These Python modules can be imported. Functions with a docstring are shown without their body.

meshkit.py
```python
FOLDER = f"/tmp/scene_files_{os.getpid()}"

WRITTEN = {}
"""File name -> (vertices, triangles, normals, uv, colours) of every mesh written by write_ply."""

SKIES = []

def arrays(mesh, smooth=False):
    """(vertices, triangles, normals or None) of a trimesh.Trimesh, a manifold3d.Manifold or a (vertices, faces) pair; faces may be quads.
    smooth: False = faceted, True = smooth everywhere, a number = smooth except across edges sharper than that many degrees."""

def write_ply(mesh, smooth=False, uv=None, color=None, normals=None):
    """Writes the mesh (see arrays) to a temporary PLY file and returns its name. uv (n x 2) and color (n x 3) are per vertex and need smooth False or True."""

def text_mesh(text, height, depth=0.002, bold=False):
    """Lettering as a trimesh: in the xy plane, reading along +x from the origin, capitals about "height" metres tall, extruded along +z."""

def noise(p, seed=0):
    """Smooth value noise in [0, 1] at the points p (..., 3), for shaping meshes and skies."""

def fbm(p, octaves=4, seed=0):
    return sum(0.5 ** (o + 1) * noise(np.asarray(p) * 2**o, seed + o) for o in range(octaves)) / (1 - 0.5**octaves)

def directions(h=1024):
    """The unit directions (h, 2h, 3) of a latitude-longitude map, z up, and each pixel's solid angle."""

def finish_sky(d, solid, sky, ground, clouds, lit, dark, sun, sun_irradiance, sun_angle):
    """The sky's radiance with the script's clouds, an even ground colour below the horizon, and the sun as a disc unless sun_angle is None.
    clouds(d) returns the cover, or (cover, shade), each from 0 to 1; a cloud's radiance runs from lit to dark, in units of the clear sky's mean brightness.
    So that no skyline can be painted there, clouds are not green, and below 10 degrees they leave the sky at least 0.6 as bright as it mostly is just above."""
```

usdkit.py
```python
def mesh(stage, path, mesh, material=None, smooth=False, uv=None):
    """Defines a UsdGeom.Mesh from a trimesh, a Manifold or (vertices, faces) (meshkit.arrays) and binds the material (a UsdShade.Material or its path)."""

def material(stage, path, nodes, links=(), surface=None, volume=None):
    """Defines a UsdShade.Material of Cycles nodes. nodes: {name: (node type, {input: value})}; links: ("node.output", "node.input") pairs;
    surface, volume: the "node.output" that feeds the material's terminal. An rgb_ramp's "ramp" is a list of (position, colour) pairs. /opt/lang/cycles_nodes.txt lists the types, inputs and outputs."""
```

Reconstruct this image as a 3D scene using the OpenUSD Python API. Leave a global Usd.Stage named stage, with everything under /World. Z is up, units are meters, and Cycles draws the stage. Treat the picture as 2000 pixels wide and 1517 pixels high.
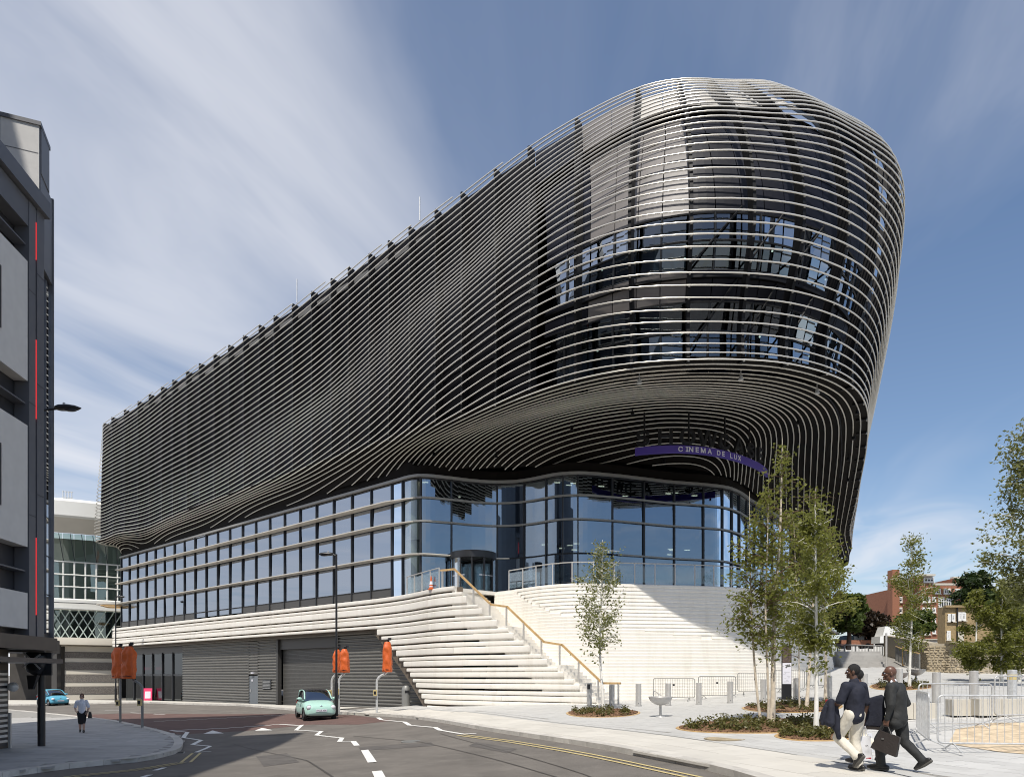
# ---------------------------------------------------------------- imports, camera, sky, sun, exposure
import math, random
import numpy as np
import trimesh, manifold3d, shapely
from shapely.geometry import Polygon, LineString, Point
from scipy.interpolate import PchipInterpolator, RBFInterpolator, CubicSpline
from scipy.ndimage import gaussian_filter1d as gf
import usdkit, meshkit
from pxr import Usd, UsdGeom, UsdLux, UsdShade, Gf, Sdf, Vt

random.seed(7); rng = np.random.default_rng(7)
stage = Usd.Stage.CreateInMemory()
UsdGeom.Xform.Define(stage, '/World')
stage.SetDefaultPrim(stage.GetPrimAtPath('/World'))
F, HZ, EYE = 1333., 1318., 1.6                     # focal length and horizon row of the 2000 px photograph, eye height
cam = UsdGeom.Camera.Define(stage, '/World/camera')
cam.AddTranslateOp().Set(Gf.Vec3d(0, 0, EYE)); cam.AddRotateXOp().Set(90.)
cam.CreateHorizontalApertureAttr(36.); cam.CreateVerticalApertureAttr(36. * 776 / 1024)
cam.CreateFocalLengthAttr(36. * F / 2000)
cam.CreateVerticalApertureOffsetAttr(36. * (HZ - 758.5) / 2000)
cam.CreateClippingRangeAttr(Gf.Vec2f(.1, 20000))
cam.CreateExposureAttr(0.0)
SUN = np.array([-.15, -.57, 1.]); SUN /= np.linalg.norm(SUN)
EL, ROT = math.asin(SUN[2]), math.atan2(SUN[0], SUN[1])
sun = UsdLux.DistantLight.Define(stage, '/World/sun')
sun.CreateIntensityAttr(1.15); sun.CreateAngleAttr(.53); sun.CreateColorAttr(Gf.Vec3f(1., .945, .86)); sun.CreateNormalizeAttr(True)
_z = SUN; _x = np.cross([0, 0, 1.], _z); _x /= np.linalg.norm(_x); _y = np.cross(_z, _x)
sun.AddTransformOp().Set(Gf.Matrix4d(*_x, 0, *_y, 0, *_z, 0, 0, 0, 0, 1))
sky = usdkit.material(stage, '/World/Looks/sky_air', {
    'sky': ('sky_texture', {'sky_type': 'single_scattering', 'sun_disc': False, 'sun_elevation': EL, 'sun_rotation': ROT, 'altitude': 60., 'air_density': 1.0, 'aerosol_density': 1.2, 'ozone_density': 2.5}),
    'tc': ('texture_coordinate', {}),
    'sep': ('separate_xyz', {}),
    # wind-drawn cirrus: the direction is flattened onto a high cloud deck, then stretched along the wind
    'zc': ('math', {'math_type': 'maximum', 'value2': .06}),
    'dv': ('vector_math', {'math_type': 'divide'}),
    'cz': ('combine_xyz', {}),
    'mp': ('mapping', {'mapping_type': 'texture', 'rotation': (0, 0, -.30), 'scale': (.85, 2.5, 1.), 'location': (-2.7, 5.2, 0)}),
    'n1': ('noise_texture', {'scale': 1.25, 'detail': 9., 'roughness': .5, 'distortion': .8}),
    'mp2': ('mapping', {'mapping_type': 'point', 'rotation': (0, 0, .75), 'scale': (.22, .35, 1.), 'location': (3.1, 1.7, 0)}),
    'n2': ('noise_texture', {'scale': 1.0, 'detail': 3., 'roughness': .5}),
    # more cloud towards the west (left of the view), thinning overhead to the east
    'we': ('map_range', {'range_type': 'smoothstep', 'from_min': .45, 'from_max': -.65, 'to_min': -.13, 'to_max': .20, 'clamp': True}),
    'lo': ('map_range', {'range_type': 'smoothstep', 'from_min': .30, 'from_max': .0, 'to_min': .0, 'to_max': .30, 'clamp': True}),
    'm2': ('math', {'math_type': 'multiply_add', 'value2': .55, 'value3': -.27}),
    'a1': ('math', {'math_type': 'add'}), 'a2': ('math', {'math_type': 'add'}), 'a3': ('math', {'math_type': 'add'}),
    'rp': ('rgb_ramp', {'ramp': [(.30, (0, 0, 0)), (.44, (.10, .10, .10)), (.58, (.36, .36, .36)), (.72, (.62, .62, .62)), (.92, (.82, .82, .82))]}),
    'mx': ('mix', {'color2': (6.1, 6.2, 6.6)}),
    'bg': ('background_shader', {'strength': .14})},
    [('tc.generated', 'sep.vector'), ('sep.z', 'zc.value1'), ('zc.value', 'cz.x'), ('zc.value', 'cz.y'), ('zc.value', 'cz.z'), ('tc.generated', 'dv.vector1'), ('cz.vector', 'dv.vector2'),
     ('dv.vector', 'mp.vector'), ('mp.vector', 'n1.vector'), ('dv.vector', 'mp2.vector'), ('mp2.vector', 'n2.vector'), ('sep.x', 'we.value'), ('sep.z', 'lo.value'),
     ('n2.fac', 'm2.value1'), ('n1.fac', 'a1.value1'), ('m2.value', 'a1.value2'), ('a1.value', 'a2.value1'), ('we.result', 'a2.value2'), ('a2.value', 'a3.value1'), ('lo.result', 'a3.value2'),
     ('a3.value', 'rp.fac'), ('rp.color', 'mx.fac'), ('sky.color', 'mx.color1'), ('mx.color', 'bg.color')], surface='bg.background')
dome = UsdLux.DomeLight.Define(stage, '/World/sky')
UsdShade.MaterialBindingAPI.Apply(dome.GetPrim()).Bind(sky)
dome.GetPrim().SetCustomDataByKey('kind', 'structure'); dome.GetPrim().SetCustomDataByKey('label', 'blue sky with wind drawn white cirrus over the street')

# ---------------------------------------------------------------- materials
def mat(name, col, rough=.6, metal=0., var=0., scale=3., bump=0., bscale=40., island=0., spec=None, detail=5., dirt=None):
    """procedural surface: base colour with mottling (var), per-piece variation (island) and fine relief (bump)"""
    nd = {'p': ('principled_bsdf', {'roughness': rough, 'metallic': metal, 'base_color': col}), 'g': ('geometry', {})}
    ln = []
    if spec is not None: nd['p'][1]['specular_ior_level'] = spec
    last = None
    if var:
        nd['n'] = ('noise_texture', {'scale': scale, 'detail': detail, 'roughness': .62})
        lo = tuple(c * (1 - var) for c in col); hi = tuple(min(1, c * (1 + var)) for c in col)
        nd['r'] = ('rgb_ramp', {'ramp': [(.3, lo), (.5, col), (.7, hi)]})
        ln += [('g.position', 'n.vector'), ('n.fac', 'r.fac')]; last = 'r.color'
    if dirt:
        nd['dn'] = ('noise_texture', {'scale': dirt[0], 'detail': 6., 'roughness': .7})
        nd['dr'] = ('rgb_ramp', {'ramp': [(dirt[2], (0, 0, 0)), (dirt[2] + .14, (1, 1, 1))]})
        nd['dm'] = ('mix', {'color1': col, 'color2': dirt[1]})
        nd['ds'] = ('math', {'math_type': 'multiply', 'value2': dirt[3]})
        ln += [('g.position', 'dn.vector'), ('dn.fac', 'dr.fac'), ('dr.color', 'ds.value1'), ('ds.value', 'dm.fac')]
        if last: ln.append((last, 'dm.color1'))
        last = 'dm.color'
    if island:
        nd['oi'] = ('object_info', {})
        nd['ia'] = ('math', {'math_type': 'add'}); nd['if'] = ('math', {'math_type': 'fraction'})
        nd['im'] = ('map_range', {'from_min': 0., 'from_max': 1., 'to_min': 1 - island, 'to_max': 1 + island, 'clamp': True})
        nd['iv'] = ('hsv', {'color': col})
        ln += [('oi.random', 'ia.value1'), ('g.random_per_island', 'ia.value2'), ('ia.value', 'if.value1'), ('if.value', 'im.value'), ('im.result', 'iv.value')]
        if last: ln.append((last, 'iv.color'))
        last = 'iv.color'
    if last: ln.append((last, 'p.base_color'))
    if bump:
        nd['bn'] = ('noise_texture', {'scale': bscale, 'detail': 4., 'roughness': .6})
        nd['b'] = ('bump', {'strength': bump, 'distance': .02})
        ln += [('g.position', 'bn.vector'), ('bn.fac', 'b.height'), ('b.normal', 'p.normal')]
    return usdkit.material(stage, '/World/Looks/' + name, nd, ln, surface='p.BSDF')

def glassmat(name, tint, base=.2, gain=.9, refl=(.9, .93, .95), wob=.0):
    nd = {'fr': ('fresnel', {'IOR': 1.5}), 'ma': ('math', {'math_type': 'multiply_add', 'value2': gain, 'value3': base}), 'cl': ('clamp', {}),
          't': ('transparent_bsdf', {'color': tint}), 'gl': ('glossy_bsdf', {'color': refl, 'roughness': .005}), 'mx': ('mix_closure', {})}
    ln = [('fr.fac', 'ma.value1'), ('ma.value', 'cl.value'), ('cl.result', 'mx.fac'), ('t.BSDF', 'mx.closure1'), ('gl.BSDF', 'mx.closure2')]
    if wob:
        nd['g'] = ('geometry', {}); nd['n'] = ('noise_texture', {'scale': .55, 'detail': 1.}); nd['b'] = ('bump', {'strength': wob, 'distance': .05})
        ln += [('g.position', 'n.vector'), ('n.fac', 'b.height'), ('b.normal', 'gl.normal')]
    return usdkit.material(stage, '/World/Looks/' + name, nd, ln, surface='mx.closure')

def leafmat(name, col, tr=.4):
    nd = {'oi': ('geometry', {}), 'r': ('rgb_ramp', {'ramp': [(0., tuple(c * .6 for c in col)), (.5, col), (1., (col[0] * 1.55, col[1] * 1.4, col[2] * 1.05))]}),
          'd': ('principled_bsdf', {'roughness': .45}), 'tl': ('translucent_bsdf', {}), 'm': ('mix_closure', {'fac': tr})}
    return usdkit.material(stage, '/World/Looks/' + name, nd, [('oi.random_per_island', 'r.fac'), ('r.color', 'd.base_color'), ('r.color', 'tl.color'), ('d.BSDF', 'm.closure1'), ('tl.BSDF', 'm.closure2')], surface='m.closure')

X = {}
X['asphalt'] = mat('asphalt', (.145, .131, .115), .85, var=.22, scale=.7, bump=.5, bscale=60., detail=9., dirt=(1.3, (.20, .183, .16), .52, .5))
X['red_asphalt'] = mat('red_asphalt', (.125, .075, .064), .85, var=.2, scale=1.2, bump=.4, bscale=60., detail=8.)
X['paint_white'] = mat('paint_white', (.78, .77, .73), .6, var=.12, scale=9., dirt=(14., (.25, .23, .21), .58, .5))
X['paint_yellow'] = mat('paint_yellow', (.58, .47, .22), .6, var=.15, scale=9., dirt=(12., (.2, .17, .12), .56, .6))
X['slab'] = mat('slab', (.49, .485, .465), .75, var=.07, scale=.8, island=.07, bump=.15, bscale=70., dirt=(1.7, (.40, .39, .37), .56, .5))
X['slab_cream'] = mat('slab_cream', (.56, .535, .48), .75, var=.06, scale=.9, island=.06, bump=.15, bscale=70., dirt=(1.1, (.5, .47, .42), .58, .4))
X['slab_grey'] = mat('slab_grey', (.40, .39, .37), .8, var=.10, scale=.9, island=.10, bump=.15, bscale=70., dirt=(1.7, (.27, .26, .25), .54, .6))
X['joint'] = mat('joint', (.27, .26, .24), .9, var=.15, scale=4.)
X['kerb'] = mat('kerb', (.52, .495, .45), .8, var=.12, scale=3., island=.1, bump=.2, bscale=50., dirt=(2.2, (.28, .26, .23), .54, .6))
X['white'] = mat('white_cladding', (.80, .765, .70), .55, var=.025, scale=.7, island=.015, dirt=(.5, (.68, .64, .57), .6, .35))
X['white_worn'] = usdkit.material(stage, '/World/Looks/white_worn', {'g': ('geometry', {}), 'mp': ('mapping', {'mapping_type': 'point', 'scale': (1.5, 1.5, .10)}), 'n': ('noise_texture', {'scale': 1.6, 'detail': 7., 'roughness': .62}), 'n2': ('noise_texture', {'scale': .35, 'detail': 5.}),
    'r': ('rgb_ramp', {'ramp': [(.28, (.75, .71, .635)), (.48, (.82, .785, .715)), (.7, (.84, .805, .74))]}), 'm': ('mix', {'mix_type': 'multiply', 'fac': .35}), 'r2': ('rgb_ramp', {'ramp': [(.3, (.90, .885, .85)), (.55, (1, 1, 1))]}), 'oi': ('object_info', {}), 'im': ('map_range', {'from_min': 0., 'from_max': 1., 'to_min': .955, 'to_max': 1.02, 'clamp': True}), 'hv': ('hsv', {}), 'p': ('principled_bsdf', {'roughness': .6})},
    [('g.position', 'mp.vector'), ('mp.vector', 'n.vector'), ('n.fac', 'r.fac'), ('g.position', 'n2.vector'), ('n2.fac', 'r2.fac'), ('r.color', 'm.color1'), ('r2.color', 'm.color2'), ('oi.random', 'im.value'), ('im.result', 'hv.value'), ('m.color', 'hv.color'), ('hv.color', 'p.base_color')], surface='p.BSDF')
X['stair'] = mat('stair_stone', (.76, .73, .67), .7, var=.05, scale=2., island=.03)
X['tube'] = mat('tube_metal', (.78, .745, .67), .34, .5, island=.03)
X['fin'] = mat('fin_black', (.005, .005, .006), .55, spec=.25)
X['panel'] = mat('panel_black', (.004, .0038, .0055), .65, var=.12, scale=.6, island=.25, spec=.12)
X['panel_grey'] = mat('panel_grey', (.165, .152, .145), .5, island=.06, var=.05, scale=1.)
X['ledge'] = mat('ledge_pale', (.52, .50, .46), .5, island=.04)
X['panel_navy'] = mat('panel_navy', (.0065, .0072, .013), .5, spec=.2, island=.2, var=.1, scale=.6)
X['soffit'] = mat('soffit_brown', (.007, .0052, .004), .75, spec=.2)
X['roof'] = mat('roof_grey', (.12, .12, .12), .8)
X['mull'] = mat('mullion', (.028, .03, .034), .4, .2)
X['trim'] = mat('trim_grey', (.30, .295, .28), .45, .3)
X['shade'] = mat('sunshade', (.66, .62, .55), .45, .2, island=.06)
X['spandrel'] = mat('spandrel', (.075, .072, .068), .4, .2, island=.06)
X['ribbed'] = mat('ribbed_metal', (.20, .195, .18), .42, .35, var=.06, scale=2.)
X['shutter'] = mat('shutter', (.115, .112, .105), .45, .3, var=.08, scale=1.4)
X['door_grey'] = mat('door_grey', (.15, .165, .18), .5)
X['steel'] = mat('steel', (.50, .485, .46), .42, .3, var=.06, scale=6.)
X['galv'] = mat('galvanised', (.55, .555, .55), .45, .3, var=.18, scale=12.)
X['black'] = mat('black_paint', (.012, .012, .014), .42)
X['timber'] = mat('timber', (.50, .33, .15), .5, var=.2, scale=6.)
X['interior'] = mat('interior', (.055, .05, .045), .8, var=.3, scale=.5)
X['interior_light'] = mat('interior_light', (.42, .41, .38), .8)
X['column'] = mat('column_pale', (.62, .66, .60), .5)
X['glass'] = glassmat('glass_curtain', (.26, .30, .34), .13, .62, (.54, .59, .67), .05)
X['glass_nose'] = glassmat('glass_nose', (.32, .4, .44), .10, .5, (.62, .68, .76), .04)
X['glass_front'] = glassmat('glass_front', (.34, .40, .42), .25, .75, (.66, .78, .92), .05)
X['glass_corner'] = glassmat('glass_corner', (.82, .86, .85), .08, .6, (.6, .66, .72))
X['glass_clear'] = glassmat('glass_clear', (.86, .90, .90), .03, .7)
X['glass_shop'] = glassmat('glass_shop', (.30, .32, .31), .02, .22, (.6, .64, .66))
X['glass_green'] = glassmat('glass_green', (.50, .62, .57), .16, .8, (.85, .95, .92))
X['lamp_on'] = usdkit.material(stage, '/World/Looks/lamp_on', {'e': ('emission', {'color': (1., .86, .62), 'strength': 6.})}, [], surface='e.emission')
X['purple'] = mat('purple_sign', (.085, .052, .33), .4)
X['letter_white'] = mat('letter_white', (.75, .74, .80), .4)
X['orange_bag'] = mat('orange_bag', (.62, .115, .02), .5, var=.12, scale=7., bump=.5, bscale=9.)
X['bin'] = mat('bin_grey', (.24, .24, .23), .5, .3)
X['mulch'] = mat('mulch', (.20, .115, .065), .95, var=.5, scale=16., bump=.9, bscale=45.)
X['bark'] = mat('birch_bark', (.60, .52, .41), .8, var=.2, scale=5., dirt=(9., (.07, .055, .04), .60, .9))
X['bark_white'] = mat('birch_bark_white', (.78, .76, .70), .8, var=.1, scale=5., dirt=(11., (.08, .07, .06), .61, .9))
X['bark_brown'] = mat('bark_brown', (.09, .06, .04), .9, var=.3, scale=8.)
X['twig'] = mat('twig', (.13, .08, .05), .8)
X['leaf'] = leafmat('leaf_birch', (.33, .35, .07), .55)
X['leaf_mid'] = leafmat('leaf_mid', (.15, .21, .045), .48)
X['leaf_pale'] = leafmat('leaf_pale', (.37, .39, .14), .55)
X['leaf_dark'] = leafmat('leaf_dark', (.05, .085, .02), .35)
X['leaf_copper'] = leafmat('leaf_copper', (.06, .04, .022), .25)
X['shrub'] = leafmat('leaf_shrub', (.20, .19, .05), .3)
X['brick'] = mat('brick_red', (.30, .13, .075), .85, var=.18, scale=6., island=.1)
X['brick_old'] = mat('brick_old', (.34, .25, .13), .85, var=.25, scale=5.)
X['rubble'] = mat('rubble_stone', (.36, .30, .205), .9, var=.25, scale=4., island=.42, bump=.4, bscale=25.)
X['groove'] = mat('groove_brown', (.13, .105, .08), .9)
X['mortar'] = mat('mortar', (.40, .35, .27), .9, var=.2, scale=8.)
X['frame_white'] = mat('frame_white', (.78, .78, .76), .5)
X['pane_dark'] = mat('pane_dark', (.03, .034, .04), .12)

# ---------------------------------------------------------------- helpers
used = {}
def numbered(path):
    n = used.get(path, -1) + 1; used[path] = n
    return path if n == 0 else f'{path}_{n:03d}'
class Th:                                            # a thing or part of the scene: prim path and the world place of its origin
    def __init__(s, path, loc): s.path, s.loc, s.prim = path, np.array(loc, float), stage.GetPrimAtPath(path)
def tag(prim, label=None, cat=None, group=None, kind=None):
    for k, v in (('label', label), ('category', cat), ('group', group), ('kind', kind)):
        if v: prim.SetCustomDataByKey(k, v)
def thing(name, label=None, cat=None, group=None, loc=(0, 0, 0), rot=None, kind=None, scale=None):
    """an Xform at the thing's base. With rot given the parts are built in local coordinates, otherwise in world coordinates."""
    p = numbered('/World/' + name); x = UsdGeom.Xform.Define(stage, p)
    x.AddTranslateOp().Set(Gf.Vec3d(*map(float, loc)))
    if rot is not None: x.AddRotateZOp().Set(float(rot))
    if scale is not None: x.AddScaleOp().Set(Gf.Vec3f(*scale))
    t = Th(p, (0, 0, 0) if rot is not None else loc); tag(t.prim, label, cat, group, kind)
    return t
def part(parent, name, mesh, m, smooth=False, label=None, kind=None):
    if isinstance(mesh, MB): mesh = mesh.get()
    v, f = (np.asarray(mesh[0], float), np.asarray(mesh[1])) if isinstance(mesh, tuple) else ((mesh.vertices, mesh.faces) if hasattr(mesh, 'vertices') else meshkit.arrays(mesh)[:2])
    p = numbered(parent.path + '/' + name)
    usdkit.mesh(stage, p, (np.asarray(v) - parent.loc, f), X[m] if isinstance(m, str) else m, smooth)
    t = Th(p, parent.loc); tag(t.prim, label, kind=kind)
    return t
def single(name, mesh, m, label=None, cat=None, group=None, kind=None, smooth=False):
    if isinstance(mesh, MB): mesh = mesh.get()
    p = numbered('/World/' + name); usdkit.mesh(stage, p, mesh, X[m] if isinstance(m, str) else m, smooth)
    t = Th(p, (0, 0, 0)); tag(t.prim, label, cat, group, kind); return t
def dup(src, loc, rot, label=None, group=None, cat=None, scale=None):
    was = dict(src.prim.GetCustomData()); base = src.path.split('/')[-1]
    while base[-4:-3] == '_' and base[-3:].isdigit(): base = base[:-4]
    t = thing(base, label or was.get('label'), cat or was.get('category'), group or was.get('group'), loc, rot, scale=scale)
    t.prim.GetReferences().AddInternalReference(src.path); t.prim.SetInstanceable(True)
    return t
def place(t, loc, rot, label=None):
    x = UsdGeom.Xform(t.prim); ops = x.GetOrderedXformOps(); ops[0].Set(Gf.Vec3d(*map(float, loc))); ops[1].Set(float(rot))
    if label: t.prim.SetCustomDataByKey('label', label)
def spread(src, spots):
    """spots: (loc, rot, label); the first one is the source itself"""
    for i, s in enumerate(spots):
        if i == 0: place(src, s[0], s[1], s[2])
        else: dup(src, s[0], s[1], s[2])

class MB:
    def __init__(s): s.v, s.f, s.n = [], [], 0
    def add(s, v, f):
        v = np.asarray(v, float).reshape(-1, 3); f = np.asarray(f, int)
        if f.shape[1] == 4: f = np.vstack([f[:, [0, 1, 2]], f[:, [0, 2, 3]]])
        s.v.append(v); s.f.append(f + s.n); s.n += len(v); return s
    def tri(s, m): return s.add(m.vertices, m.faces)
    def get(s): return np.vstack(s.v), np.vstack(s.f)
    def hexa(s, b, t):                               # four bottom and four top corners, same winding
        return s.add(np.vstack([b, t]), [[3, 2, 1, 0], [4, 5, 6, 7], [0, 1, 5, 4], [1, 2, 6, 5], [2, 3, 7, 6], [3, 0, 4, 7]])
    def box(s, c, size, rz=0.):
        hx, hy, hz = np.array(size) / 2.; ca, sa = math.cos(rz), math.sin(rz)
        q = np.array([[-hx, -hy], [hx, -hy], [hx, hy], [-hx, hy]]) @ np.array([[ca, sa], [-sa, ca]])
        b = np.c_[q + np.array(c[:2]), np.full(4, c[2] - hz)]; t = b.copy(); t[:, 2] = c[2] + hz
        return s.hexa(b, t)
    def bar(s, p, q, w, h=None, up=(0, 0, 1.)):      # a rectangular bar from p to q, w across, h along up
        h = h or w; p = np.array(p, float); q = np.array(q, float); d = q - p; d /= np.linalg.norm(d)
        x = np.cross(d, up)
        if np.linalg.norm(x) < 1e-4: x = np.cross(d, [1., 0, 0])
        x /= np.linalg.norm(x); y = np.cross(x, d)
        c = [(-w / 2, -h / 2), (w / 2, -h / 2), (w / 2, h / 2), (-w / 2, h / 2)]
        return s.hexa([p + x * a + y * b for a, b in c][::-1], [q + x * a + y * b for a, b in c][::-1])
    def tube(s, pts, r, sides=8, caps=True):
        p = np.asarray(pts, float); n = len(p); t = np.gradient(p, axis=0); t /= np.linalg.norm(t, axis=1)[:, None] + 1e-12
        a = np.empty_like(p); up = np.array([0, 0, 1.]) if abs(t[0, 2]) < .9 else np.array([1., 0, 0])
        for i in range(n):
            u = up - t[i] * (up @ t[i]); u /= np.linalg.norm(u) + 1e-12; a[i] = u; up = u
        b = np.cross(t, a); g = np.arange(sides) * 2 * math.pi / sides; rr = np.broadcast_to(r, (n,))[:, None, None]
        v = p[:, None] + rr * (np.cos(g)[None, :, None] * a[:, None] + np.sin(g)[None, :, None] * b[:, None])
        i, j = np.meshgrid(np.arange(n - 1), np.arange(sides), indexing='ij')
        q = np.stack([i * sides + j, i * sides + (j + 1) % sides, (i + 1) * sides + (j + 1) % sides, (i + 1) * sides + j], -1).reshape(-1, 4)
        s.add(v.reshape(-1, 3), q)
        if caps:
            for k, e in ((0, 1), (n - 1, 0)):
                o = np.arange(1, sides - 1); f = np.stack([o * 0, o, o + 1], 1)
                s.add(v[k], f[:, ::-1] if e else f)
        return s
    def grid(s, P, wrap=False):
        P = np.asarray(P, float); n, m = P.shape[:2]; mm = m if wrap else m - 1
        i, j = np.meshgrid(np.arange(n - 1), np.arange(mm), indexing='ij')
        return s.add(P.reshape(-1, 3), np.stack([i * m + j, i * m + (j + 1) % m, (i + 1) * m + (j + 1) % m, (i + 1) * m + j], -1).reshape(-1, 4))
    def lathe(s, prof, c=(0, 0, 0), sides=16):
        g = np.arange(sides) * 2 * math.pi / sides; pr = np.asarray(prof, float)
        P = np.stack([pr[:, :1] * np.cos(g), pr[:, :1] * np.sin(g), np.repeat(pr[:, 1:], sides, 1)], -1) + np.array(c)
        return s.grid(P, True)
    def prism(s, poly, z0, z1):
        m = trimesh.creation.extrude_polygon(poly if isinstance(poly, Polygon) else Polygon(poly), z1 - z0, engine='earcut'); m.apply_translation([0, 0, z0]); return s.tri(m)
    def ball(s, c, r, sub=2):
        m = trimesh.creation.icosphere(subdivisions=sub); return s.add(m.vertices * np.array(r) + np.array(c), m.faces)
def unit(a): a = np.array(a, float); return a / np.linalg.norm(a)
def at(px, py, Y): return np.array([(px - 1000) / F * Y, Y, EYE - (py - HZ) / F * Y])
def slabmesh(front, back):
    """two matching point grids joined into one closed thin piece"""
    m = MB(); A, B = np.asarray(front, float), np.asarray(back, float); m.grid(A); m.grid(B[::-1])
    for a, b in ((A[0], B[0]), (A[:, -1], B[:, -1]), (A[-1][::-1], B[-1][::-1]), (A[::-1, 0], B[::-1, 0])): m.grid(np.stack([b, a]))
    return m
def sweep(path, prof, close=True):
    """vertical wall section prof [(outward, z)] carried along the plan polyline path [(x, y)]; outward is to the right of travel"""
    p = np.asarray(path, float); t = np.gradient(p, axis=0); t /= np.linalg.norm(t, axis=1)[:, None]; n = np.stack([t[:, 1], -t[:, 0]], 1)
    pr = np.asarray(prof, float); P = np.concatenate([p[:, None] + n[:, None] * pr[None, :, :1], np.broadcast_to(pr[None, :, 1:], (len(p), len(pr), 1))], -1)
    m = MB(); m.grid(P)
    if close:
        tr = trimesh.creation.triangulate_polygon(Polygon(prof), engine='earcut') if Polygon(prof).is_valid else None
        if tr is not None:
            for k in (0, -1):
                v2, f2 = tr; V = np.c_[p[k] + n[k] * v2[:, :1], v2[:, 1]]; m.add(V, f2 if k else f2[:, ::-1])
    return m

# ---------------------------------------------------------------- the lie of the land
_cp = np.array([(0, 4, -.05), (6, 11, 0), (7, 8, 0), (-5, 12, -.28), (-9.7, 33.7, -.5), (-18.3, 29, -.84), (-16, 20, -.5), (-11, 22, -.72), (-42, 62, -1.1), (-21.5, 54, -.55), (-34, 66, -.75), (-8, 41, -.32), (-3.2, 37, -.06), (3.8, 32, .24),
    (9.5, 32, .30), (12.5, 30, .47), (16.5, 33.5, 1.0), (20, 41, 1.85), (26, 48, 2.5), (30, 58, 3.3), (2.5, 15.4, .0), (0, 22.6, -.12), (9.5, 13.6, .08), (13.5, 21.8, .66), (12.9, 17.6, .55), (18, 27, 1.05), (25, 39, 1.55), (30, 39, 1.55), (36, 40, 1.6), (30, 75, 3.2), (45, 100, 4.), (60, 60, 2.6),
    (-20, 8, -.45), (-30, 35, -.9), (-60, 90, -1.2), (0, 90, .5), (10, 5, .1), (25, 12, .9), (-60, 10, -.8), (60, 10, 1.8), (-30, -25, -.4), (30, -25, .6), (80, 120, 4.), (-80, 120, -1.2), (0, 120, 1.), (13, 50, 1.4), (20, 62, 2.6)])
_rb = RBFInterpolator(_cp[:, :2], _cp[:, 2], kernel='thin_plate_spline', smoothing=.6)
def gh(xy):
    q = np.atleast_2d(np.asarray(xy, float))[:, :2]; return _rb(np.c_[np.clip(q[:, 0], -80, 80), np.clip(q[:, 1], -25, 120)])
def g1(x, y): return float(gh([(x, y)])[0])
def gpos(px, py, dz=0.):
    """the point of the ground seen at a pixel of the photograph"""
    lo, hi = 6., 110.
    Ys = np.linspace(lo, hi, 500); q = np.c_[(px - 1000) / F * Ys, Ys]; d = EYE - (py - HZ) / F * Ys - gh(q) - dz
    k = np.nonzero(d < 0)[0]
    if len(k) == 0 or k[0] == 0: Y = 80.
    else:
        i = k[0]; Y = Ys[i - 1] + (Ys[i] - Ys[i - 1]) * d[i - 1] / (d[i - 1] - d[i])
    x = (px - 1000) / F * Y; return np.array([x, Y, g1(x, Y) + dz])
def sheet(poly, h, cell=1.6):
    """a draped sheet over a plan polygon, h above the land"""
    poly = poly if hasattr(poly, 'exterior') else Polygon(poly)
    v, f = trimesh.creation.triangulate_polygon(poly, engine='earcut')
    v, f = trimesh.remesh.subdivide_to_size(np.c_[v, np.zeros(len(v))], f, cell, max_iter=14)
    v[:, 2] = gh(v) + h
    n = np.cross(v[f[:, 1]] - v[f[:, 0]], v[f[:, 2]] - v[f[:, 0]])[:, 2]; f = np.where(n[:, None] < 0, f[:, ::-1], f)
    return v, f
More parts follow.
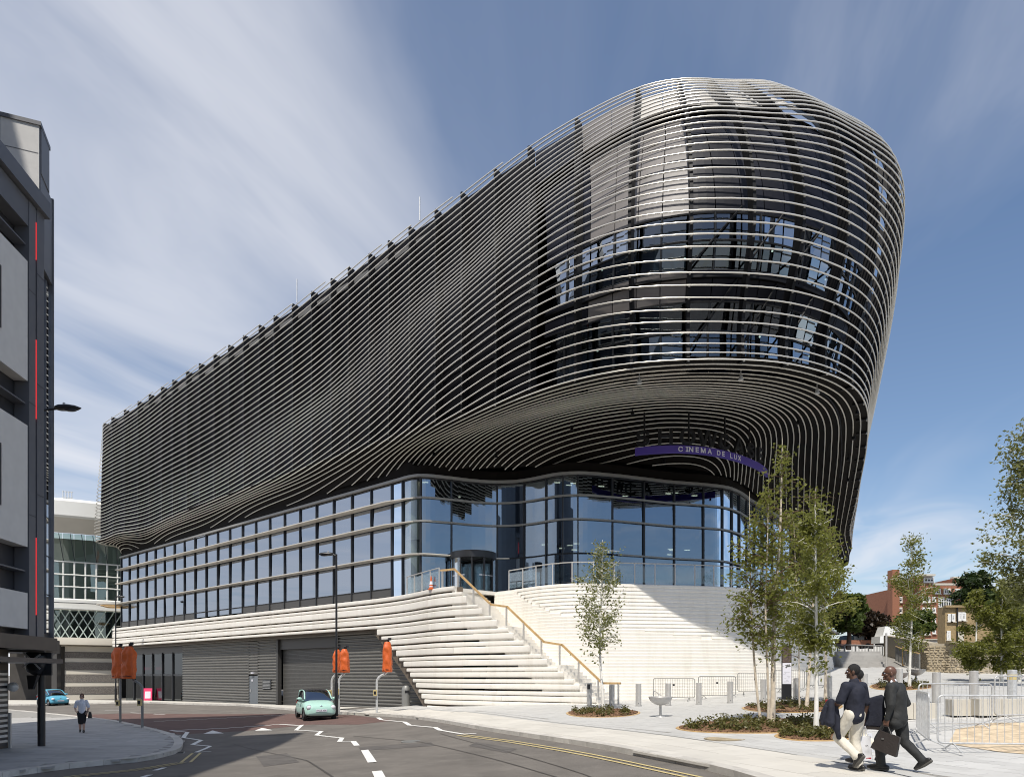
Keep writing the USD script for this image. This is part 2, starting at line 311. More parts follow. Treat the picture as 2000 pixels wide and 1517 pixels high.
def smooth_line(pts, n=60):
    p = np.asarray(pts, float); c = np.r_[0, np.cumsum(np.linalg.norm(np.diff(p, axis=0), axis=1))]
    return PchipInterpolator(c, p, axis=0)(np.linspace(0, c[-1], n))
def resample(p, step):
    p = np.asarray(p, float); c = np.r_[0, np.cumsum(np.linalg.norm(np.diff(p, axis=0), axis=1))]; n = max(2, int(round(c[-1] / step)) + 1)
    s = np.linspace(0, c[-1], n); return np.stack([np.interp(s, c, p[:, k]) for k in range(p.shape[1])], 1)
def strip(line, w, h, side=0.):
    """a draped painted band of width w along a plan line"""
    l = resample(np.asarray(line)[:, :2], .6); t = np.gradient(l, axis=0); t /= np.linalg.norm(t, axis=1)[:, None]; n = np.stack([-t[:, 1], t[:, 0]], 1)
    P = np.stack([np.c_[l + n * (side + w / 2), gh(l + n * (side + w / 2)) + h], np.c_[l + n * (side - w / 2), gh(l + n * (side - w / 2)) + h]], 1)
    m = MB(); m.grid(P[::-1]); return m

# ---------------------------------------------------------------- the setting: road, pavements, markings
RD = -.12
xs = np.unique(np.r_[-3000, -900, -300, np.arange(-120, -40, 8.), np.arange(-40, 22, .9), np.arange(22, 121, 6.), 300, 900, 3000]); ys = np.unique(np.r_[-900, -200, -60, np.arange(-30, 8, 5.), np.arange(8, 50, .9), np.arange(50, 131, 4.), 200, 500, 1500, 4000])
gx, gy = np.meshgrid(xs, ys, indexing='ij'); gz = gh(np.c_[gx.ravel(), gy.ravel()]).reshape(gx.shape) + RD
road = thing('road', 'grey asphalt road curving past the building, half in shade', 'road', kind='structure')
part(road, 'asphalt', MB().grid(np.stack([gx, gy, gz], -1).transpose(1, 0, 2)[:, ::-1]).get(), 'asphalt', smooth=True)
G2 = lambda L: np.array([gpos(*p)[:2] for p in L])
kerb_r = smooth_line(G2([(640, 1386), (690, 1391), (760, 1394), (850, 1403), (1000, 1427), (1120, 1444), (1250, 1466), (1420, 1500), (1520, 1530)]), 80)
kerb_r = np.vstack([kerb_r, kerb_r[-1] + unit(kerb_r[-1] - kerb_r[-4]) * np.array([[1.], [3.], [7.], [14.]])])
kerb_l = smooth_line(G2([(-260, 1545), (0, 1508), (165, 1487), (275, 1478), (335, 1466), (357, 1452), (352, 1439), (325, 1428), (280, 1417), (220, 1405), (140, 1396), (80, 1390), (10, 1384)]), 90)
kerb_f = smooth_line(G2([(-40, 1375), (60, 1374), (250, 1370), (380, 1373), (470, 1375), (545, 1381), (590, 1384), (640, 1386)]), 50)
plaza = thing('plaza_pavement', 'pale stone slab pavement of the sunny square in front of the stair', 'pavement', kind='structure')
poly_pl = Polygon(np.vstack([kerb_r[::-1][:], [(-9.5, 40.5), (-2, 41), (10, 44), (20, 52), (22, 64), (34, 80), (60, 80), (70, 10), (40, -14)]])).buffer(0)
part(plaza, 'bedding', sheet(poly_pl, -.012, 1.5), 'joint', smooth=True)
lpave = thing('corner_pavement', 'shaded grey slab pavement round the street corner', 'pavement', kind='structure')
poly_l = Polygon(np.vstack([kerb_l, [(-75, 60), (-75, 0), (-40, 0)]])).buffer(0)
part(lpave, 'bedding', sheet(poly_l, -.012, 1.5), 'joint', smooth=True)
fpave = thing('facade_pavement', 'narrow sunlit pavement along the foot of the metal facade', 'pavement', kind='structure')
poly_f = Polygon(np.vstack([kerb_f, [(-9.5, 42.5), (-45, 74), (-60, 80)]])).buffer(0)
part(fpave, 'paving', sheet(poly_f, -.006, 1.5), 'slab_cream', smooth=True)

def kerbstones(owner, line, step=.9, w=.28, flip=1):
    l = resample(line, step); t = np.gradient(l, axis=0); t /= np.linalg.norm(t, axis=1)[:, None]; n = np.stack([-t[:, 1], t[:, 0]], 1) * flip
    for a, b, na, nb in zip(l[:-1], l[1:], n[:-1], n[1:]):
        if not (-2 < (a[1] + b[1]) / 2 < 75): continue
        e = (b - a) * .006; a2, b2 = a + e, b - e
        q = [a2, b2, b2 + nb * w, a2 + na * w]; z = gh(q)
        B = np.c_[q, z - .3]; T = np.c_[q, z + .006]
        k = unit(np.r_[0, 0, 1.]); m = MB()
        if np.cross(B[1] - B[0], B[3] - B[0])[2] < 0: B, T = B[::-1], T[::-1]
        m.hexa(B, T); part(owner, 'kerb_stone', m, 'kerb')
kerbstones(plaza, kerb_r, flip=-1 if Polygon(poly_pl).contains(Point(*(kerb_r[40] + np.array([.3, -.1])))) and False else 1)
kerbstones(lpave, kerb_l, flip=1)
kerbstones(fpave, kerb_f, 1.2, flip=1)
def paving(owner, area, origin, ang, L, Wd, mtl, mtl2, band=0., limit=300, far=34., hole=None):
    """rows of separate slabs, half-bonded, joints 8 mm; the nearest ones parts of their own, the others one joined piece"""
    ca, sa = math.cos(ang), math.sin(ang); R = np.array([[ca, sa], [-sa, ca]]); inv = np.linalg.inv(R)
    uv = (np.array(area.exterior.coords) - origin) @ inv; u0, v0 = uv.min(0); u1, v1 = uv.max(0)
    cs = []
    vv = np.arange(math.floor(v0 / Wd), math.ceil(v1 / Wd) + 1)
    for j in vv:
        uu = (np.arange(math.floor(u0 / L), math.ceil(u1 / L) + 1) + .5 * (j % 2)) * L
        cs.append(np.c_[uu, np.full(len(uu), j * Wd)])
    cs = np.vstack(cs); w = cs @ R + origin; Y = w[:, 1]; px = 1000 + F * w[:, 0] / np.maximum(Y, .1)
    ok = (Y > 9.5) & (Y < far) & (px > -60) & (px < 2060); cs, w = cs[ok], w[ok]
    pts = shapely.points(w); sh = area.buffer(-.24); ok = shapely.contains(sh, pts)
    if hole is not None: ok &= ~shapely.contains(hole, pts)
    cs, w = cs[ok], w[ok]; o = np.argsort(w[:, 1]); cs, w = cs[o], w[o]
    q = np.array([(-L / 2 + .004, -Wd / 2 + .004), (L / 2 - .004, -Wd / 2 + .004), (L / 2 - .004, Wd / 2 - .004), (-L / 2 + .004, Wd / 2 - .004)])
    C = (cs[:, None] + q[None]) @ R + origin; z = gh(C.reshape(-1, 2)).reshape(-1, 4) + rng.normal(0, .0012, (len(C), 1))
    T = np.concatenate([C, z[..., None]], -1); B = T.copy(); B[..., 2] -= .05
    FQ = np.array([[4, 5, 6, 7], [0, 1, 5, 4], [1, 2, 6, 5], [2, 3, 7, 6], [3, 0, 4, 7]])
    V = np.concatenate([B, T], 1)
    for k in range(min(limit, len(V))): part(owner, 'paving_slab', MB().add(V[k], FQ), mtl)
    V = V[limit:]
    if len(V):
        m = MB(); m.add(V.reshape(-1, 3), (FQ[None] + 8 * np.arange(len(V))[:, None, None]).reshape(-1, 4)); part(owner, 'paving_slabs', m, mtl, kind='stuff')
kd = unit(kerb_r[60] - kerb_r[30]); ka = math.atan2(kd[1], kd[0])
bandpoly = LineString(kerb_r).buffer(2.35)
paving(plaza, poly_pl.intersection(bandpoly.difference(LineString(kerb_r).buffer(.05))) if False else Polygon(poly_pl.exterior).intersection(bandpoly), kerb_r[40], ka, .9, .6, 'slab_cream', None, limit=90, far=38.)
paving(plaza, poly_pl.difference(bandpoly.buffer(.12)) if poly_pl.difference(bandpoly.buffer(.12)).geom_type == 'Polygon' else max(poly_pl.difference(bandpoly.buffer(.12)).geoms, key=lambda g: g.area), kerb_r[40] + np.array([.2, .1]), ka + .03, .8, .4, 'slab', None, limit=205, far=44.)
kt = np.gradient(kerb_r, axis=0); kt /= np.linalg.norm(kt, axis=1)[:, None]; kn = np.stack([-kt[:, 1], kt[:, 0]], 1); kn = kn if Polygon(poly_pl.exterior).contains(Point(*(kerb_r[40] + kn[40]))) else -kn
def pstrip(o, w, h, m, nm): part(plaza, nm, strip(kerb_r[2:-4] + kn[2:-4] * o, w, h), m)
pstrip(2.46, .62, -.005, 'slab', 'edging_course'); pstrip(2.36, .05, -.001, 'spandrel', 'slot_drain'); pstrip(.42, .3, -.005, 'slab_cream', 'edging_course'); pstrip(2.1, .42, -.006, 'slab_cream', 'edging_course')
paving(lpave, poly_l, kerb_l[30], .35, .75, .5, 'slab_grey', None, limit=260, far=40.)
# red surfacing across the crossing
part(road, 'red_crossing', sheet(Polygon(G2([(120, 1404), (232, 1405), (285, 1416), (350, 1428), (480, 1421), (610, 1409), (700, 1409), (770, 1401), (690, 1391.5), (560, 1389), (430, 1390), (250, 1389), (130, 1392)])).buffer(0), RD + .006, 1.2), 'red_asphalt', smooth=True)
def line(name, pts, w, mtl='paint_white', h=RD + .012, side=0.): return part(road, name, strip(G2(pts), w, h, side), mtl)
line('stop_line', [(332, 1421), (450, 1416), (545, 1409), (585, 1411)], .16)
line('crossing_edge_line', [(300, 1404), (430, 1398), (560, 1391)], .1)
for z in ([(332, 1421), (366, 1424), (358, 1434), (393, 1439), (376, 1447), (411, 1450), (383, 1461), (412, 1460)], [(578, 1420), (590, 1410)], [(580, 1420), (628, 1422), (618, 1429), (668, 1434), (663, 1441), (690, 1440), (697, 1448)],
          [(738, 1396), (745, 1400), (790, 1404), (800, 1410), (850, 1414), (860, 1419), (905, 1426), (930, 1425)]):
    for a, b in zip(z[:-1], z[1:]): line('zigzag_line', [a, b], .12 if abs(b[0] - a[0]) > 25 else .17)
for t3 in ([(398, 1427), (415, 1421), (436, 1426)], [(498, 1421), (512, 1416), (531, 1420)]):
    part(road, 'give_way_triangle', sheet(Polygon(G2(t3)).buffer(.02), RD + .012, .6), 'paint_white')
for a, b in (((712, 1456), (727, 1478)), ((736, 1494), (750, 1520)), ((760, 1536), (776, 1575))): line('centre_dash', [a, b], .2)
for a, b in (((262, 1511), (293, 1502)), ((303, 1494), (321, 1489)), ((220, 1524), (246, 1517))): line('lane_dash', [a, b], .13)
for a, b in (((205, 1372 + 12), (235, 1372 + 12)), ((255, 1388), (275, 1388.4)), ((300, 1390), (322, 1391))): line('lane_dash', [a, b], .12)
for s in (0., .22):
    line('yellow_line', [(905, 1427), (1000, 1438), (1120, 1456), (1250, 1480), (1420, 1514), (1500, 1533)], .075, 'paint_yellow', side=-s)
    line('yellow_line', [(60, 1523), (120, 1507), (275, 1492), (353, 1480)], .075, 'paint_yellow', side=-s + .1)
    line('yellow_line', [(353, 1480), (376, 1463)], .075, 'paint_yellow', side=-s)
def iron(px, py, rx, ry, label, mtl='bin'):
    p = gpos(px, py, RD if px < 900 else 0); m = MB(); m.lathe([(rx, -.02), (rx, .006), (rx * .93, .009), (rx * .9, .004), (.02, .004)], (0, 0, 0), 28)
    t = thing('manhole_cover', label, 'manhole cover', loc=p, rot=0); part(t, 'frame', m, mtl)
    c = MB()
    for k in np.arange(-.8, .81, .2):
        l = math.sqrt(1 - k * k) * rx * .86; c.box((0, k * rx * .9, .006), (2 * l, .03, .004))
    part(t, 'tread_bar', c, mtl)
iron(810, 1447, .42, .3, 'round iron cover in the road beside the white centre dashes')
iron(1415, 1442, .48, .3, 'round brown cover set in the square before the long planting bed', 'rubble')

# worn road: sealed joints, trench patches, gullies
X['tar'] = mat('tar_seal', (.062, .056, .050), .7, var=.2, scale=5.); X['patch'] = mat('asphalt_patch', (.105, .096, .088), .85, var=.25, scale=2., bump=.5, bscale=70.)
for pts, w in (([(455, 1445), (600, 1475), (690, 1530)], .05), ([(690, 1430), (820, 1440), (960, 1470), (1180, 1530)], .045), ([(860, 1425), (980, 1455), (1130, 1495), (1260, 1540)], .04), ([(520, 1430), (640, 1424)], .05)): line('sealed_joint', pts, w, 'tar', RD + .007)
for q in ([(700, 1450), (842, 1441), (850, 1447), (705, 1457)], [(930, 1440), (1010, 1452), (990, 1460), (915, 1447)], [(500, 1468), (560, 1462), (585, 1478), (515, 1486)]): part(road, 'trench_patch', sheet(Polygon(G2(q)).buffer(0), RD + .005, .6), 'patch')
for px, py in ((1180, 1459), (905, 1415), (345, 1470)):
    p = gpos(px, py, RD); t = thing('road_gully', {1180: 'iron gully grate beside the kerb near the small planting bed', 905: 'iron gully grate where the white zigzag meets the kerb', 345: 'iron gully grate at the tip of the shaded corner pavement'}[px], 'drain', loc=p, rot=math.degrees(ka))
    part(t, 'frame', MB().box((0, .0, .0), (.55, .45, .03)), 'bin')
    for k in range(6): part(t, 'bar', MB().box((-.2 + k * .08, 0, .014), (.03, .38, .012)), 'black')

# ---------------------------------------------------------------- the cinema: shell of tubes
f13=np.linspace(0,1,13)
P0=np.array([-21.5,54.]);D=np.array([-.766,.643]);NO=np.array([-.643,-.766])
def fac(t,o=0.): return P0+t*D+o*NO
A=lambda s:np.array([float(v) for v in s.split()]).reshape(-1,3)
S270=A("-34.74 63.44 14.88 -35.34 64.54 16.12 -35.99 65.71 17.35 -36.62 66.86 18.59 -37.1 67.74 19.86 -37.35 68.21 21.17 -37.59 68.64 22.48 -37.82 69.05 23.8 -38.02 69.43 25.11 -38.23 69.82 26.43 -38.48 70.26 27.74 -38.75 70.75 29.05 -38.95 71.13 30.36")
S410=A("-24.14 54.54 15.3 -24.65 55.7 16.47 -25.19 56.91 17.63 -25.72 58.11 18.79 -26.13 59.04 20.01 -26.33 59.49 21.29 -26.46 59.79 22.58 -26.57 60.03 23.87 -26.65 60.22 25.17 -26.74 60.42 26.47 -26.84 60.64 27.76 -26.96 60.91 29.05 -27.09 61.21 30.34")
S626=A("-12.48 44.49 15.26 -12.62 45.0 16.54 -12.77 45.53 17.81 -13.0 46.34 19.03 -13.3 47.39 20.19 -13.6 48.47 21.34 -13.8 49.19 22.58 -13.91 49.57 23.87 -13.96 49.76 25.17 -13.99 49.85 26.48 -14.0 49.9 27.79 -14.02 49.97 29.1 -14.06 50.11 30.41")
S877=A("-3.36 36.4 15.0 -3.33 36.05 16.33 -3.31 35.83 17.68 -3.32 35.97 19.02 -3.36 36.42 20.34 -3.42 37.06 21.61 -3.5 37.95 22.81 -3.59 38.91 23.98 -3.67 39.75 25.2 -3.72 40.31 26.49 -3.75 40.67 27.82 -3.78 40.99 29.16 -3.81 41.26 30.5")
S1120=A("2.83 31.48 14.92 2.85 31.64 16.31 2.8 31.13 17.65 2.76 30.68 19.01 2.75 30.55 20.42 2.77 30.78 21.83 2.81 31.22 23.19 2.87 31.86 24.48 2.94 32.66 25.7 3.01 33.48 26.91 3.08 34.25 28.15 3.14 34.93 29.42 3.2 35.57 30.72")
S1400=A("8.74 29.12 14.95 8.81 29.36 16.35 8.72 29.06 17.75 8.56 28.52 19.07 8.44 28.11 20.44 8.44 28.13 21.87 8.53 28.42 23.27 8.67 28.89 24.63 8.85 29.48 25.93 9.08 30.25 27.14 9.34 31.12 28.28 9.61 32.01 29.4 9.87 32.91 30.52")
PN=np.stack([29.2-S1400[:,1],S1400[:,2]],1); PN[:,0]-=PN[0,0]
PR=np.array([(.0,14.95),(.1,16.3),(.35,17.7),(.65,19.0),(.95,20.4),(1.2,21.8),(1.45,23.2),(1.6,24.6),(1.6,26.0),(1.2,27.3),(.4,28.5),(-.6,29.4),(-1.7,30.2)])
def pcol(C,n,P):
    n=np.array(n,float);n/=np.hypot(*n);C=np.array(C,float)
    return np.c_[C+P[:,:1]*n,P[:,1]]
def shift(S,v): return S+np.array([v[0],v[1],0])
def at_px(px,S,ex=0.):
    """same (o,z) profile slid along the facade to the column px"""
    o=(S[:,:2]-P0)@NO+ex*(1-f13)**1.3;r=(px-1000)/1333.
    t=(-21.5-.643*o-r*(54-.766*o))/(.766+.643*r)
    return np.c_[P0+t[:,None]*D+o[:,None]*NO,S[:,2]]
S215=at_px(200,S270,1.3)-np.c_[f13*0,f13*0,.45*(1-f13)]
pE=np.interp(f13,[0,.1,.45,1],[183,177.5,185,203]);yE=S215[:,1]+1.1
SE=np.c_[(pE-1000)/1333*yE,yE,S215[:,2]]
K_=[]  # (points13, T xy, zT, top, corner)
def add(S,T,zT,top,c): K_.append((S,np.array(T,float),zT,top,c))
add(shift(SE,(7.,9.)),fac(23.3,-9),13.9,50.4,16)
add(shift(SE,(2.2,3.6)),fac(23.3,-4),13.9,50.4,16)
add(SE,fac(23.3,-.4),13.9,50.2,15.8)
add(S215,fac(23.6,.05),13.9,49.9,15.8)
add(at_px(230,S270,.75),fac(22.3,.05),13.9,49.5,15.9)
add(S270,fac(18.7,.05),13.9,48.8,15.9)
add(at_px(335,(S270+S410)/2),fac(12.5,.05),13.9,47.0,15.8)
add(S410,fac(5.6,.05),13.9,45.6,15.2)
add(at_px(515,(S410+S626)/2),fac(-2.5,.05),13.9,44,13)
add(S626,fac(-10.83,.05),13.9,42.2,9.7)
add(at_px(748,(S626+S877)/2),fac(-17.5,.05),13.9,40,6)
add(S877,(-4.2,41.2),13.9,38.1,1.6)
add(S1120,(1.6,41.3),14.1,36.4,-1.4)
S1250=pcol((5.75,29.75),(-.28,-.96),(PN*.6+np.c_[S1120[:,0]*0+[-a for a in (0,.16,-.35,-.8,-.95,-.74,-.34,.24,.97,1.72,2.42,3.04,3.63)],S1120[:,2]]*.4))
add(S1250,(5.2,41.2),14.3,36.2,-.5)
add(pcol((8.8,29.2),(0,-1),PN),(8.6,41.9),14.4,36.4,0)
add(pcol((11.2,29.4),(.2,-.98),PN),(11,42.5),14.3,36.4,0)
add(pcol((13.4,30.2),(.42,-.9),(2*PN+PR)/3),(12.6,42.9),14.2,36.3,0)
add(pcol((15.6,31.6),(.63,-.77),(PN+PR)/2),(13.5,43.2),14.1,36.2,0)
add(pcol((17.6,34.0),(.82,-.57),PR),(14.4,43.8),14.0,36,0)
add(pcol((19.9,38.2),(.9,-.43),PR),(16,45.8),13.9,36,0)
add(pcol((24.7,48.5),(.91,-.42),PR),(21.2,53),13.8,36,0)
add(pcol((31.2,63),(.91,-.42),PR*[.8,1]),(29.3,65),13.8,36,0)
add(pcol((38.2,78.),(.91,-.42),PR*[.5,1]),(37.9,78.3),13.8,36,0)
add(pcol((39.0,82.),(.75,.66),PR*[.5,1]),(37,82),13.8,36,0)
add(pcol((36,84.),(.1,1),PR),(35,83),13.8,36,0)
mid=np.array([s[0][4,:2] for s in K_])
_cum=np.r_[0,np.cumsum(np.hypot(*np.diff(mid,axis=0).T))]
U=np.linspace(0,_cum[-1],460)
ip=lambda v:gf(PchipInterpolator(_cum,np.array(v,float),axis=0)(U),2.5,axis=0,mode='nearest')
SP=ip([s[0] for s in K_]);TT=ip([s[1] for s in K_]);ZT=ip([s[2] for s in K_]);TOP=ip([s[3] for s in K_]);CO=ip([s[4] for s in K_])
KF=49
FAC=np.array([PchipInterpolator(f13,SP[i])(np.linspace(0,1,KF)) for i in range(len(U))])
FAC=gf(FAC,1.5,axis=1,mode='nearest')
C=FAC[:,0,:2];W=np.linalg.norm(C-TT,axis=1)
tan=np.gradient(FAC[:,:,:2],axis=0);tan/=np.linalg.norm(tan,axis=2)[...,None]
INW=np.stack([-tan[...,1],tan[...,0]],-1)   # left of travel
if ((TT-C)*INW[:,0]).sum()<0: INW=-INW
AW=np.array([0,.93,1.86,2.78,3.69,4.61,5.52,6.44,7.37,8.3,9.22,10.13,11.0,11.83,12.6])/12.6
AZ=np.array([15,15.02,15.1,15.22,15.38,15.56,15.74,15.88,15.95,15.94,15.84,15.63,15.32,14.9,14.37])
AB=AZ-(15-.63*AW)
def soff(i,g,off=0):
    q=C[i]*(1-g)+TT[i]*g
    z=FAC[i,0,2]*(1-g)+ZT[i]*g+np.interp(g,AW,AB)*min(1,W[i]/12.6)
    return np.array([q[0],q[1],z+off])
def facp(i,f,off=0):
    k=f*(KF-1);a=min(int(k),KF-2);w=k-a
    p=FAC[i,a]*(1-w)+FAC[i,a+1]*w;n=INW[i,a]*(1-w)+INW[i,a+1]*w
    return np.array([p[0]+n[0]*off,p[1]+n[1]*off,p[2]])
def point(i,j,off=0.):
    f=(j-CO[i])/(TOP[i]-CO[i])
    if f>1.0: return None
    if f>=0: return facp(i,f,off)
    w=(CO[i]-j)*.465;g=w/W[i]
    if g>1: return None
    return soff(i,g,off)
def ribs():
    out=[]
    for j in range(-30,52):
        run=[]
        for i in range(len(U)):
            p=point(i,j)
            if p is None:
                if len(run)>3: out.append((j,np.array(run)))
                run=[]
            else: run.append(p)
        if len(run)>3: out.append((j,np.array(run)))
    return out
B = thing('cinema_building', 'large dark cinema wrapped in rows of curved metal tubes above a glass base', 'building', loc=(-5.5, 40.8, 0))
for j, r in ribs():
    r = r[:: 2] if len(r) > 60 else r
    part(B, 'metal_tube', MB().tube(r, .036, 6), 'tube', smooth=True)
# stations of the uprights: every 2.5 m along the long side, then round the nose
tfac = (FAC[:, 20, :2] - P0) @ D
arc = np.r_[0, np.cumsum(np.linalg.norm(np.diff(FAC[:, 16, :2], axis=0), axis=1))]
ilong = np.argmin(np.abs(tfac - (-26))); fins = []
for t in np.arange(-25.85, 27, 2.5): fins.append(int(np.argmin(np.abs(tfac[:ilong + 40] - t))))
fins = sorted(set(fins)); a0 = arc[fins[-1]]
while a0 < arc[-1] - 8:
    a0 += 2.55; fins.append(int(np.argmin(np.abs(arc - a0))))
first = fins[0]
a1 = arc[first]
while a1 > 3.5:
    a1 -= 2.5; fins.insert(0, int(np.argmin(np.abs(arc - a1))))
def facn(i, f): k = min(int(f * (KF - 1)), KF - 2); return INW[i, k]
for i in fins:
    fs = np.linspace(.0, 1.012, 22); A = np.array([facp(i, min(f, 1), .07) for f in fs]); Bk = np.array([facp(i, min(f, 1), .58) for f in fs])
    A[-1, 2] += .04; Bk[-1, 2] += .04
    tv = tan[i, 20]; w = np.array([tv[0], tv[1], 0]) * .07
    part(B, 'upright', slabmesh(np.stack([A - w, A + w], 1), np.stack([Bk - w, Bk + w], 1)), 'fin')
    if i % 1 == 0 and facp(i, .5)[1] < 66:
        c = MB(); N = TOP[i] - CO[i]
        for k in range(math.ceil(CO[i]), int(TOP[i]) + 1):
            p = facp(i, (k - CO[i]) / N, .05); c.box(p, (.08, .08, .09))
        part(B, 'tube_clips', c, 'galv', kind='stuff')
def patch(i0, i1, f0, f1, off, nu=5, nv=5, back=.06, gap=.02):
    iu = np.linspace(i0, i1, nu); L = arc[min(int(i1), len(arc) - 1)] - arc[int(i0)]
    def P(o):
        out = []
        for u in iu:
            a = int(math.floor(u)); b = min(a + 1, len(U) - 1); w = u - a
            out.append([facp(a, f, o) * (1 - w) + facp(b, f, o) * w for f in np.linspace(f0, f1, nv)])
        return np.array(out)
    A, Bk = P(off), P(off + back)
    t = unit(A[-1, 0] - A[0, 0]) * gap; A[0] += t; A[-1] -= t; Bk[0] += t; Bk[-1] -= t
    A[:, 0, 2] += gap; A[:, -1, 2] -= gap; Bk[:, 0, 2] += gap; Bk[:, -1, 2] -= gap
    return slabmesh(A, Bk)
bays = list(zip(fins[:-1], fins[1:]))
for a, b in bays:
    px = 1000 + F * facp((a + b) // 2, .3)[0] / facp((a + b) // 2, .3)[1]; right = arc[a] > arc[ilong] + 4.
    pm_ = facp((a + b) // 2, .5)
    if arc[b] < arc[fins[0]] + 9 and False or (right and pm_[1] > 47) or (a + b) / 2 < 34:      # turned away from the street: one sheet a bay
        part(B, 'rainscreen_panel', patch(a, b, 0, 1, .9, 4, 14), 'panel_navy')
    elif not right:                                       # long side: black rainscreen panels
        for k in range(6): part(B, 'rainscreen_panel', patch(a, b, k / 6, (k + 1) / 6 - .0005, .60, 4, 4), 'panel')
    else:
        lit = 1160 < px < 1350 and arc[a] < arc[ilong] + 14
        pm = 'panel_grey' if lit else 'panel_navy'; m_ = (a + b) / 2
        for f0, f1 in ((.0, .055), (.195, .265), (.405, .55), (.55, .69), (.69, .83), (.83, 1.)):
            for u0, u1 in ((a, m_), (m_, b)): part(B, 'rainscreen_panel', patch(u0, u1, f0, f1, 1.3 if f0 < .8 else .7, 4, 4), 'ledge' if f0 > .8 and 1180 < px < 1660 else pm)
        for f0, f1 in ((.055, .195), (.265, .405)):
            for u0, u1 in ((a, m_), (m_, b)):
                for h in range(2): part(B, 'window_pane', patch(u0, u1, f0 + (f1 - f0) * h / 2, f0 + (f1 - f0) * (h + 1) / 2, 1.36, 3, 2, .02, .035), 'glass_nose')
            for h in (0, .5, 1):
                q = np.array([facp(int(u), f0 + (f1 - f0) * h, 1.33) for u in np.linspace(a, b, 5)]); part(B, 'window_bar', MB().tube(q, .045, 4), 'mull')
            for u in (m_,): part(B, 'window_bar', MB().tube(np.array([facp(int(u), f, 1.32) for f in np.linspace(f0, f1, 4)]), .05, 4), 'mull')
            q = np.array([facp(int(u), f0 - .012, 1.2) for u in np.linspace(a, b, 5)]); q2 = np.array([facp(int(u), f0 - .012, 1.75) for u in np.linspace(a, b, 5)])
            part(B, 'floor_edge', slabmesh(np.stack([q, q2], 1), np.stack([q, q2], 1) - [0, 0, .12]), 'fin')
# rooms behind the nose windows: pale columns and a dark back wall, floors
ni = [i for i in range(len(U)) if arc[i] > arc[ilong] + 2 and arc[i] < arc[-1] - 14]
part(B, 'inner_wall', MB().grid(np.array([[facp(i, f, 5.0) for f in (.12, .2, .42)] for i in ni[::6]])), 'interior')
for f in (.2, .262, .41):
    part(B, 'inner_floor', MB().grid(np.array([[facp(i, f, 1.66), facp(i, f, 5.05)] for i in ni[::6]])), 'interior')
for i in ni[10:110:16]:
    for f0, f1 in ((.05, .2), (.262, .41)): part(B, 'inner_column', MB().tube([facp(i, f0, 2.6), facp(i, f1, 2.6)], .17, 10), 'column')
    for f in (.15, .36):
        for o in (2.4, 3.3): part(B, 'pendant_lamp', MB().ball(facp(min(i + 5, len(U) - 1), f, o), .045, 1), 'lamp_on')
# wind braces between tubes and windows at the nose
for (a, b) in bays:
    if arc[a] > arc[ilong] + 10 and facp(a, .3)[1] < 50:
        for f0, f1 in ((.05, .25), (.25, .42)): part(B, 'wind_brace', MB().tube([facp(a, f0, .5), facp(b, f1, 1.3)], .05, 5), 'fin')
# soffit, roof and the closed back
gg = np.linspace(0, 1, 14)
part(B, 'soffit', MB().grid(np.array([[soff(i, g, .13) for g in gg] for i in range(0, len(U), 3)])), 'soffit', smooth=True)
rim = np.array([facp(i, 1., .5) for i in range(0, len(U), 4)]); rp = Polygon(rim[:, :2]).buffer(0)
rp = rp if rp.geom_type == 'Polygon' else max(rp.geoms, key=lambda g: g.area)
part(B, 'roof', MB().prism(rp.simplify(.05), 29.2, 29.6), 'roof')
e0, e1 = facp(0, 0, .9), facp(len(U) - 1, 0, .9)
part(B, 'rear_wall', MB().hexa([np.r_[e1[:2], 0], np.r_[e0[:2], 0], np.r_[e0[:2] + [0, .5], 0], np.r_[e1[:2] + [0, .5], 0]], [np.r_[e1[:2], 29.6], np.r_[e0[:2], 29.6], np.r_[e0[:2] + [0, .5], 29.6], np.r_[e1[:2] + [0, .5], 29.6]]), 'roof')
for px, y0, y1, Y in ((580, 585, 545, 53.), (820, 425, 385, 43.2)): part(B, 'lightning_rod', MB().tube([at(px, y0 + 6, Y), at(px, y1, Y)], .035, 6), 'galv')
# small floodlights hung under the soffit
for px, py in ((1262, 738), (1446, 730), (1600, 752), (1676, 800), (1667, 850), (1660, 890), (1659, 930), (1090, 915), (1225, 796), (1560, 812), (1562, 938), (1290, 893), (962, 885), (780, 878), (1112, 824)):
    best = min(((abs(1000 + F * q[0] / q[1] - px) + abs(HZ - F * (q[2] - EYE) / q[1] - py), i, g) for i in range(200, 440, 3) for g in np.linspace(0, 1, 21) for q in [soff(i, g, 0)]), key=lambda x: x[0])
    q = soff(best[1], best[2], 0.); m = MB().tube([q + [0, 0, .5], q - [0, 0, .12]], .025, 5); m.lathe([(.0, .0), (.07, -.02), (.10, -.16), (.12, -.22), (.0, -.2)], q - [0, 0, .12], 10)
    part(B, 'floodlight', m, 'galv' if py < 780 else 'fin', smooth=30)

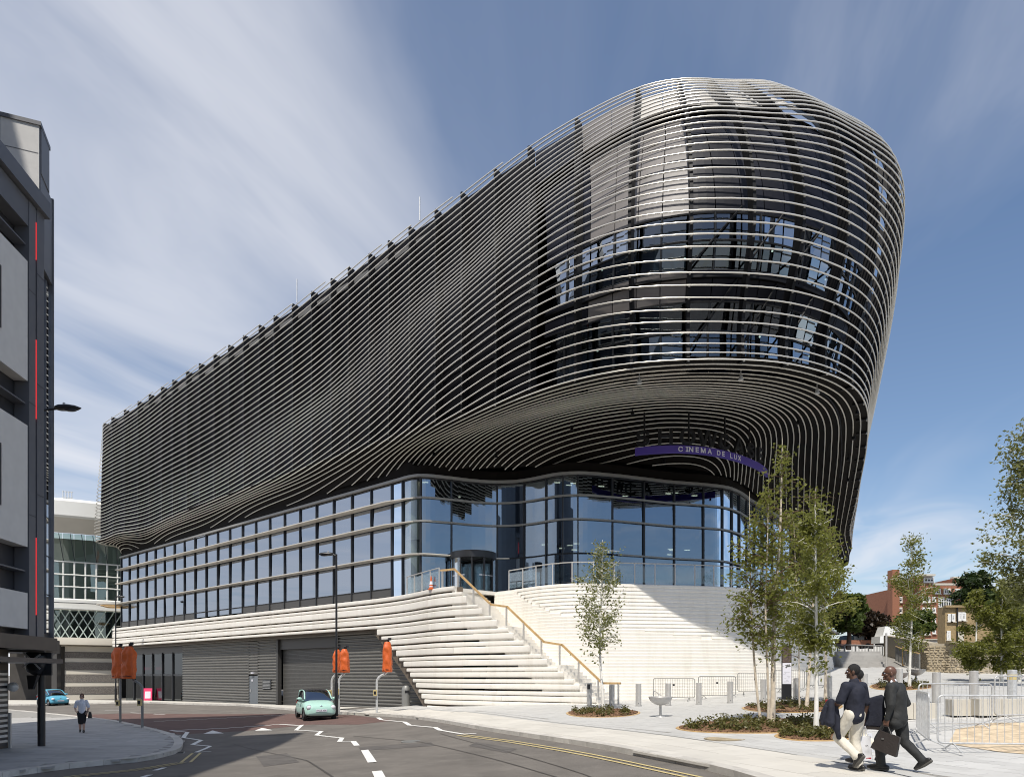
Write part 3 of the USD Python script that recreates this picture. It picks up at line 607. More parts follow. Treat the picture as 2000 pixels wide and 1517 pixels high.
# ---------------------------------------------------------------- the cinema: glass base
WZ = (6.35, 6.95, 8.8, 10.8, 12.2, 13.4)
left_t = np.arange(23.6, -18.6, -2.0)
wl_left = [fac(t, 0.) for t in left_t]
curve = smooth_line([fac(-18.4), fac(-19.4), fac(-20.2), (-5.45, 40.78), (-3.78, 41.3), (-2.4, 41.9), (-.95, 42.2), (.19, 42.06), (1.2, 41.6), (2.03, 41.0), (2.8, 40.5), (3.87, 40.3), (5.9, 40.75), (7.7, 41.4), (9.8, 42.2), (11.8, 42.7), (13.4, 43.3), (14.6, 44.4), (16.2, 46.6), (21.2, 53), (29.3, 65), (34, 72.4), (38.2, 78.8)], 460)
mull_x = [gx_ for gx_ in (-7.4, -6.65, -5.4, -3.7, -.95, .75, 2.0, 3.0, 3.95, 6.0, 8.0, 10., 12., 13.3, 14.1, 14.9, 15.8, 16.8, 17.9, 19.2, 20.6, 22.2)]
idx = [0] + [int(np.argmin(np.abs(curve[:, 0] - x))) for x in mull_x[1:]]
def wallpane(a, b, z0, z1, m, name, off=0., th=.03, pts=None):
    q = np.array([a, b]) if pts is None else np.array(pts); t = unit(q[-1] - q[0]); n = np.array([t[1], -t[0]])
    fr = q + n * off; A_ = np.stack([np.c_[fr, np.full(len(fr), z0)], np.c_[fr, np.full(len(fr), z1)]], 1)
    if name == 'window_pane':                        # no pane sits perfectly true in its frame
        w_ = np.linspace(0, 1, len(fr))[:, None] * rng.normal(0, .014) + np.array([[0, 1.]]) * rng.normal(0, .012) - .01; A_[..., :2] += w_[..., None] * n
    Bk = A_.copy(); Bk[..., :2] -= n * th
    return part(B, name, slabmesh(A_, Bk), m)
segs = [(wl_left[k], wl_left[k + 1], None) for k in range(len(wl_left) - 1)] + [(wl_left[-1], curve[0], None)]
segs += [(curve[i], curve[j], curve[i:j + 1:max(1, (j - i) // 6)] if j - i > 6 else curve[i:j + 1]) for i, j in zip(idx[:-1], idx[1:])]
nl = len(left_t)
door_seg = [k for k, s in enumerate(segs) if s[0][0] < -3.6 and s[1][0] > -1.1 and k >= nl - 1]
for k, (a, b, pts) in enumerate(segs):
    left = k < nl
    if pts is not None and not np.allclose(pts[-1], b): pts = np.vstack([pts, b])
    rows = list(zip(WZ[1:-1] if left else (WZ[0],) + WZ[2:-1], WZ[2:]))
    if left and 8 <= k <= 11: rows[0] = (6.5, 8.8)
    for z0, z1 in rows:
        xm = (a[0] + b[0]) / 2; wallpane(a, b, z0 + .03, z1 - .03, 'glass_corner' if -6.6 < xm < -5.2 else 'glass' if left else 'glass_front', 'window_pane', pts=pts)
    if left and not 8 <= k <= 11: wallpane(a, b, 6.38, 6.92, 'spandrel', 'spandrel_panel', .03, .06)
    t = unit(np.array(b) - a); n = np.array([t[1], -t[0]])
    for z in ((6.35, 6.95, 8.8, 10.8, 12.2, 13.37) if left else (6.40, 8.8, 10.8, 12.2, 13.37)):
        q = np.array([a, b]) if pts is None else pts; part(B, 'transom', MB().tube(np.c_[q + n * .02, np.full(len(q), z)], .045, 4), 'mull')
    part(B, 'mullion', MB().box((b[0] + n[0] * .02, b[1] + n[1] * .02, 9.9), (.075, .15, 7.1), math.atan2(t[1], t[0])), 'mull')
part(B, 'mullion', MB().box((*segs[0][0], 9.9), (.12, .16, 7.1), math.atan2(-D[1], -D[0])), 'mull')
# sunshade shelves: deep perforated shelves on the long side that thin out round the corner
full = np.vstack([np.array(wl_left), curve]); cw = np.r_[0, np.cumsum(np.linalg.norm(np.diff(full, axis=0), axis=1))]
nrmw = np.gradient(full, axis=0); nrmw /= np.linalg.norm(nrmw, axis=1)[:, None]; nrmw = np.stack([nrmw[:, 1], -nrmw[:, 0]], 1); nrmw = gf(nrmw, 2, axis=0, mode='nearest')
def shelf(s0, s1, z, d0, d1, th, m, name, mtl):
    s = np.linspace(s0, s1, m); p = np.stack([np.interp(s, cw, full[:, k]) for k in (0, 1)], 1); n = np.stack([np.interp(s, cw, nrmw[:, k]) for k in (0, 1)], 1); dd = np.linspace(d0, d1, m)[:, None]
    A_ = np.stack([np.c_[p + n * .08, np.full(m, z)], np.c_[p + n * dd, np.full(m, z + .02)]], 1); Bk = A_ - [0, 0, th]
    part(B, name, slabmesh(A_, Bk), mtl)
sl = cw[nl - 1]
for z in (8.8, 10.8, 12.2):
    for k in range(len(left_t) - 1): shelf(cw[k] + .012, cw[k + 1] - .012, z, .62, .62, .055, 2, 'sunshade_shelf', 'shade')
    e = sl + (2.0 if z > 9 else 8.0)
    ss = np.linspace(sl, e, 5)
    for a, b in zip(ss[:-1], ss[1:]): shelf(a + .01, b - .01, z, .62 - .46 * (a - sl) / (e - sl), .62 - .46 * (b - sl) / (e - sl), .055, 4, 'sunshade_shelf', 'shade')
    if z > 9: shelf(e, cw[-1] - 2, z + .03, .16, .14, .09, 160, 'sunshade_shelf', 'trim')
    else: shelf(sl + 15, cw[-1] - 2, z + .03, .14, .14, .09, 120, 'sunshade_shelf', 'trim')
shelf(0, cw[-1] - 2, 13.55, .22, .22, .14, 240, 'eaves_trim', 'trim')
# round canopy of curved shelves at the far end of the long side
for k, r in enumerate((1.6, 1.25, .9)):
    c = fac(24.6, .3); z = 8.75 - .0 * k
    part(B, 'canopy_ring', MB().lathe([(r - .22, z - .08 - .1 * k), (r, z - .05 - .1 * k), (r, z + .02 - .1 * k), (r - .22, z - .02 - .1 * k), (r - .22, z - .08 - .1 * k)], (*c, 0), 28), 'shade' if k == 0 else 'timber')
# black bulkhead from the trim up to the soffit
q = full[::3]; n_ = nrmw[::3]
top = np.array([14.5 if x < -6 else 14.15 for x in q[:, 0]])
part(B, 'bulkhead', MB().grid(np.stack([np.c_[q + n_ * .03, np.full(len(q), 13.5)], np.c_[q + n_ * .03, top]], 1)), 'soffit')
# what the glass lets one guess: floors, a back wall, a big round column at the corner
inn = full[::4] - nrmw[::4] * 4.5
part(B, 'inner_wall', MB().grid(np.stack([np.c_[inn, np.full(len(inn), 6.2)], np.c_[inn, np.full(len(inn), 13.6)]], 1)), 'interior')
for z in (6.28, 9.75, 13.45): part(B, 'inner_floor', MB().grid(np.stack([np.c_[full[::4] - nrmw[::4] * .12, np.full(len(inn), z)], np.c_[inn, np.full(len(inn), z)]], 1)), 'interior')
for t in (-20.8, -12.3, -4.3, 3.7, 11.7, 19.7):
    c = fac(t, -.95) if t > -20 else np.array([-6.06, 41.75]); part(B, 'inner_column', MB().lathe([(.42, 6.3), (.42, 13.4)], (*c, 0), 20), 'column', smooth=True)
for k in range(26):
    s = rng.uniform(sl - 12, sl + 24); p = [np.interp(s, cw, full[:, i]) for i in (0, 1)]; n = [np.interp(s, cw, nrmw[:, i]) for i in (0, 1)]; o = rng.uniform(.9, 3.8); z = 9.68 if k % 2 else 13.38
    part(B, 'ceiling_lamp', MB().box((p[0] - n[0] * o, p[1] - n[1] * o, z), (.35, .12, .03), rng.uniform(0, .3)), 'lamp_on')
# revolving door in the dent of the glass
dc = np.array([-2.35, 41.35]); dr = part(B, 'revolving_door', MB().lathe([(0., 8.55), (1.42, 8.55), (1.42, 8.95), (0., 8.95)], (*dc, 0), 36), 'mull', smooth=30)
for k in range(12):
    a = 2 * math.pi * k / 12
    if k in (8, 9, 10, 2, 3): continue
    g_ = np.linspace(a, a + 2 * math.pi / 12, 4); A_ = np.stack([np.c_[dc + 1.36 * np.stack([np.cos(g_), np.sin(g_)], 1), np.full(4, 6.38)], np.c_[dc + 1.36 * np.stack([np.cos(g_), np.sin(g_)], 1), np.full(4, 8.55)]], 1); Bk = A_.copy(); Bk[..., :2] = dc + (A_[..., :2] - dc) * .985
    part(dr, 'drum_pane', slabmesh(A_, Bk), 'glass_clear')
for k in range(12): part(dr, 'drum_post', MB().box((*(dc + 1.37 * np.array([math.cos(2 * math.pi * k / 12), math.sin(2 * math.pi * k / 12)])), 7.46), (.06, .06, 2.2), 2 * math.pi * k / 12), 'mull')
for k in range(4):
    a = .6 + math.pi / 2 * k; d2 = np.array([math.cos(a), math.sin(a)]); c = dc + d2 * .66
    part(dr, 'door_wing', MB().box((*c, 7.46), (1.28, .03, 2.14), a), 'glass_clear')
    f_ = MB()
    for s in (.05, 1.28): f_.box((*(dc + d2 * s), 7.46), (.06, .06, 2.16), a)
    for z in (6.42, 8.5): f_.box((*c, z), (1.28, .06, .08), a)
    part(dr, 'wing_frame', f_, 'mull')
for side in (-1, 1):
    m = MB()
    for k in range(9):
        g_ = -math.pi / 2 + side * .35 + side * k * .08; m.box((*(dc + 1.385 * np.array([math.cos(g_), math.sin(g_)])), 7.5), (.012, .05, .05), g_)
    part(dr, 'safety_dots', m, 'letter_white')

# ---------------------------------------------------------------- the cinema: ground floor of ribbed metal, band of white courses
def facwall(t0, t1, z0, z1, off, mtl, name, th=.1):
    a, b = fac(t0, off), fac(t1, off); return wallpane(a, b, z0, z1, mtl, name, 0., th)
zb = 4.28
def ribs_metal(t0, t1, z0, z1, name='ribbed_cladding', off=-.25, slope=None):
    pr = []; z = z0; pitch = .22
    while z < z1 - .01:
        pr += [(0., z), (.0, z + .07), (.10, z + .085), (.11, z + .15), (.06, z + .20)]; z += pitch
    pr += [(0., z1), (-.1, z1), (-.1, z0)]
    tt = np.linspace(t0, t1, 14); path = np.array([fac(t, off) for t in tt]); part(B, name, sweep(path, pr + [pr[0]], False), 'ribbed')
ribs_metal(10.4, -1.0, -1.2, 4.35); ribs_metal(-2.35, -5.0, -1.2, 4.35); ribs_metal(-12.6, -24.2, -.8, 4.35)
ribs_metal(-1.0, -2.35, 1.62, 4.35)
sd = facwall(-1.04, -2.31, -.72, 1.55, -.2, 'door_grey', 'service_door', .08)
part(sd, 'handle', MB().box((*fac(-1.25, -.16), .4), (.05, .08, .22), .7), 'galv'); part(sd, 'notice', MB().box((*fac(-1.5, -.17), 1.2), (.16, .02, .16), math.atan2(-D[1], -D[0])), 'letter_white')
vg = facwall(-3.1, -4.3, .55, 1.25, -.12, 'mull', 'vent_grille', .06)
for k in range(6): part(vg, 'slat', MB().box((*fac(-3.7, -.10), .62 + k * .11), (1.0, .05, .03), math.atan2(-D[1], -D[0])), 'galv')
part(B, 'door_lamp', MB().box((*fac(-1.7, -.1), 1.78), (.3, .16, .1), math.atan2(-D[1], -D[0])), 'letter_white')
pz = -.8
rs = MB(); k = 0
while pz < 3.55:
    a, b = fac(-5.25, -.55), fac(-12.45, -.55); n = -NO * 0
    rs.hexa([np.r_[a, pz], np.r_[b, pz], np.r_[b - NO * .05, pz], np.r_[a - NO * .05, pz]], [np.r_[a + NO * .0, pz + .085], np.r_[b, pz + .085], np.r_[b - NO * .05, pz + .085], np.r_[a - NO * .05, pz + .085]]); pz += .1
part(B, 'roller_shutter', rs, 'shutter')
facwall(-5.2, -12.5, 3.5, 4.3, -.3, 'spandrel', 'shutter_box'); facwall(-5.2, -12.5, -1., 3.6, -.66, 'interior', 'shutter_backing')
for t in (-5.12, -12.55): part(B, 'shutter_guide', MB().box((*fac(t, -.28), 1.75), (.22, .3, 5.2), math.atan2(-D[1], -D[0])), 'spandrel')
for k, (t0, t1) in enumerate(zip(np.linspace(23.6, 10.6, 7)[:-1], np.linspace(23.6, 10.6, 7)[1:])):
    for z0, z1 in ((-1.1, 1.6), (1.68, 3.6)): facwall(t0 - .05, t1 + .05, z0, z1, -.4, 'glass_shop', 'shop_pane', .03)
    part(B, 'shop_post', MB().box((*fac(t1, -.36), 1.3), (.1, .14, 4.8), math.atan2(-D[1], -D[0])), 'mull')
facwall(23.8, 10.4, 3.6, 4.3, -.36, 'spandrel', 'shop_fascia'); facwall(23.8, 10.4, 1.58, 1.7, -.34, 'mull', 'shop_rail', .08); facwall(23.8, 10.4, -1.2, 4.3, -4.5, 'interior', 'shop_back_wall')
X['pink_glow'] = usdkit.material(stage, '/World/Looks/pink_glow', {'e': ('emission', {'color': (.9, .12, .25), 'strength': .55})}, [], surface='e.emission')
for t, w in ((19.9, 1.5), (17.2, 1.7)):
    m = MB()
    for k in range(7): m.box((*fac(t - w * k / 7, -.75), 2.25), (.15, .04, .22 if k % 3 else .32), math.atan2(-D[1], -D[0]))
    part(B, 'shop_sign', m, 'pink_glow')
for t in (21, 18, 16, 13.5, 12): part(B, 'shop_plant', MB().ball((*fac(t, -1.6), -.1), (.4, .4, .7), 1), 'leaf_dark')
# white precast courses: band along the long side, then the flank wall of the stair
LWp = np.array([(-3.2, 36.4), (3.85, 32.1)]); LS = unit(LWp[1] - LWp[0]); LN = np.array([-LS[1], LS[0]])
flank = np.vstack([[fac(t, .42) for t in np.linspace(24.6, -16.5, 60)], smooth_line([fac(-16.5, .42), fac(-18.5, .5), fac(-20.8, .85), (-4.1, 37.25), (-3.2, 36.4)], 24)[1:], [LWp[0] + LS * s for s in np.linspace(.35, 9.2, 40)]])
cf = np.r_[0, np.cumsum(np.linalg.norm(np.diff(flank, axis=0), axis=1))]
s_at = lambda p: cf[np.argmin(np.linalg.norm(flank - p, axis=1))]
sS0 = s_at(LWp[0])
edges = [6.34]; k = 0; hs = [.34, .22, .50, .20, .42, .22, .46, .24, .40, .26, .44, .24, .40, .24, .36, .24, .36, .24, .3]
while edges[-1] > -.9: edges.append(edges[-1] - hs[k % len(hs)]); k += 1
s_diag0, s_diag1 = s_at(fac(-17.0, .42)), s_at(fac(-23.6, .9))
s_diag1 = max(s_diag1, s_diag0 + 6.3)
def stair_z(d): return 6.3 - d * (6.05 / 8.6)         # top edge of the flank, d metres down the stair
for k, (zt, zl) in enumerate(zip(edges[:-1], edges[1:])):
    s1 = sS0 + (6.3 - zt) / 6.05 * 8.6 + .25
    if zl >= zb - .12: s0 = 0.
    else:
        f = np.clip((zb - zl) / (zb + .5), 0, 1); s0 = s_diag0 + (s_diag1 - s_diag0) * f ** .82
    if zl < zb - .12 and s1 - s0 < .4: continue
    s1 = min(s1, cf[-1] - .05)
    if s1 <= s0 + .2: continue
    h = zt - zl; d, gr = (.085, .085) if h > .3 else (.06, .03)
    gr = .10 if h > .3 else .04
    prof = [(-.19, zl + gr), (d * .4, zl + gr), (d * .7, zl + gr + .015), (d * .95, zl + gr + .05), (d, zt - .05), (d * .8, zt - .012), (d * .4, zt), (-.19, zt)]
    splits = np.arange(s0, s1, 6.0); splits = np.r_[splits, s1] if s1 - splits[-1] > 1.5 or len(splits) == 1 else np.r_[splits[:-1], s1]
    for a, b in zip(splits[:-1], splits[1:]):
        ss = np.linspace(a + .006, b - .006, max(4, int((b - a) / .5))); path = np.stack([np.interp(ss, cf, flank[:, i]) for i in (0, 1)], 1)
        part(B, 'white_course', sweep(path, prof + [prof[0]], True), 'white_worn', smooth=40)
bk = [(-.24, -1.), (-.24, 6.3)]
ss = np.linspace(s_diag0 - .3, sS0 + .6, 30); path = np.stack([np.interp(ss, cf, flank[:, i]) for i in (0, 1)], 1)
gt = MB(); A_ = []
for s, p in zip(ss, path): A_.append([[*p, max(-1., zb - (s - s_diag0) / (s_diag1 - s_diag0) * 5.2) if s > s_diag0 else zb], [*p, 6.3]])
part(B, 'course_backing', gt.grid(np.array(A_) + np.r_[LN * .16, 0]), 'groove')
part(B, 'course_backing', MB().grid(np.array([[[*fac(t, .26), zb], [*fac(t, .26), 6.3]] for t in np.linspace(24.5, -17.5, 20)])), 'groove')
# soffit of the white band above the metal wall
m = MB(); A_ = [[*fac(t, .42), zb] for t in (24.6, -17)]; Bk = [[*fac(t, -.5), zb] for t in (24.6, -17)]; m.grid(np.array([A_, Bk])); part(B, 'band_soffit', m, 'joint')

# terrace plinth: curved leaning wall with fine grooves above, plain stone below
tl = smooth_line([(-.9, 38.6), (.37, 37.3), (1.6, 35.9), (3.4, 35.0), (6.6, 35.4), (10.9, 36.2), (13.6, 37.4), (16.5, 39.4), (19.2, 42.6), (21.5, 47.5), (23, 54)], 120)
tv = np.gradient(tl, axis=0); tv /= np.linalg.norm(tv, axis=1)[:, None]; tn = np.stack([tv[:, 1], -tv[:, 0]], 1)
def plinth_off(z): return .05 + .95 * (max(0, 6.3 - z) / 6.3) ** 1.25
cl_ = np.r_[0, np.cumsum(np.linalg.norm(np.diff(tl, axis=0), axis=1))]
zg = np.interp(cl_, [0, 1.6, 4.2, 6.5, 10, 16, 40], [6.3, 6.2, 5.0, 4.3, 3.8, 3.2, 3.2])
zz = np.arange(6.3, 3.1, -.19)
for zt, zl in zip(zz[:-1], zz[1:]):
    i0 = int(np.argmax(zg <= zl + .1))
    cuts = np.unique(np.r_[i0, [c for c in range(17, 120, 17) if c > i0 + 4], 119])
    for a, b in zip(cuts[:-1], cuts[1:]):
        p = tl[a:b + 1]; n = tn[a:b + 1]; lip = .024
        m = MB().grid(np.stack([np.c_[p + n * o, np.full(len(p), z)] for o, z in ((plinth_off(zl) - .03, zl + .004), (plinth_off(zl) + lip, zl + .05), (plinth_off(zt) + lip, zt - .03), (plinth_off(zt) - .02, zt - .004), (-.3, zt - .002))], 1)); part(B, 'plinth_course', m, 'white_worn')
zr = 6.3
while zr > -.3:                                       # low plain steps that fan round the foot of the plinth
    zl = zr - .168; ok = np.nonzero(zg >= zr - .05)[0]; b = ok[-1] if len(ok) else 0
    if zr <= 3.2: b = 119
    if b >= 4:
        p = tl[:b + 1]; n = tn[:b + 1]; o = plinth_off(zr) + .04
        part(B, 'plinth_step', MB().grid(np.stack([np.c_[p + n * oo, np.full(len(p), z)] for oo, z in ((o + .012, zl - .02), (o + .02, zr - .012), (o + .008, zr), (-.3, zr + .001))], 1)), 'white_worn')
    zr = zl
part(B, 'plinth_backing', MB().grid(np.stack([np.c_[tl + tn * (plinth_off(z) - .012), np.full(len(tl), z)] for z in np.linspace(-.4, 6.27, 16)], 1)), 'white_worn', smooth=True)
# terrace floor
tf = Polygon(np.vstack([tl[:-6], full[::-6][4:44], [(-3.6, 41.0), (-4.6, 39.6), (-3.1, 36.6)]])).buffer(0)
tf = tf if tf.geom_type == 'Polygon' else max(tf.geoms, key=lambda g: g.area)
part(B, 'terrace_floor', MB().prism(tf, 6.12, 6.31), 'stair')

# ---------------------------------------------------------------- staircase, handrails, balustrades, sign
ST_ = thing('staircase', 'broad white stone stair rising beside the stepped white flank wall to the entrance', 'staircase', loc=np.r_[LWp[1], .2])
prof_s, prof_z = [-.3], [6.3]; s, z = 0., 6.3; nst = 36; rise = 6.05 / nst; going = (8.6 - 2 * .8) / nst; W_ = 2.75
for k in range(nst):
    g_ = going + (.8 if k in (12, 24) else 0)
    z -= rise; a, b = s, s + g_ + .03
    q = [LWp[0] + LS * a + LN * .02, LWp[0] + LS * b + LN * .02, LWp[0] + LS * b + LN * (W_ + .10 * k * .3), LWp[0] + LS * a + LN * (W_ + .10 * k * .3)]
    lo = z - 1.3
    m = MB().hexa(np.c_[np.array(q), np.full(4, lo)], np.c_[np.array(q), np.full(4, z)]); part(ST_, 'step', m, 'stair')
    s += g_; prof_s.append(s); prof_z.append(z)
rail_s = [-.9, 0] + [x for k, x in enumerate(prof_s[1:]) if k in (11, 12, 23, 24)] + [prof_s[-1], prof_s[-1] + .9]
rail_z = [6.3, 6.3] + [z for k, z in enumerate(prof_z[1:]) if k in (11, 12, 23, 24)] + [prof_z[-1], prof_z[-1]]
for k, (nm, o, lab) in enumerate((('stair_handrail', .22, 'timber topped handrail on steel posts descending along the stair'),)):
    H_ = thing(nm, lab, 'handrail', loc=np.r_[LWp[1], .2])
    R_ = [np.r_[LWp[0] + LS * s + LN * o, z + .98] for s, z in zip(rail_s, rail_z)]
    sec = MB()
    for a, b in zip(R_[:-1], R_[1:]): sec.bar(a - .02 * unit(b - a), b + .02 * unit(b - a), .085, .10)
    part(H_, 'timber_rail', sec, 'timber')
    for s in np.arange(-.8, prof_s[-1] + .9, 1.02):
        z = np.interp(s, rail_s, rail_z); p = LWp[0] + LS * s + LN * o
        part(H_, 'post', MB().box((*p, z + .40), (.05, .11, 1.10), math.atan2(LS[1], LS[0])), 'steel')
def balustrade(path, z, label, step=1.12):
    l = resample(path, step); t = thing('balustrade', label, 'balustrade', loc=(*l[len(l) // 2], z))
    for p in l: part(t, 'post', MB().box((*p, z + .55), (.055, .055, 1.1)), 'steel')
    for a, b in zip(l[:-1], l[1:]):
        d_ = b - a; part(t, 'glass_panel', MB().bar(np.r_[a + d_ * .06, z + .55], np.r_[b - d_ * .06, z + .55], .014, .86), 'glass_clear')
    part(t, 'top_rail', MB().tube(np.c_[l, np.full(len(l), z + 1.12)], .03, 6), 'steel')
balustrade([fac(-20.4, .55), (-4.75, 38.2), (-3.95, 37.05)], 6.3, 'short glass balustrade between the corner column and the stair head', 1.0)
balustrade((tl - tn * .12)[3:92], 6.3, 'long curved glass balustrade along the terrace above the plinth wall')
c_ = at(842, 1147, 37.6); cn = thing('traffic_cone', 'orange and white traffic cone at the head of the stair', 'traffic cone', loc=(c_[0], c_[1], 6.31), rot=0)
part(cn, 'foot', MB().box((0, 0, .02), (.32, .32, .04)), 'orange_bag'); part(cn, 'cone', MB().lathe([(.125, .04), (.03, .73), (0, .75)], sides=16), 'orange_bag', smooth=30); part(cn, 'sleeve', MB().lathe([(.098, .27), (.068, .46)], sides=16).lathe([(.115, .14), (.107, .19)], sides=16), 'letter_white', smooth=True)
sg = CubicSpline(np.linspace(0, 1, 8), np.array([(6.75, 37.4), (8., 37.05), (9.3, 37.0), (10.6, 37.3), (12., 38.), (13.3, 38.95), (14.5, 40.1), (15.5, 41.5)]))(np.linspace(0, 1, 80))
cs_ = np.r_[0, np.cumsum(np.linalg.norm(np.diff(sg, axis=0), axis=1))]
SG = thing('cinema_sign', 'curved purple sign with white lettering and big black letters hung under the overhang', 'sign', loc=(10.6, 37.3, 13.6))
t_ = np.gradient(sg, axis=0); t_ /= np.linalg.norm(t_, axis=1)[:, None]; n_s = np.stack([t_[:, 1], -t_[:, 0]], 1)
fr = np.stack([np.c_[sg + n_s * .06, np.full(80, 13.62)], np.c_[sg + n_s * .06, np.full(80, 14.03)]], 1); bk_ = fr.copy(); bk_[..., :2] -= n_s[:, None] * .12
part(SG, 'purple_band', slabmesh(fr, bk_), 'purple')
def letter(ch, s, z, h, depth, bold, off, mtl, name, sx=1.):
    m = meshkit.text_mesh(ch, h, depth, bold); v = np.array(m.vertices); w = v[:, 0].max() + v[:, 0].min(); v[:, 0] = (v[:, 0] - w / 2) * sx
    p = np.array([np.interp(s, cs_, sg[:, k]) for k in (0, 1)]); tt_ = unit([np.interp(s, cs_, t_[:, k]) for k in (0, 1)]); nn_ = np.array([tt_[1], -tt_[0]])
    V = np.c_[p + v[:, :1] * tt_ + nn_ * (off + v[:, 2:]), z + v[:, 1]]
    part(SG, name, (V, m.faces), mtl)
for k, ch in enumerate('SHOWCASE'): letter(ch, .42 + k * 1.2, 14.12, .80, .16, True, -.05, 'black', 'black_letter', 1.15)
s = 2.42
for ch in 'CINEMA DE LUX':
    if ch != ' ': letter(ch, s, 13.70, .25, .02, True, .062, 'letter_white', 'white_letter', 1.15)
    s += {'I': .22, ' ': .26, 'M': .42}.get(ch, .36)
for s in (.5, 2.9, 5.3, 7.6): p = [np.interp(s, cs_, sg[:, k]) for k in (0, 1)]; part(SG, 'hanger', MB().tube([(*p, 14.0), (*p, 15.9)], .05, 6), 'black')

# ---------------------------------------------------------------- the shaded office building at the left edge
X['office_grey'] = mat('office_grey', (.115, .118, .13), .45, .1, var=.06, scale=1.5)
X['office_dark'] = mat('office_dark', (.03, .03, .034), .35)
X['office_pale'] = mat('office_pale', (.55, .54, .52), .7, var=.05, scale=3., bump=.1, bscale=60.)
X['office_brown'] = mat('office_brown', (.085, .072, .062), .5, .2, var=.15, scale=2.)
X['glass_dark'] = glassmat('glass_dark', (.06, .07, .08), .12, .8)
X['red_led'] = usdkit.material(stage, '/World/Looks/red_led', {'e': ('emission', {'color': (.75, .05, .06), 'strength': .9})}, [], surface='e.emission')
Q0 = np.array([-14.28, 20.]); QA = unit([-.132, .991]); QM = np.array([QA[1], -QA[0]]); qa = math.atan2(QA[1], QA[0])
Qp = lambda t, o: Q0 + QA * t + QM * o
OB = thing('office_building', 'grey clad office building in shade with pale panels and thin red light strips', 'building', loc=(*Q0, -.5))
def qbox(t0, t1, o0, o1, z0, z1, mtl, name, owner=None):
    b = [Qp(t0, o0), Qp(t0, o1), Qp(t1, o1), Qp(t1, o0)]
    return part(owner or OB, name, MB().hexa(np.c_[b, np.full(4, z0)][::-1], np.c_[b, np.full(4, z1)][::-1]), mtl)
qbox(-46, .80, -16, -.30, 2.7, 15.7, 'office_dark', 'wall')
qbox(-46, -7.6, -16, 1.0, 2.4, 25.5, 'office_grey', 'rear_block'); qbox(-46, .5, -16, -4.6, 15.6, 36., 'office_grey', 'set_back_block')
qbox(-46, .9, -16, .25, 15.55, 16.05, 'office_grey', 'cornice'); qbox(-46, .85, -16, .1, 14.75, 15.5, 'office_grey', 'top_fascia')
for z0, z1 in ((10.2, 13.7), (5.35, 8.9), (2.95, 4.0)):
    for t0 in (-3.2, -6.4, -9.6, -12.8): 
        pp = qbox(t0 + (0 if t0 > -3.3 else .0), t0 + 3.16, -.28, .10, z0, z1, 'office_pale', 'pale_panel')
        if z1 - z0 > 2: wf = qbox(t0 + .8, t0 + 1.85, .1, .13, z0 + .9, z0 + 2.6, 'office_dark', 'slit_window', pp)
for z in (9.55, 4.65, 14.2): qbox(-13, -.04, -.28, .04, z - .02, z + .02, 'office_grey', 'window_rail')
qbox(.0, .34, -.28, .12, 2.7, 15.5, 'office_grey', 'corner_pier'); qbox(.42, .80, -.28, .12, 2.7, 15.6, 'office_grey', 'corner_pier')
for z in (12.9, 9.6, 6.3): qbox(.002, .338, .12, .125, z, z + .02, 'office_dark', 'panel_joint'); qbox(.422, .798, .12, .125, z + .7, z + .72, 'office_dark', 'panel_joint')
for z0, z1 in ((14.0, 15.1), (9.25, 11.6), (3.4, 5.7)): qbox(.345, .385, -.1, .135, z0, z1, 'red_led', 'red_strip')
qbox(.345, .415, -.25, .02, 2.8, 15.5, 'office_dark', 'strip_channel')
A0 = Qp(.82, -.02); QE = unit([-.36, .93]); QN = np.array([QE[1], -QE[0]])
def ebox(s0, s1, o0, o1, z0, z1, mtl, name):
    b = [A0 + QE * s0 + QN * o0, A0 + QE * s0 + QN * o1, A0 + QE * s1 + QN * o1, A0 + QE * s1 + QN * o0]
    return part(OB, name, MB().hexa(np.c_[b, np.full(4, z0)][::-1], np.c_[b, np.full(4, z1)][::-1]), mtl)
ebox(.0, 1.38, -14, -.06, 2.7, 18.2, 'office_dark', 'bay_core')
for k in range(9):
    for s0, s1 in ((.03, .66), (.70, 1.34)): ebox(s0, s1, -.05, -.01, 2.95 + k * 1.22, 2.95 + k * 1.22 + 1.18, 'glass_dark', 'bay_pane')
ebox(.0, 1.38, -.055, .03, 14.2, 16.9, 'office_grey', 'bay_fascia'); ebox(1.34, 1.42, -.06, .06, 2.7, 17.0, 'office_grey', 'bay_edge'); ebox(.66, .70, -.05, .02, 2.9, 14., 'office_grey', 'bay_mullion')
ebox(.02, .9, -.2, .05, 16.9, 18.35, 'office_grey', 'tower_cap')
ebox(-.05, -.004, -14, .0, 16.0, 18.3, 'office_pale', 'tower_front')
for o in (-1.0, -2.2, -3.4): ebox(-.056, -.05, o, o + .02, 16.0, 18.3, 'office_grey', 'panel_joint')
ebox(-.057, -.05, -14, -.02, 17.45, 17.47, 'office_grey', 'panel_joint'); ebox(-.09, 1.0, -14, .06, 18.3, 18.42, 'office_grey', 'tower_coping')
qbox(-46, 1.3, -16, .25, 2.35, 2.75, 'office_brown', 'first_floor_edge'); ebox(-.3, 1.5, -6, .2, 2.3, 2.72, 'office_brown', 'first_floor_edge')
qbox(-46, .3, -.6, .9, 1.95, 2.08, 'office_dark', 'entrance_canopy')
qbox(-46, .2, -16, -.55, -1.2, 2.4, 'office_brown', 'shop_wall')
for k in range(14): qbox(-.62, .02, -.55, -.47, -.35 + k * .15, -.28 + k * .15, 'galv' if k % 2 else 'steel', 'louvre_slat')
qbox(-.68, .08, -.55, -.52, -.45, 1.75, 'office_dark', 'louvre_frame'); qbox(-1.7, -.72, -.56, -.50, -.9, 1.7, 'spandrel', 'door')
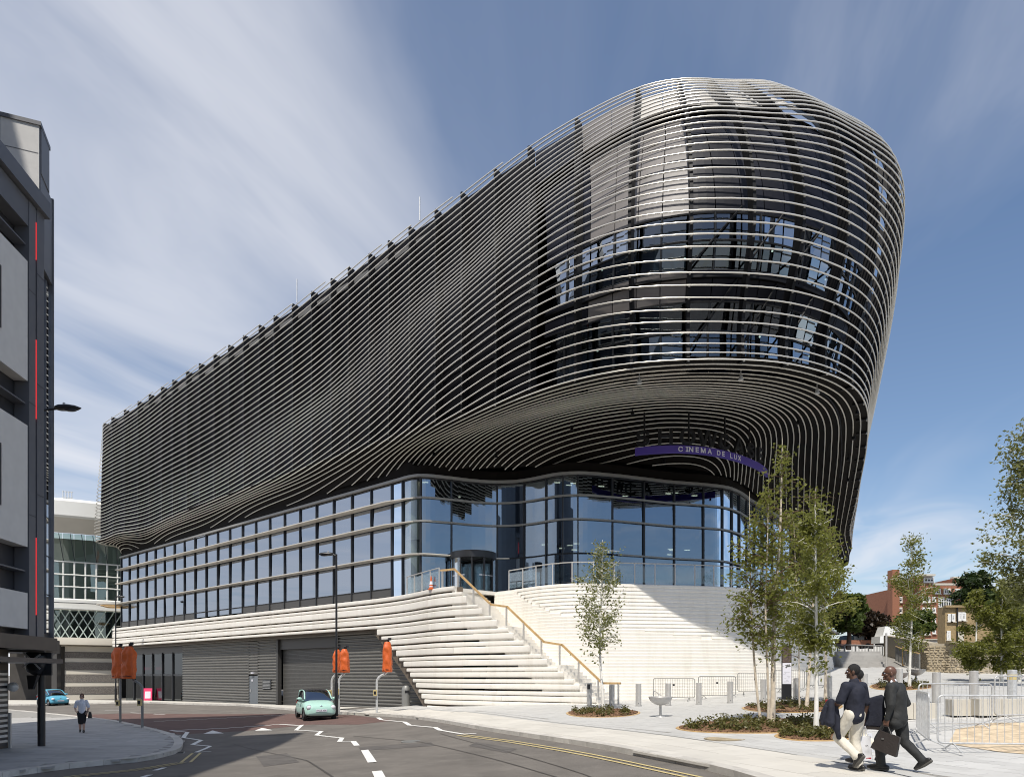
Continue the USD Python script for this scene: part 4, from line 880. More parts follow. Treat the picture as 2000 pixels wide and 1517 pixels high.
for t in (-.98, .12): part(OB, 'wall_lamp', MB().ball((*Qp(t, -.38), 1.28 - .02), (.14, .14, .14), 2), 'galv', smooth=True)
qbox(.10, .16, -.5, -.44, -.8, .5, 'steel', 'drain_pipe')
def gquad(p, m, name): part(OB, name, MB().grid(p), m)

# ---------------------------------------------------------------- the pale shopping centre at the end of the street
X['sc_white'] = mat('sc_white', (.74, .74, .70), .5, var=.03, scale=.6); X['sc_cream'] = mat('sc_cream', (.58, .54, .46), .6, var=.04, scale=.6)
X['flint'] = mat('flint', (.16, .145, .13), .85, var=.5, scale=9., bump=.5, bscale=18.); X['lattice'] = mat('lattice_green', (.44, .52, .48), .5)
SCc = np.array([-64.3, 105.6]); SR = 30.; sc0 = math.atan2(-SCc[1], -SCc[0])
SC = thing('shopping_centre', 'pale round shopping centre with a white roof rim, green glass and a lattice screen', 'building', loc=(-48.7, 80, -1))
def ring(prof, a0=-.34, a1=.34, n=40): 
    g_ = np.linspace(sc0 + a0, sc0 + a1, n); pr = np.asarray(prof, float); return np.stack([np.stack([SCc[0] + r * np.cos(g_), SCc[1] + r * np.sin(g_), np.full(n, z)], -1) for r, z in pr], 1)
def rpart(prof, mtl, name, a0=-.34, a1=.34, n=40): return part(SC, name, MB().grid(ring(prof, a0, a1, n)), mtl, smooth=30)
rpart([(SR - 6, 21.7), (SR + 1.9, 21.5), (SR + 2.1, 21.2), (SR + 2.1, 19.6), (SR + 1.8, 19.4)], 'sc_white', 'roof_rim')
rpart([(SR + 1.8, 19.4), (SR + .3, 17.9)], 'sc_cream', 'eaves_soffit')
aa = np.linspace(-.33, .33, 19)
for a0, a1 in zip(aa[:-1], aa[1:]):
    rpart([(SR + .3, 17.85), (SR - .3, 14.75)], 'glass_green', 'roof_pane', a0 + .001, a1 - .001, 4)
    for k in range(3): rpart([(SR - .35, 14.6 - 1.4 * k), (SR - .35, 13.24 - 1.4 * k)], 'glass_green', 'window_pane', a0 + .001, a1 - .001, 4)
    p = ring([(SR - .3, 14.7), (SR - .3, 10.4)], a1, a1 + .001, 2)[0]; part(SC, 'window_bar', MB().bar(p[0], p[1], .14, .14, (1, 0, 0)), 'sc_white')
    p = ring([(SR + .32, 17.85), (SR - .25, 14.75)], a1 - .012, a1 + .001, 2); part(SC, 'roof_bar', MB().bar(p[0][0], p[1][1], .05, .05), 'mull')
for z in (14.7, 13.22, 11.82): rpart([(SR - .2, z - .07), (SR - .15, z), (SR - .2, z + .07)], 'sc_white', 'window_rail')
rpart([(SR - 3, 17.8), (SR - 3, 9.)], 'interior_light', 'inner_wall'); rpart([(SR + .2, 10.42), (SR + .3, 10.3), (SR + .3, 9.2), (SR - .5, 9.15)], 'sc_white', 'balcony_band')
rpart([(SR + .6, 9.95), (SR + .62, 9.9), (SR + .6, 9.85)], 'mull', 'band_line')
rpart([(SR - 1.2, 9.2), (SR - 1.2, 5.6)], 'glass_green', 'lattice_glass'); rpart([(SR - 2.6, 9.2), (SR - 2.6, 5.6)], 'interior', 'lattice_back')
for a in np.arange(-.30, .05, .030):
    for sgn in (1, -1):
        z = np.array([5.85, 9.15]); g_ = [a, a + sgn * .062]
        for q0, q1 in ((0, .5), (.5, 1)):
            P_ = [np.array([SCc[0] + (SR - .6) * math.cos(sc0 + g_[0] + (g_[1] - g_[0]) * u), SCc[1] + (SR - .6) * math.sin(sc0 + g_[0] + (g_[1] - g_[0]) * u), 5.85 + 3.3 * u]) for u in (q0, q1)]
            part(SC, 'lattice_bar', MB().bar(P_[0], P_[1], .13, .1), 'lattice')
rpart([(SR - 1, 5.9), (SR + 1.0, 5.9), (SR + 1.1, 5.5), (SR + 1.1, 5.1), (SR - 3, 5.0)], 'sc_cream', 'deck')
for a in np.arange(.06, .33, .05): p = ring([(SR + .3, 5.9), (SR + .3, 7.4)], a, a + .01, 2)[0]; part(SC, 'deck_post', MB().bar(p[0], p[1], .1, .1, (1, 0, 0)), 'sc_white')
for z in (6.5, 7.0, 7.4): rpart([(SR + .25, z - .03), (SR + .3, z + .03)], 'sc_white', 'deck_rail', .06, .33, 20)
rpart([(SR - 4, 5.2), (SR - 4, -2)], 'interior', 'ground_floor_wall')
zc_ = [-1.4, -.6, .3, .8, 1.7, 2.2, 3.1, 3.6, 4.3, 5.0]
for k, (z0, z1) in enumerate(zip(zc_[:-1], zc_[1:])):
    r0 = SR - .2 - z0 * .04 + (.06 if k % 2 else 0)
    rpart([(r0 - 1.4, z1 - .01), (r0, z1 - .01), (r0 + .02, z0 + .01), (r0 - 1.4, z0 + .01)], 'flint' if k % 2 else 'sc_cream', 'stone_course', -.105, .075, 16)
for a in (-.13, .12, .20): p = ring([(SR + .2, -1.4), (SR + .2, 5.1)], a, a + .01, 2)[0]; part(SC, 'column', MB().bar(p[0], p[1], .75, .6, (1, 0, 0)), 'spandrel')
for a in (-.115, -.105, -.095, -.085): p = ring([(SR - 1., 21.6), (SR - 1., 23.0)], a, a + .01, 2)[0]; part(SC, 'roof_rail_post', MB().bar(p[0], p[1], .07, .07, (1, 0, 0)), 'galv')
for z in (22.2, 22.9): rpart([(SR - 1.03, z), (SR - .97, z + .07)], 'galv', 'roof_rail', -.118, -.08, 8)

# ---------------------------------------------------------------- beyond the square on the right: flats, old house, walls, ramp
def facade(owner, p0, p1, z0, z1, depth, mtl, windows, name='wall', course=None):
    """a block with its front from p0 to p1 (plan) and windows (u0, u1, z0, z1, columns) built into the front"""
    p0, p1 = np.array(p0, float), np.array(p1, float); d_ = unit(p1 - p0); n_ = np.array([d_[1], -d_[0]]); b = [p0, p1, p1 - n_ * depth, p0 - n_ * depth]
    part(owner, name, MB().hexa(np.c_[b, np.full(4, z0)], np.c_[b, np.full(4, z1)]), mtl)
    for u0, u1, a, c, nc in windows:
        o = lambda u, f: p0 + d_ * u + n_ * f; t = math.atan2(d_[1], d_[0])
        f = MB(); mid = (u0 + u1) / 2
        for z in (a, c): f.box((*o(mid, .06), z), (u1 - u0 + .2, .14, .22), t)
        for k in range(nc + 1): f.box((*o(u0 + (u1 - u0) * k / nc, .06), (a + c) / 2), (.2 if k in (0, nc) else .12, .13, c - a), t)
        f.box((*o(mid, .06), a + (c - a) * .66), (u1 - u0, .11, .1), t)
        w = part(owner, 'window', f, 'frame_white'); part(w, 'pane', MB().box((*o(mid, .02), (a + c) / 2), (u1 - u0, .05, c - a), t), 'pane_dark')
        part(w, 'sill', MB().box((*o(mid, .1), a - .14), (u1 - u0 + .4, .25, .1), t), 'sc_cream')
FL = thing('brick_flats', 'tall red brick block of flats with white framed windows beyond the trees', 'building', loc=(69, 110, 3))
pz = lambda y, Y: EYE - (y - HZ) / F * Y
pu = lambda px, Y: (px - 1000) / F * Y
Y1 = 112.; x0 = pu(1814, Y1)
facade(FL, (x0, Y1), (pu(1908, Y1), Y1 + 1.5), 2, pz(1142, Y1), 3, 'brick', [(pu(a, Y1) - x0, pu(b, Y1) - x0, pz(d_, Y1), pz(c, Y1), n) for a, b, c, d_, n in ((1826, 1839, 1150, 1158, 3), (1848, 1861, 1149, 1158, 3), (1836, 1868, 1168, 1185, 6), (1816, 1828, 1166, 1174, 2), (1816, 1828, 1187, 1195, 2), (1816, 1828, 1207, 1215, 2), (1816, 1828, 1228, 1236, 2), (1839, 1845, 1197, 1215, 1), (1839, 1845, 1227, 1243, 1), (1874, 1884, 1149, 1158, 3))])
facade(FL, (pu(1796, 111), 111.), (pu(1821, 111), 111.), 2, pz(1124, 111.), 9, 'brick', [(1.2 - .5, 1.2 + 1.0, pz(1136, 111), pz(1128, 111), 3)] + [(.5, 1.6, pz(y + 9, 111), pz(y, 111), 2) for y in (1166, 1187, 1208, 1229)], 'stair_block')
facade(FL, (pu(1740, 116), 116.), (pu(1800, 116), 116.), 2, pz(1150, 116.), 9, 'brick', [(u, u + 1.3, pz(y + 9, 116), pz(y, 116), 2) for u in (.6, 3., 4.6) for y in (1166, 1187, 1208, 1229)], 'rear_block')
facade(FL, (pu(1743, 113), 113.), (pu(1757, 113), 113.), 2, pz(1112, 113.), 1.5, 'brick', [], 'chimney_stack')
facade(FL, (pu(1862, 114), 114.), (pu(1906, 114), 114.), 2, pz(1129, 114.), 6, 'brick', [], 'roof_house')
for a, b, y, Yq in ((1793, 1824, 1123, 110.6), (1812, 1910, 1141, 111.6), (1859, 1909, 1128, 113.6)): part(FL, 'coping', MB().bar((pu(a, Yq), Yq, pz(y, Yq)), (pu(b, Yq), Yq, pz(y, Yq)), .9, .3), 'sc_cream')
OH = thing('old_brick_house', 'old yellow brick house with paired white windows behind the stone wall', 'building', loc=(56, 80, 3))
Y2 = 82.; x0 = pu(1846, Y2)
facade(OH, (x0, Y2), (pu(2060, Y2), Y2), 1, pz(1184, Y2), 1.5, 'brick_old', [(pu(a, Y2) - x0, pu(b, Y2) - x0, pz(d_, Y2), pz(c, Y2), 1) for a, b, c, d_ in ((1852, 1856, 1200, 1212), (1858, 1863, 1200, 1212), (1872, 1876, 1197, 1210), (1879, 1884, 1197, 1210), (1850, 1854, 1233, 1248), (1930, 1936, 1200, 1214), (1960, 1966, 1200, 1214), (1965, 1970, 1232, 1246), (1974, 1980, 1232, 1246))])
part(OH, 'door', MB().box((pu(1876, Y2), Y2 - .04, pz(1243, Y2)), (.7, .1, 1.3)), 'sc_cream'); part(OH, 'parapet', MB().bar((pu(1844, Y2), Y2 - .1, pz(1184, Y2)), (pu(2060, Y2), Y2 - .1, pz(1184, Y2)), .5, .25), 'brick_old')
part(OH, 'rain_pipe', MB().tube([(pu(1868, Y2), Y2 - .15, 3), (pu(1868, Y2), Y2 - .15, pz(1186, Y2))], .08, 6), 'black')
LWH = thing('white_garden_wall', 'low white rendered wall in front of the brick flats', 'wall', loc=(60, 96, 4)); part(LWH, 'wall', MB().bar((pu(1640, 98), 98, 5.2), (pu(1850, 94), 94, 5.2), .4, 2.6), 'frame_white'); part(LWH, 'coping', MB().bar((pu(1640, 98), 97.9, 6.55), (pu(1850, 94), 93.9, 6.55), .6, .14), 'sc_cream')
# rubble wall, each stone of the near stretch a piece
RW = thing('stone_wall', 'old wall of rough brown rubble stones behind the square', 'wall', loc=(28, 41, 1.5))
rw = np.array([(36., 40.6), (31, 40.6), (26.2, 40.9), (25.4, 41.6), (27.4, 47), (30.5, 56)])
for a, b in zip(rw[:-1], rw[1:]):
    zt = [pz(1256, 41.)] * 2 if a[1] < 41.5 else [pz(1256, 41.) + (a[1] - 41) * .09, pz(1256, 41.) + (b[1] - 41) * .09]
    d_ = unit(b - a); n_ = np.array([-d_[1], d_[0]]); q = [a, b, b - n_ * .5, a - n_ * .5]; q = q[::-1]
    zz_ = [zt[0], zt[1], zt[1], zt[0]][::-1]; part(RW, 'wall_core', MB().hexa(np.c_[q, np.full(4, .6)], np.c_[q, zz_]), 'mortar')
def stones(a, b, zlo, zhi, owner, n_max, name='stone'):
    d_ = unit(b - a); n_ = np.array([-d_[1], d_[0]]); L = np.linalg.norm(b - a); z = zlo; out = []
    while z < zhi(0):
        h = rng.uniform(.10, .19); u = rng.uniform(-.1, .05)
        while u < L:
            w = rng.uniform(.14, .34)
            if z + h < zhi(u / L) + .05: out.append((u + w / 2, z + h / 2, w - .03, h - .03))
            u += w
        z += h
    m = MB(); cnt = 0
    for u, zc, w, h in out:
        c = a + d_ * u + n_ * .005; pts = []
        for dx, dz in ((-1, -1), (1, -1), (1, 1), (-1, 1)): pts.append((dx * w / 2 * rng.uniform(.8, 1), dz * h / 2 * rng.uniform(.75, 1)))
        pr = rng.uniform(.03, .075); Bq = np.array([[*(c + d_ * x - n_ * .05), zc + z] for x, z in pts]); Tq = np.array([[*(c + d_ * x * .8 + n_ * pr), zc + z * .8] for x, z in pts])
        s_ = MB().hexa(Bq, Tq)
        if cnt < n_max: part(owner, name, s_, 'rubble')
        else: m.add(*s_.get())
        cnt += 1
    if m.n: part(owner, name + 's', m, 'rubble', kind='stuff')
stones(rw[1] + np.array([2.2, 0]), rw[2], 1.3, lambda u: pz(1257, 41.), RW, 210); stones(rw[3], rw[4], 1.6, lambda u: pz(1257, 41.) + u * .5, RW, 60)
stones(rw[2], rw[3], 1.4, lambda u: pz(1257, 41.), RW, 0); stones(rw[0], rw[1] + np.array([2.2, 0]), 1.3, lambda u: pz(1257, 41.), RW, 0)
part(RW, 'coping_course', MB().bar((36.2, 40.45, pz(1255, 41.)), (26.0, 40.75, pz(1255, 41.)), .6, .1), 'rubble')
# ramp walls, steps and railings beside the cinema
SW = thing('terrace_steps', 'grey stone steps half in shade at the corner of the white plinth', 'steps', loc=(24, 47, 2))
for k in range(7): part(SW, 'step', MB().box((23.3 + .1 * k, 45.2 + k * .34, 1.95 + k * .15), (3.0, .36, .8)), 'slab_grey')
for i, (pts, lab) in enumerate(((((24.6, 41.2), (25.6, 44.5), (27., 48.)), 'dark bar railing with a timber rail beside the rubble wall'), (((26.6, 49), (25.9, 53.), (26.8, 60.)), 'farther dark bar railing at the top of the ramp'))):
    l = resample(np.array(pts), .16); z = gh(l); t = thing('ramp_railing', lab, 'railing', loc=(*l[len(l) // 2], z[len(l) // 2]))
    part(t, 'top_rail', MB().tube(np.c_[l, z + 1.1], .045, 6), 'timber' if i == 0 else 'steel'); part(t, 'bottom_rail', MB().tube(np.c_[l, z + .14], .02, 5), 'bin')
    for k, (p, q) in enumerate(zip(l, z)): part(t, 'post' if k % 9 == 0 else 'bar', MB().box((*p, q + .6), (.06, .06, 1.0) if k % 9 == 0 else (.018, .018, .95)), 'bin')
for i, (px, py, h, lab) in enumerate(((1731, 1302, 2.2, 'slim grey steel post on the ramp'), (1764, 1300, 1.3, 'short rust brown post at the foot of the ramp railing'))):
    p = gpos(px, py); t = thing('post', lab, 'post', loc=p, rot=0); part(t, 'shaft', MB().lathe([(.07, 0), (.06, h), (0, h + .02)], sides=10), 'steel' if i == 0 else 'timber', smooth=30); part(t, 'base_plate', MB().box((0, 0, .01), (.24, .24, .02)), 'bin')

# ---------------------------------------------------------------- trees and planting
def leaves(P, size, rg, up=.35):
    """leaf-sized rhombs at the points P"""
    n = len(P); a = rg.normal(size=(n, 3)); a[:, 2] *= .6; a[:, 2] -= .25; a /= np.linalg.norm(a, axis=1)[:, None]
    b = np.cross(a, rg.normal(size=(n, 3)) + [0, 0, up]); b /= np.linalg.norm(b, axis=1)[:, None] + 1e-9
    s = size * rg.uniform(.65, 1.25, (n, 1)); V = np.stack([P - a * s, P + b * s * .55, P + a * s, P - b * s * .55], 1)
    return V.reshape(-1, 3), (np.array([[0, 1, 2], [0, 2, 3]])[None] + 4 * np.arange(n)[:, None, None]).reshape(-1, 3)
def birch(name, label, base, H, crown_w, stems=1, lf='leaf', bark='bark', z0=.3, nl=3200, lsz=.055, group=None, seed=1, lean=0., fall=1.1, tr=.05, cat='tree', spread=.22):
    rg = np.random.default_rng(seed); base = np.array(base, float); t = thing(name, label, cat, group, loc=base)
    L, tips, wts = MB(), [], []
    for k in range(stems):
        ang = (k * 6.28 / stems + .4 + rg.uniform(-.3, .3)) if stems > 1 else 0; off = np.array([math.cos(ang), math.sin(ang)]) * (.16 * (stems > 1)); h = H * (1 if k == 0 else rg.uniform(.78, .96))
        n = 12; z = np.linspace(0, h, n); wob = gf(rg.normal(0, .06, (n, 2)), 2.2, axis=0) * (h / 3); wob -= wob[0]
        out = np.array([math.cos(ang), math.sin(ang)]) * spread * (stems > 1)
        xy = off + out * (z / h)[:, None] ** .7 * h * .35 + wob + np.array([lean, 0]) * (z / h)[:, None] * h * .1
        pts = np.c_[xy, z] + base; r = np.maximum(tr * (1 - .55 * (k > 0)) * (1 - z / h) ** .8 * (1.12 - .1 * (z / h)) + .006, .007); r[0] *= 1.35
        part(t, 'trunk', MB().tube(pts, r, 8), bark, smooth=True)
        nb = int(34 * h / 6 / (1 if stems == 1 else 1.5)) + 8
        for i in range(nb):
            u = rg.uniform(z0, .985) if i > 3 else rg.uniform(z0 * .75, z0 + .08); p = np.array([np.interp(u * h, z, pts[:, c]) for c in range(3)])
            v = (u - z0) / (1 - z0); prof_r = crown_w / 2 * max(.10, min(1, (1 - v) ** .75 * 1.15) * min(1, .35 + 2.4 * max(v, 0)))
            a = rg.uniform(0, 6.28); ln = prof_r * rg.uniform(.55, 1.12) / (1 if stems == 1 else 1.25); d_ = np.array([math.cos(a), math.sin(a), rg.uniform(.5, 1.25)]); q = []
            for w in np.linspace(0, 1, 5): q.append(p + d_ * [ln * w, ln * w, ln * w * (1 - .55 * w * fall)])
            q = np.array(q); L.tube(q, np.linspace(.018, .004, 5) * (H / 6) ** .5, 4, False); tips.append(q); wts.append(ln + .15)
            for _ in range(2):
                w = rg.uniform(.3, .9); s_ = q[0] * (1 - w) + q[-1] * w; e = s_ + rg.normal(0, .16, 3) * (crown_w / 1.6) + [0, 0, -.05 * fall]; qq = np.linspace(s_, e, 4); L.tube(qq, np.linspace(.007, .003, 4), 3, False); tips.append(qq); wts.append(.30)
    part(t, 'branches', L, 'twig' if bark == 'bark' else bark)
    wts = np.array(wts) / sum(wts); pick = rg.choice(len(tips), nl, p=wts); u = rg.beta(1.6, 1., nl)
    P = np.array([tips[i][0] * (1 - w) + tips[i][-1] * w for i, w in zip(pick, u)]) + rg.normal(0, .085, (nl, 3)) * (crown_w / 1.6) ** .6 * [1, 1, 1.1] - [0, 0, .03]
    part(t, 'crown', leaves(P, lsz, rg), lf); return t
def hpx(px0, base, top): p = gpos(px0, base); return p, (base - top) / F * p[1]
def tree_at(name, label, px, by, ty, wpx, **k):
    p, h = hpx(px, by, ty); return birch(name, label, p, h, wpx * 1.3 / F * p[1], **k)
tree_at('birch_tree', 'slim young birch in the small planting bed before the stair flank', 1179, 1388, 1052, 108, nl=2900, lsz=.066, z0=.32, seed=3, fall=.4, lf='leaf_pale', bark='bark_white')
tree_at('birch_tree', 'tall birch with three pale stems in front of the cinema sign', 1497, 1411, 858, 128, stems=3, nl=5600, lsz=.058, z0=.36, seed=11, tr=.07, spread=.13)
tree_at('birch_tree', 'straight white stemmed birch left of the two walking men', 1594, 1430, 985, 122, nl=4600, lsz=.056, z0=.38, seed=5, bark='bark_white')
tree_at('birch_tree', 'bushy birch with two leaning stems behind the dark map totem', 1568, 1383, 950, 150, stems=2, nl=5600, lsz=.062, z0=.34, seed=8, spread=.10)
tree_at('birch_tree', 'leafy birch just right of the plinth corner', 1612, 1372, 1020, 105, nl=3600, lsz=.06, z0=.42, seed=9)
tree_at('birch_tree', 'lone white stemmed birch in the round bed before the ramp', 1776, 1342, 1043, 96, nl=4800, lsz=.06, z0=.30, seed=21, bark='bark_white')
birch('birch_tree', 'tallest birch at the right edge rising far above the brick house', (20.4, 26.8, g1(20.4, 26.8)), 10.6, 4.0, nl=9000, lsz=.075, z0=.30, seed=33, bark='bark_white', lf='leaf_pale')
for i, (x, y, h, s) in enumerate(((22.8, 33.6, 4.4, 41), (23.8, 33.2, 4.9, 42), (24.9, 33.5, 5.2, 43), (25.9, 33.0, 5.0, 44), (27.0, 33.6, 5.4, 45))):
    birch('birch_tree', ('leftmost birch of the dense row before the stone wall', 'second birch from the left in the dense row before the stone wall', 'middle birch of the dense row before the stone wall', 'fourth birch from the left in the dense row before the stone wall', 'rightmost birch of the dense row before the stone wall')[i], (x, y, g1(x, y)), h, 2.3, nl=6500, lsz=.07, z0=.14, seed=s, bark='bark_white', lf='leaf', group=None)
def broadleaf(name, label, base, H, W_, lf, seed, trunk=.3, nl=7500, lsz=.26, z0=.28, cat='tree'):
    rg = np.random.default_rng(seed); t = thing(name, label, cat, loc=base); base = np.array(base, float)
    part(t, 'trunk', MB().tube([base, base + [0.1, 0, H * .25], base + [0, .1, H * .55]], [trunk, trunk * .75, trunk * .4], 8), 'bark_brown', smooth=True)
    cl = []; L = MB()
    for i in range(44):
        v = rg.uniform(z0 + .1, .95); a = rg.uniform(0, 6.28); rr = W_ / 2 * math.sqrt(max(.05, 1 - ((v - .58) / .48) ** 2)) * rg.uniform(.35, .95)
        c = base + [rr * math.cos(a), rr * math.sin(a), v * H]; cl.append((c, W_ * rg.uniform(.12, .21)))
        L.tube([base + [0, 0, H * .35], (base + [0, 0, H * .45] + c) / 2, c], [trunk * .35, trunk * .2, .03], 5, False)
    part(t, 'limbs', L, 'bark_brown')
    i = rg.integers(0, len(cl), nl); d_ = rg.normal(size=(nl, 3)); d_ /= np.linalg.norm(d_, axis=1)[:, None]
    P = np.array([cl[k][0] for k in i]) + d_ * (np.array([cl[k][1] for k in i]) * rg.uniform(.35, 1.15, nl))[:, None] * [1, 1, .8]
    part(t, 'crown', leaves(P, lsz, rg), lf)
def bl(label, px0, px1, yt, yb, Y, lf, seed, **k):
    W_ = (px1 - px0) / F * Y; x = ((px0 + px1) / 2 - 1000) / F * Y; zt = EYE - (yt - HZ) / F * Y; zb_ = EYE - (yb - HZ) / F * Y; broadleaf('broadleaf_tree', label, (x, Y, zb_), zt - zb_, W_, lf, seed, **k)
bl('mid green tree rising behind the right end of the plinth', 1622, 1692, 1160, 1268, 74, 'leaf_mid', 51)
bl('dark copper leaved tree left of the lone birch', 1664, 1738, 1188, 1266, 80, 'leaf_copper', 52, nl=8500)
bl('dark green round tree in front of the brick flats', 1868, 1945, 1118, 1262, 88, 'leaf_dark', 53, nl=9000)
bl('low green tree at the foot of the brick flats', 1752, 1826, 1196, 1262, 90, 'leaf_mid', 54)
bl('pale green tree at the far right behind the birch row', 1935, 2040, 1150, 1262, 70, 'leaf_mid', 55, nl=8500)

def bed(label, tips, front, back, seed, n=70, tall=.30):
    rg = np.random.default_rng(seed); (x0, y0), (x1, y1) = tips; xm = (x0 + x1) / 2
    a, b, f_, k_ = gpos(x0, y0)[:2], gpos(x1, y1)[:2], gpos(xm, front)[:2], gpos(xm, back)[:2]
    c = (a + b) / 2; ux = (b - a) / 2; uf = (f_ - c); uk = (k_ - c); g_ = np.linspace(0, 2 * math.pi, 48, endpoint=False)
    pl = np.array([c + ux * math.copysign(abs(math.cos(w)) ** .85, math.cos(w)) + (uf if math.sin(w) < 0 else uk) * abs(math.sin(w)) ** 1.15 for w in g_])
    po = Polygon(pl).buffer(0); t = thing('planting_bed', label, 'planting bed', loc=(*c, g1(*c)))
    out = np.array(po.buffer(.09).exterior.coords); inn = np.array(po.exterior.coords)
    e = MB(); l0, l1 = resample(out, .25), None; q = po.buffer(.09).difference(po)
    v, f = trimesh.creation.triangulate_polygon(q, engine='earcut'); e.add(np.c_[v, gh(v) + .02], f); e.grid(np.stack([np.c_[out, gh(out) - .05], np.c_[out, gh(out) + .02]], 1)); part(t, 'edging', e, 'timber')
    v, f = sheet(po, .03, .3); v = v.copy(); v[:, 2] += rg.normal(0, .016, len(v)); part(t, 'mulch', (v, f), 'mulch')
    sh = MB(); mn = np.array(po.bounds)
    cnt = 0; P_ = []
    while cnt < n:
        q = rg.uniform(mn[:2], mn[2:])
        if not po.buffer(-.08).contains(Point(*q)): continue
        cnt += 1; h = tall * rg.uniform(.35, 1.1); z = g1(*q); m = int(26 + 60 * h)
        d_ = rg.normal(size=(m, 3)); d_ /= np.linalg.norm(d_, axis=1)[:, None]; d_[:, 2] = abs(d_[:, 2])
        P_.append(np.r_[q, z + .04] + d_ * [h * .75, h * .75, h] * rg.uniform(.3, 1, (m, 1)))
    part(t, 'low_plants', leaves(np.vstack(P_), .045, rg, .8), 'shrub', kind='stuff')
    chips = rg.uniform(mn[:2], mn[2:], (900, 2)); chips = chips[shapely.contains(po.buffer(-.05), shapely.points(chips))]
    if len(chips): part(t, 'bark_chips', leaves(np.c_[chips, gh(chips) + .055], .035, rg), 'mulch', kind='stuff')
bed('small planting bed round the lone slim birch near the stair foot', ((1110, 1392), (1246, 1391)), 1400, 1384, 61, 46)
bed('long planting bed under the three stemmed birch', ((1326, 1421), (1630, 1414)), 1431, 1405, 62, 90)
bed('front planting bed left of the two walking men', ((1520, 1437), (1668, 1436)), 1446, 1426, 63, 60, .26)
bed('planting bed before the dark map totem', ((1453, 1382), (1640, 1378)), 1391, 1371, 64, 70)
bed('round planting bed under the lone birch before the ramp', ((1702, 1340), (1824, 1340)), 1347, 1333, 65, 50)

# ---------------------------------------------------------------- street furniture
Bo = thing('bollard', None, 'bollard', rot=0, loc=(0, 0, 0))
part(Bo, 'tube', MB().lathe([(.125, -.05), (.125, .985), (.118, 1.0), (0, 1.004)], sides=24), 'steel', smooth=30); part(Bo, 'socket', MB().lathe([(.16, -.02), (.16, .008), (.12, .012)], sides=24), 'bin', smooth=30); part(Bo, 'lock', MB().box((-.03, -.126, .12), (.03, .01, .03)), 'black')
bspots = [(1195, 1380, 'bollard beside the bottom of the stair, left of the handrail end'), (1247, 1378, 'bollard right at the end post of the stair handrail'), (1305, 1377, 'bollard just right of the nearest bowl seat'), (1365, 1375, 'bollard before the gap of the first and second white wall barrier'),
          (1426, 1372, 'bollard in front of the third barrier along the plinth'), (1491, 1368, 'bollard between the stems of the tall birch and the totem'), (1555, 1368, 'bollard immediately right of the map totem'), (1619, 1366, 'bollard left behind the head of the man in the polo shirt'), (1688, 1364, 'bollard seen between the two walking men'),
          (1757, 1352, 'bollard right behind the head of the man in the suit'), (1829, 1372, 'bollard behind the left barrier of the pen'), (1902, 1371, 'bollard behind the middle of the pen, left of the banded one')]
spread(Bo, [(gpos(x, y), 0, l) for x, y, l in bspots])
p = gpos(1977, 1372); bb = thing('bollard', 'shiny steel bollard with a yellow band at the right edge', 'bollard', loc=p, rot=0)
part(bb, 'tube', MB().lathe([(.125, -.05), (.125, .985), (.118, 1.0), (0, 1.004)], sides=24), 'galv', smooth=30); part(bb, 'band', MB().lathe([(.127, .70), (.128, .86)], sides=24), 'paint_yellow', smooth=True)
p = gpos(1151, 1381); pb = thing('service_bollard', 'slim grey post with a black control panel before the stair flank', 'bollard', loc=p, rot=0)
part(pb, 'shaft', MB().box((0, 0, .52), (.17, .17, 1.08), .3), 'steel'); part(pb, 'panel', MB().box((-.04, -.09, .92), (.13, .03, .22), .3), 'black'); part(pb, 'cap', MB().box((0, 0, 1.07), (.2, .2, .03), .3), 'galv')
pq = gpos(1217, 1352); pb = thing('service_bollard', 'slim grey post with a tall black panel behind the handrail end', 'bollard', loc=(pq[0], pq[1] - 1.2, pq[2]), rot=0)
part(pb, 'shaft', MB().box((0.05, 0, .52), (.16, .16, 1.1), 0), 'steel'); part(pb, 'panel', MB().box((-.10, -.03, .70), (.13, .12, .72)), 'black'); part(pb, 'cap', MB().box((.02, 0, 1.08), (.32, .2, .03)), 'galv')
Bw = thing('bowl_seat', None, 'seat', rot=0)
ph = np.linspace(0, 1, 9); part(Bw, 'bowl', MB().lathe([(.02, .40)] + [(.42 * math.sin(1.35 * x) / math.sin(1.35), .40 + .30 * (1 - math.cos(1.45 * x)) / (1 - math.cos(1.45))) for x in ph[1:]] + [(.405, .70)] + [(.40 * math.sin(1.35 * x) / math.sin(1.35), .43 + .28 * (1 - math.cos(1.45 * x)) / (1 - math.cos(1.45))) for x in ph[:0:-1]] + [(.02, .43)], sides=28), 'steel', smooth=50)
part(Bw, 'stem', MB().lathe([(.05, 0), (.045, .42)], sides=12), 'steel', smooth=True); part(Bw, 'foot_plate', MB().lathe([(.0, .018), (.16, .018), (.17, 0)], sides=20), 'galv', smooth=30)
spread(Bw, [(gpos(1290, 1399), 0, 'pale metal bowl seat on a stem beside the small planting bed'), (gpos(1755, 1343) + [0, 0, .0], 40, 'metal bowl seat behind the head of the man in the suit'), (gpos(1789, 1335), 200, 'metal bowl seat right of the lone birch stem')])
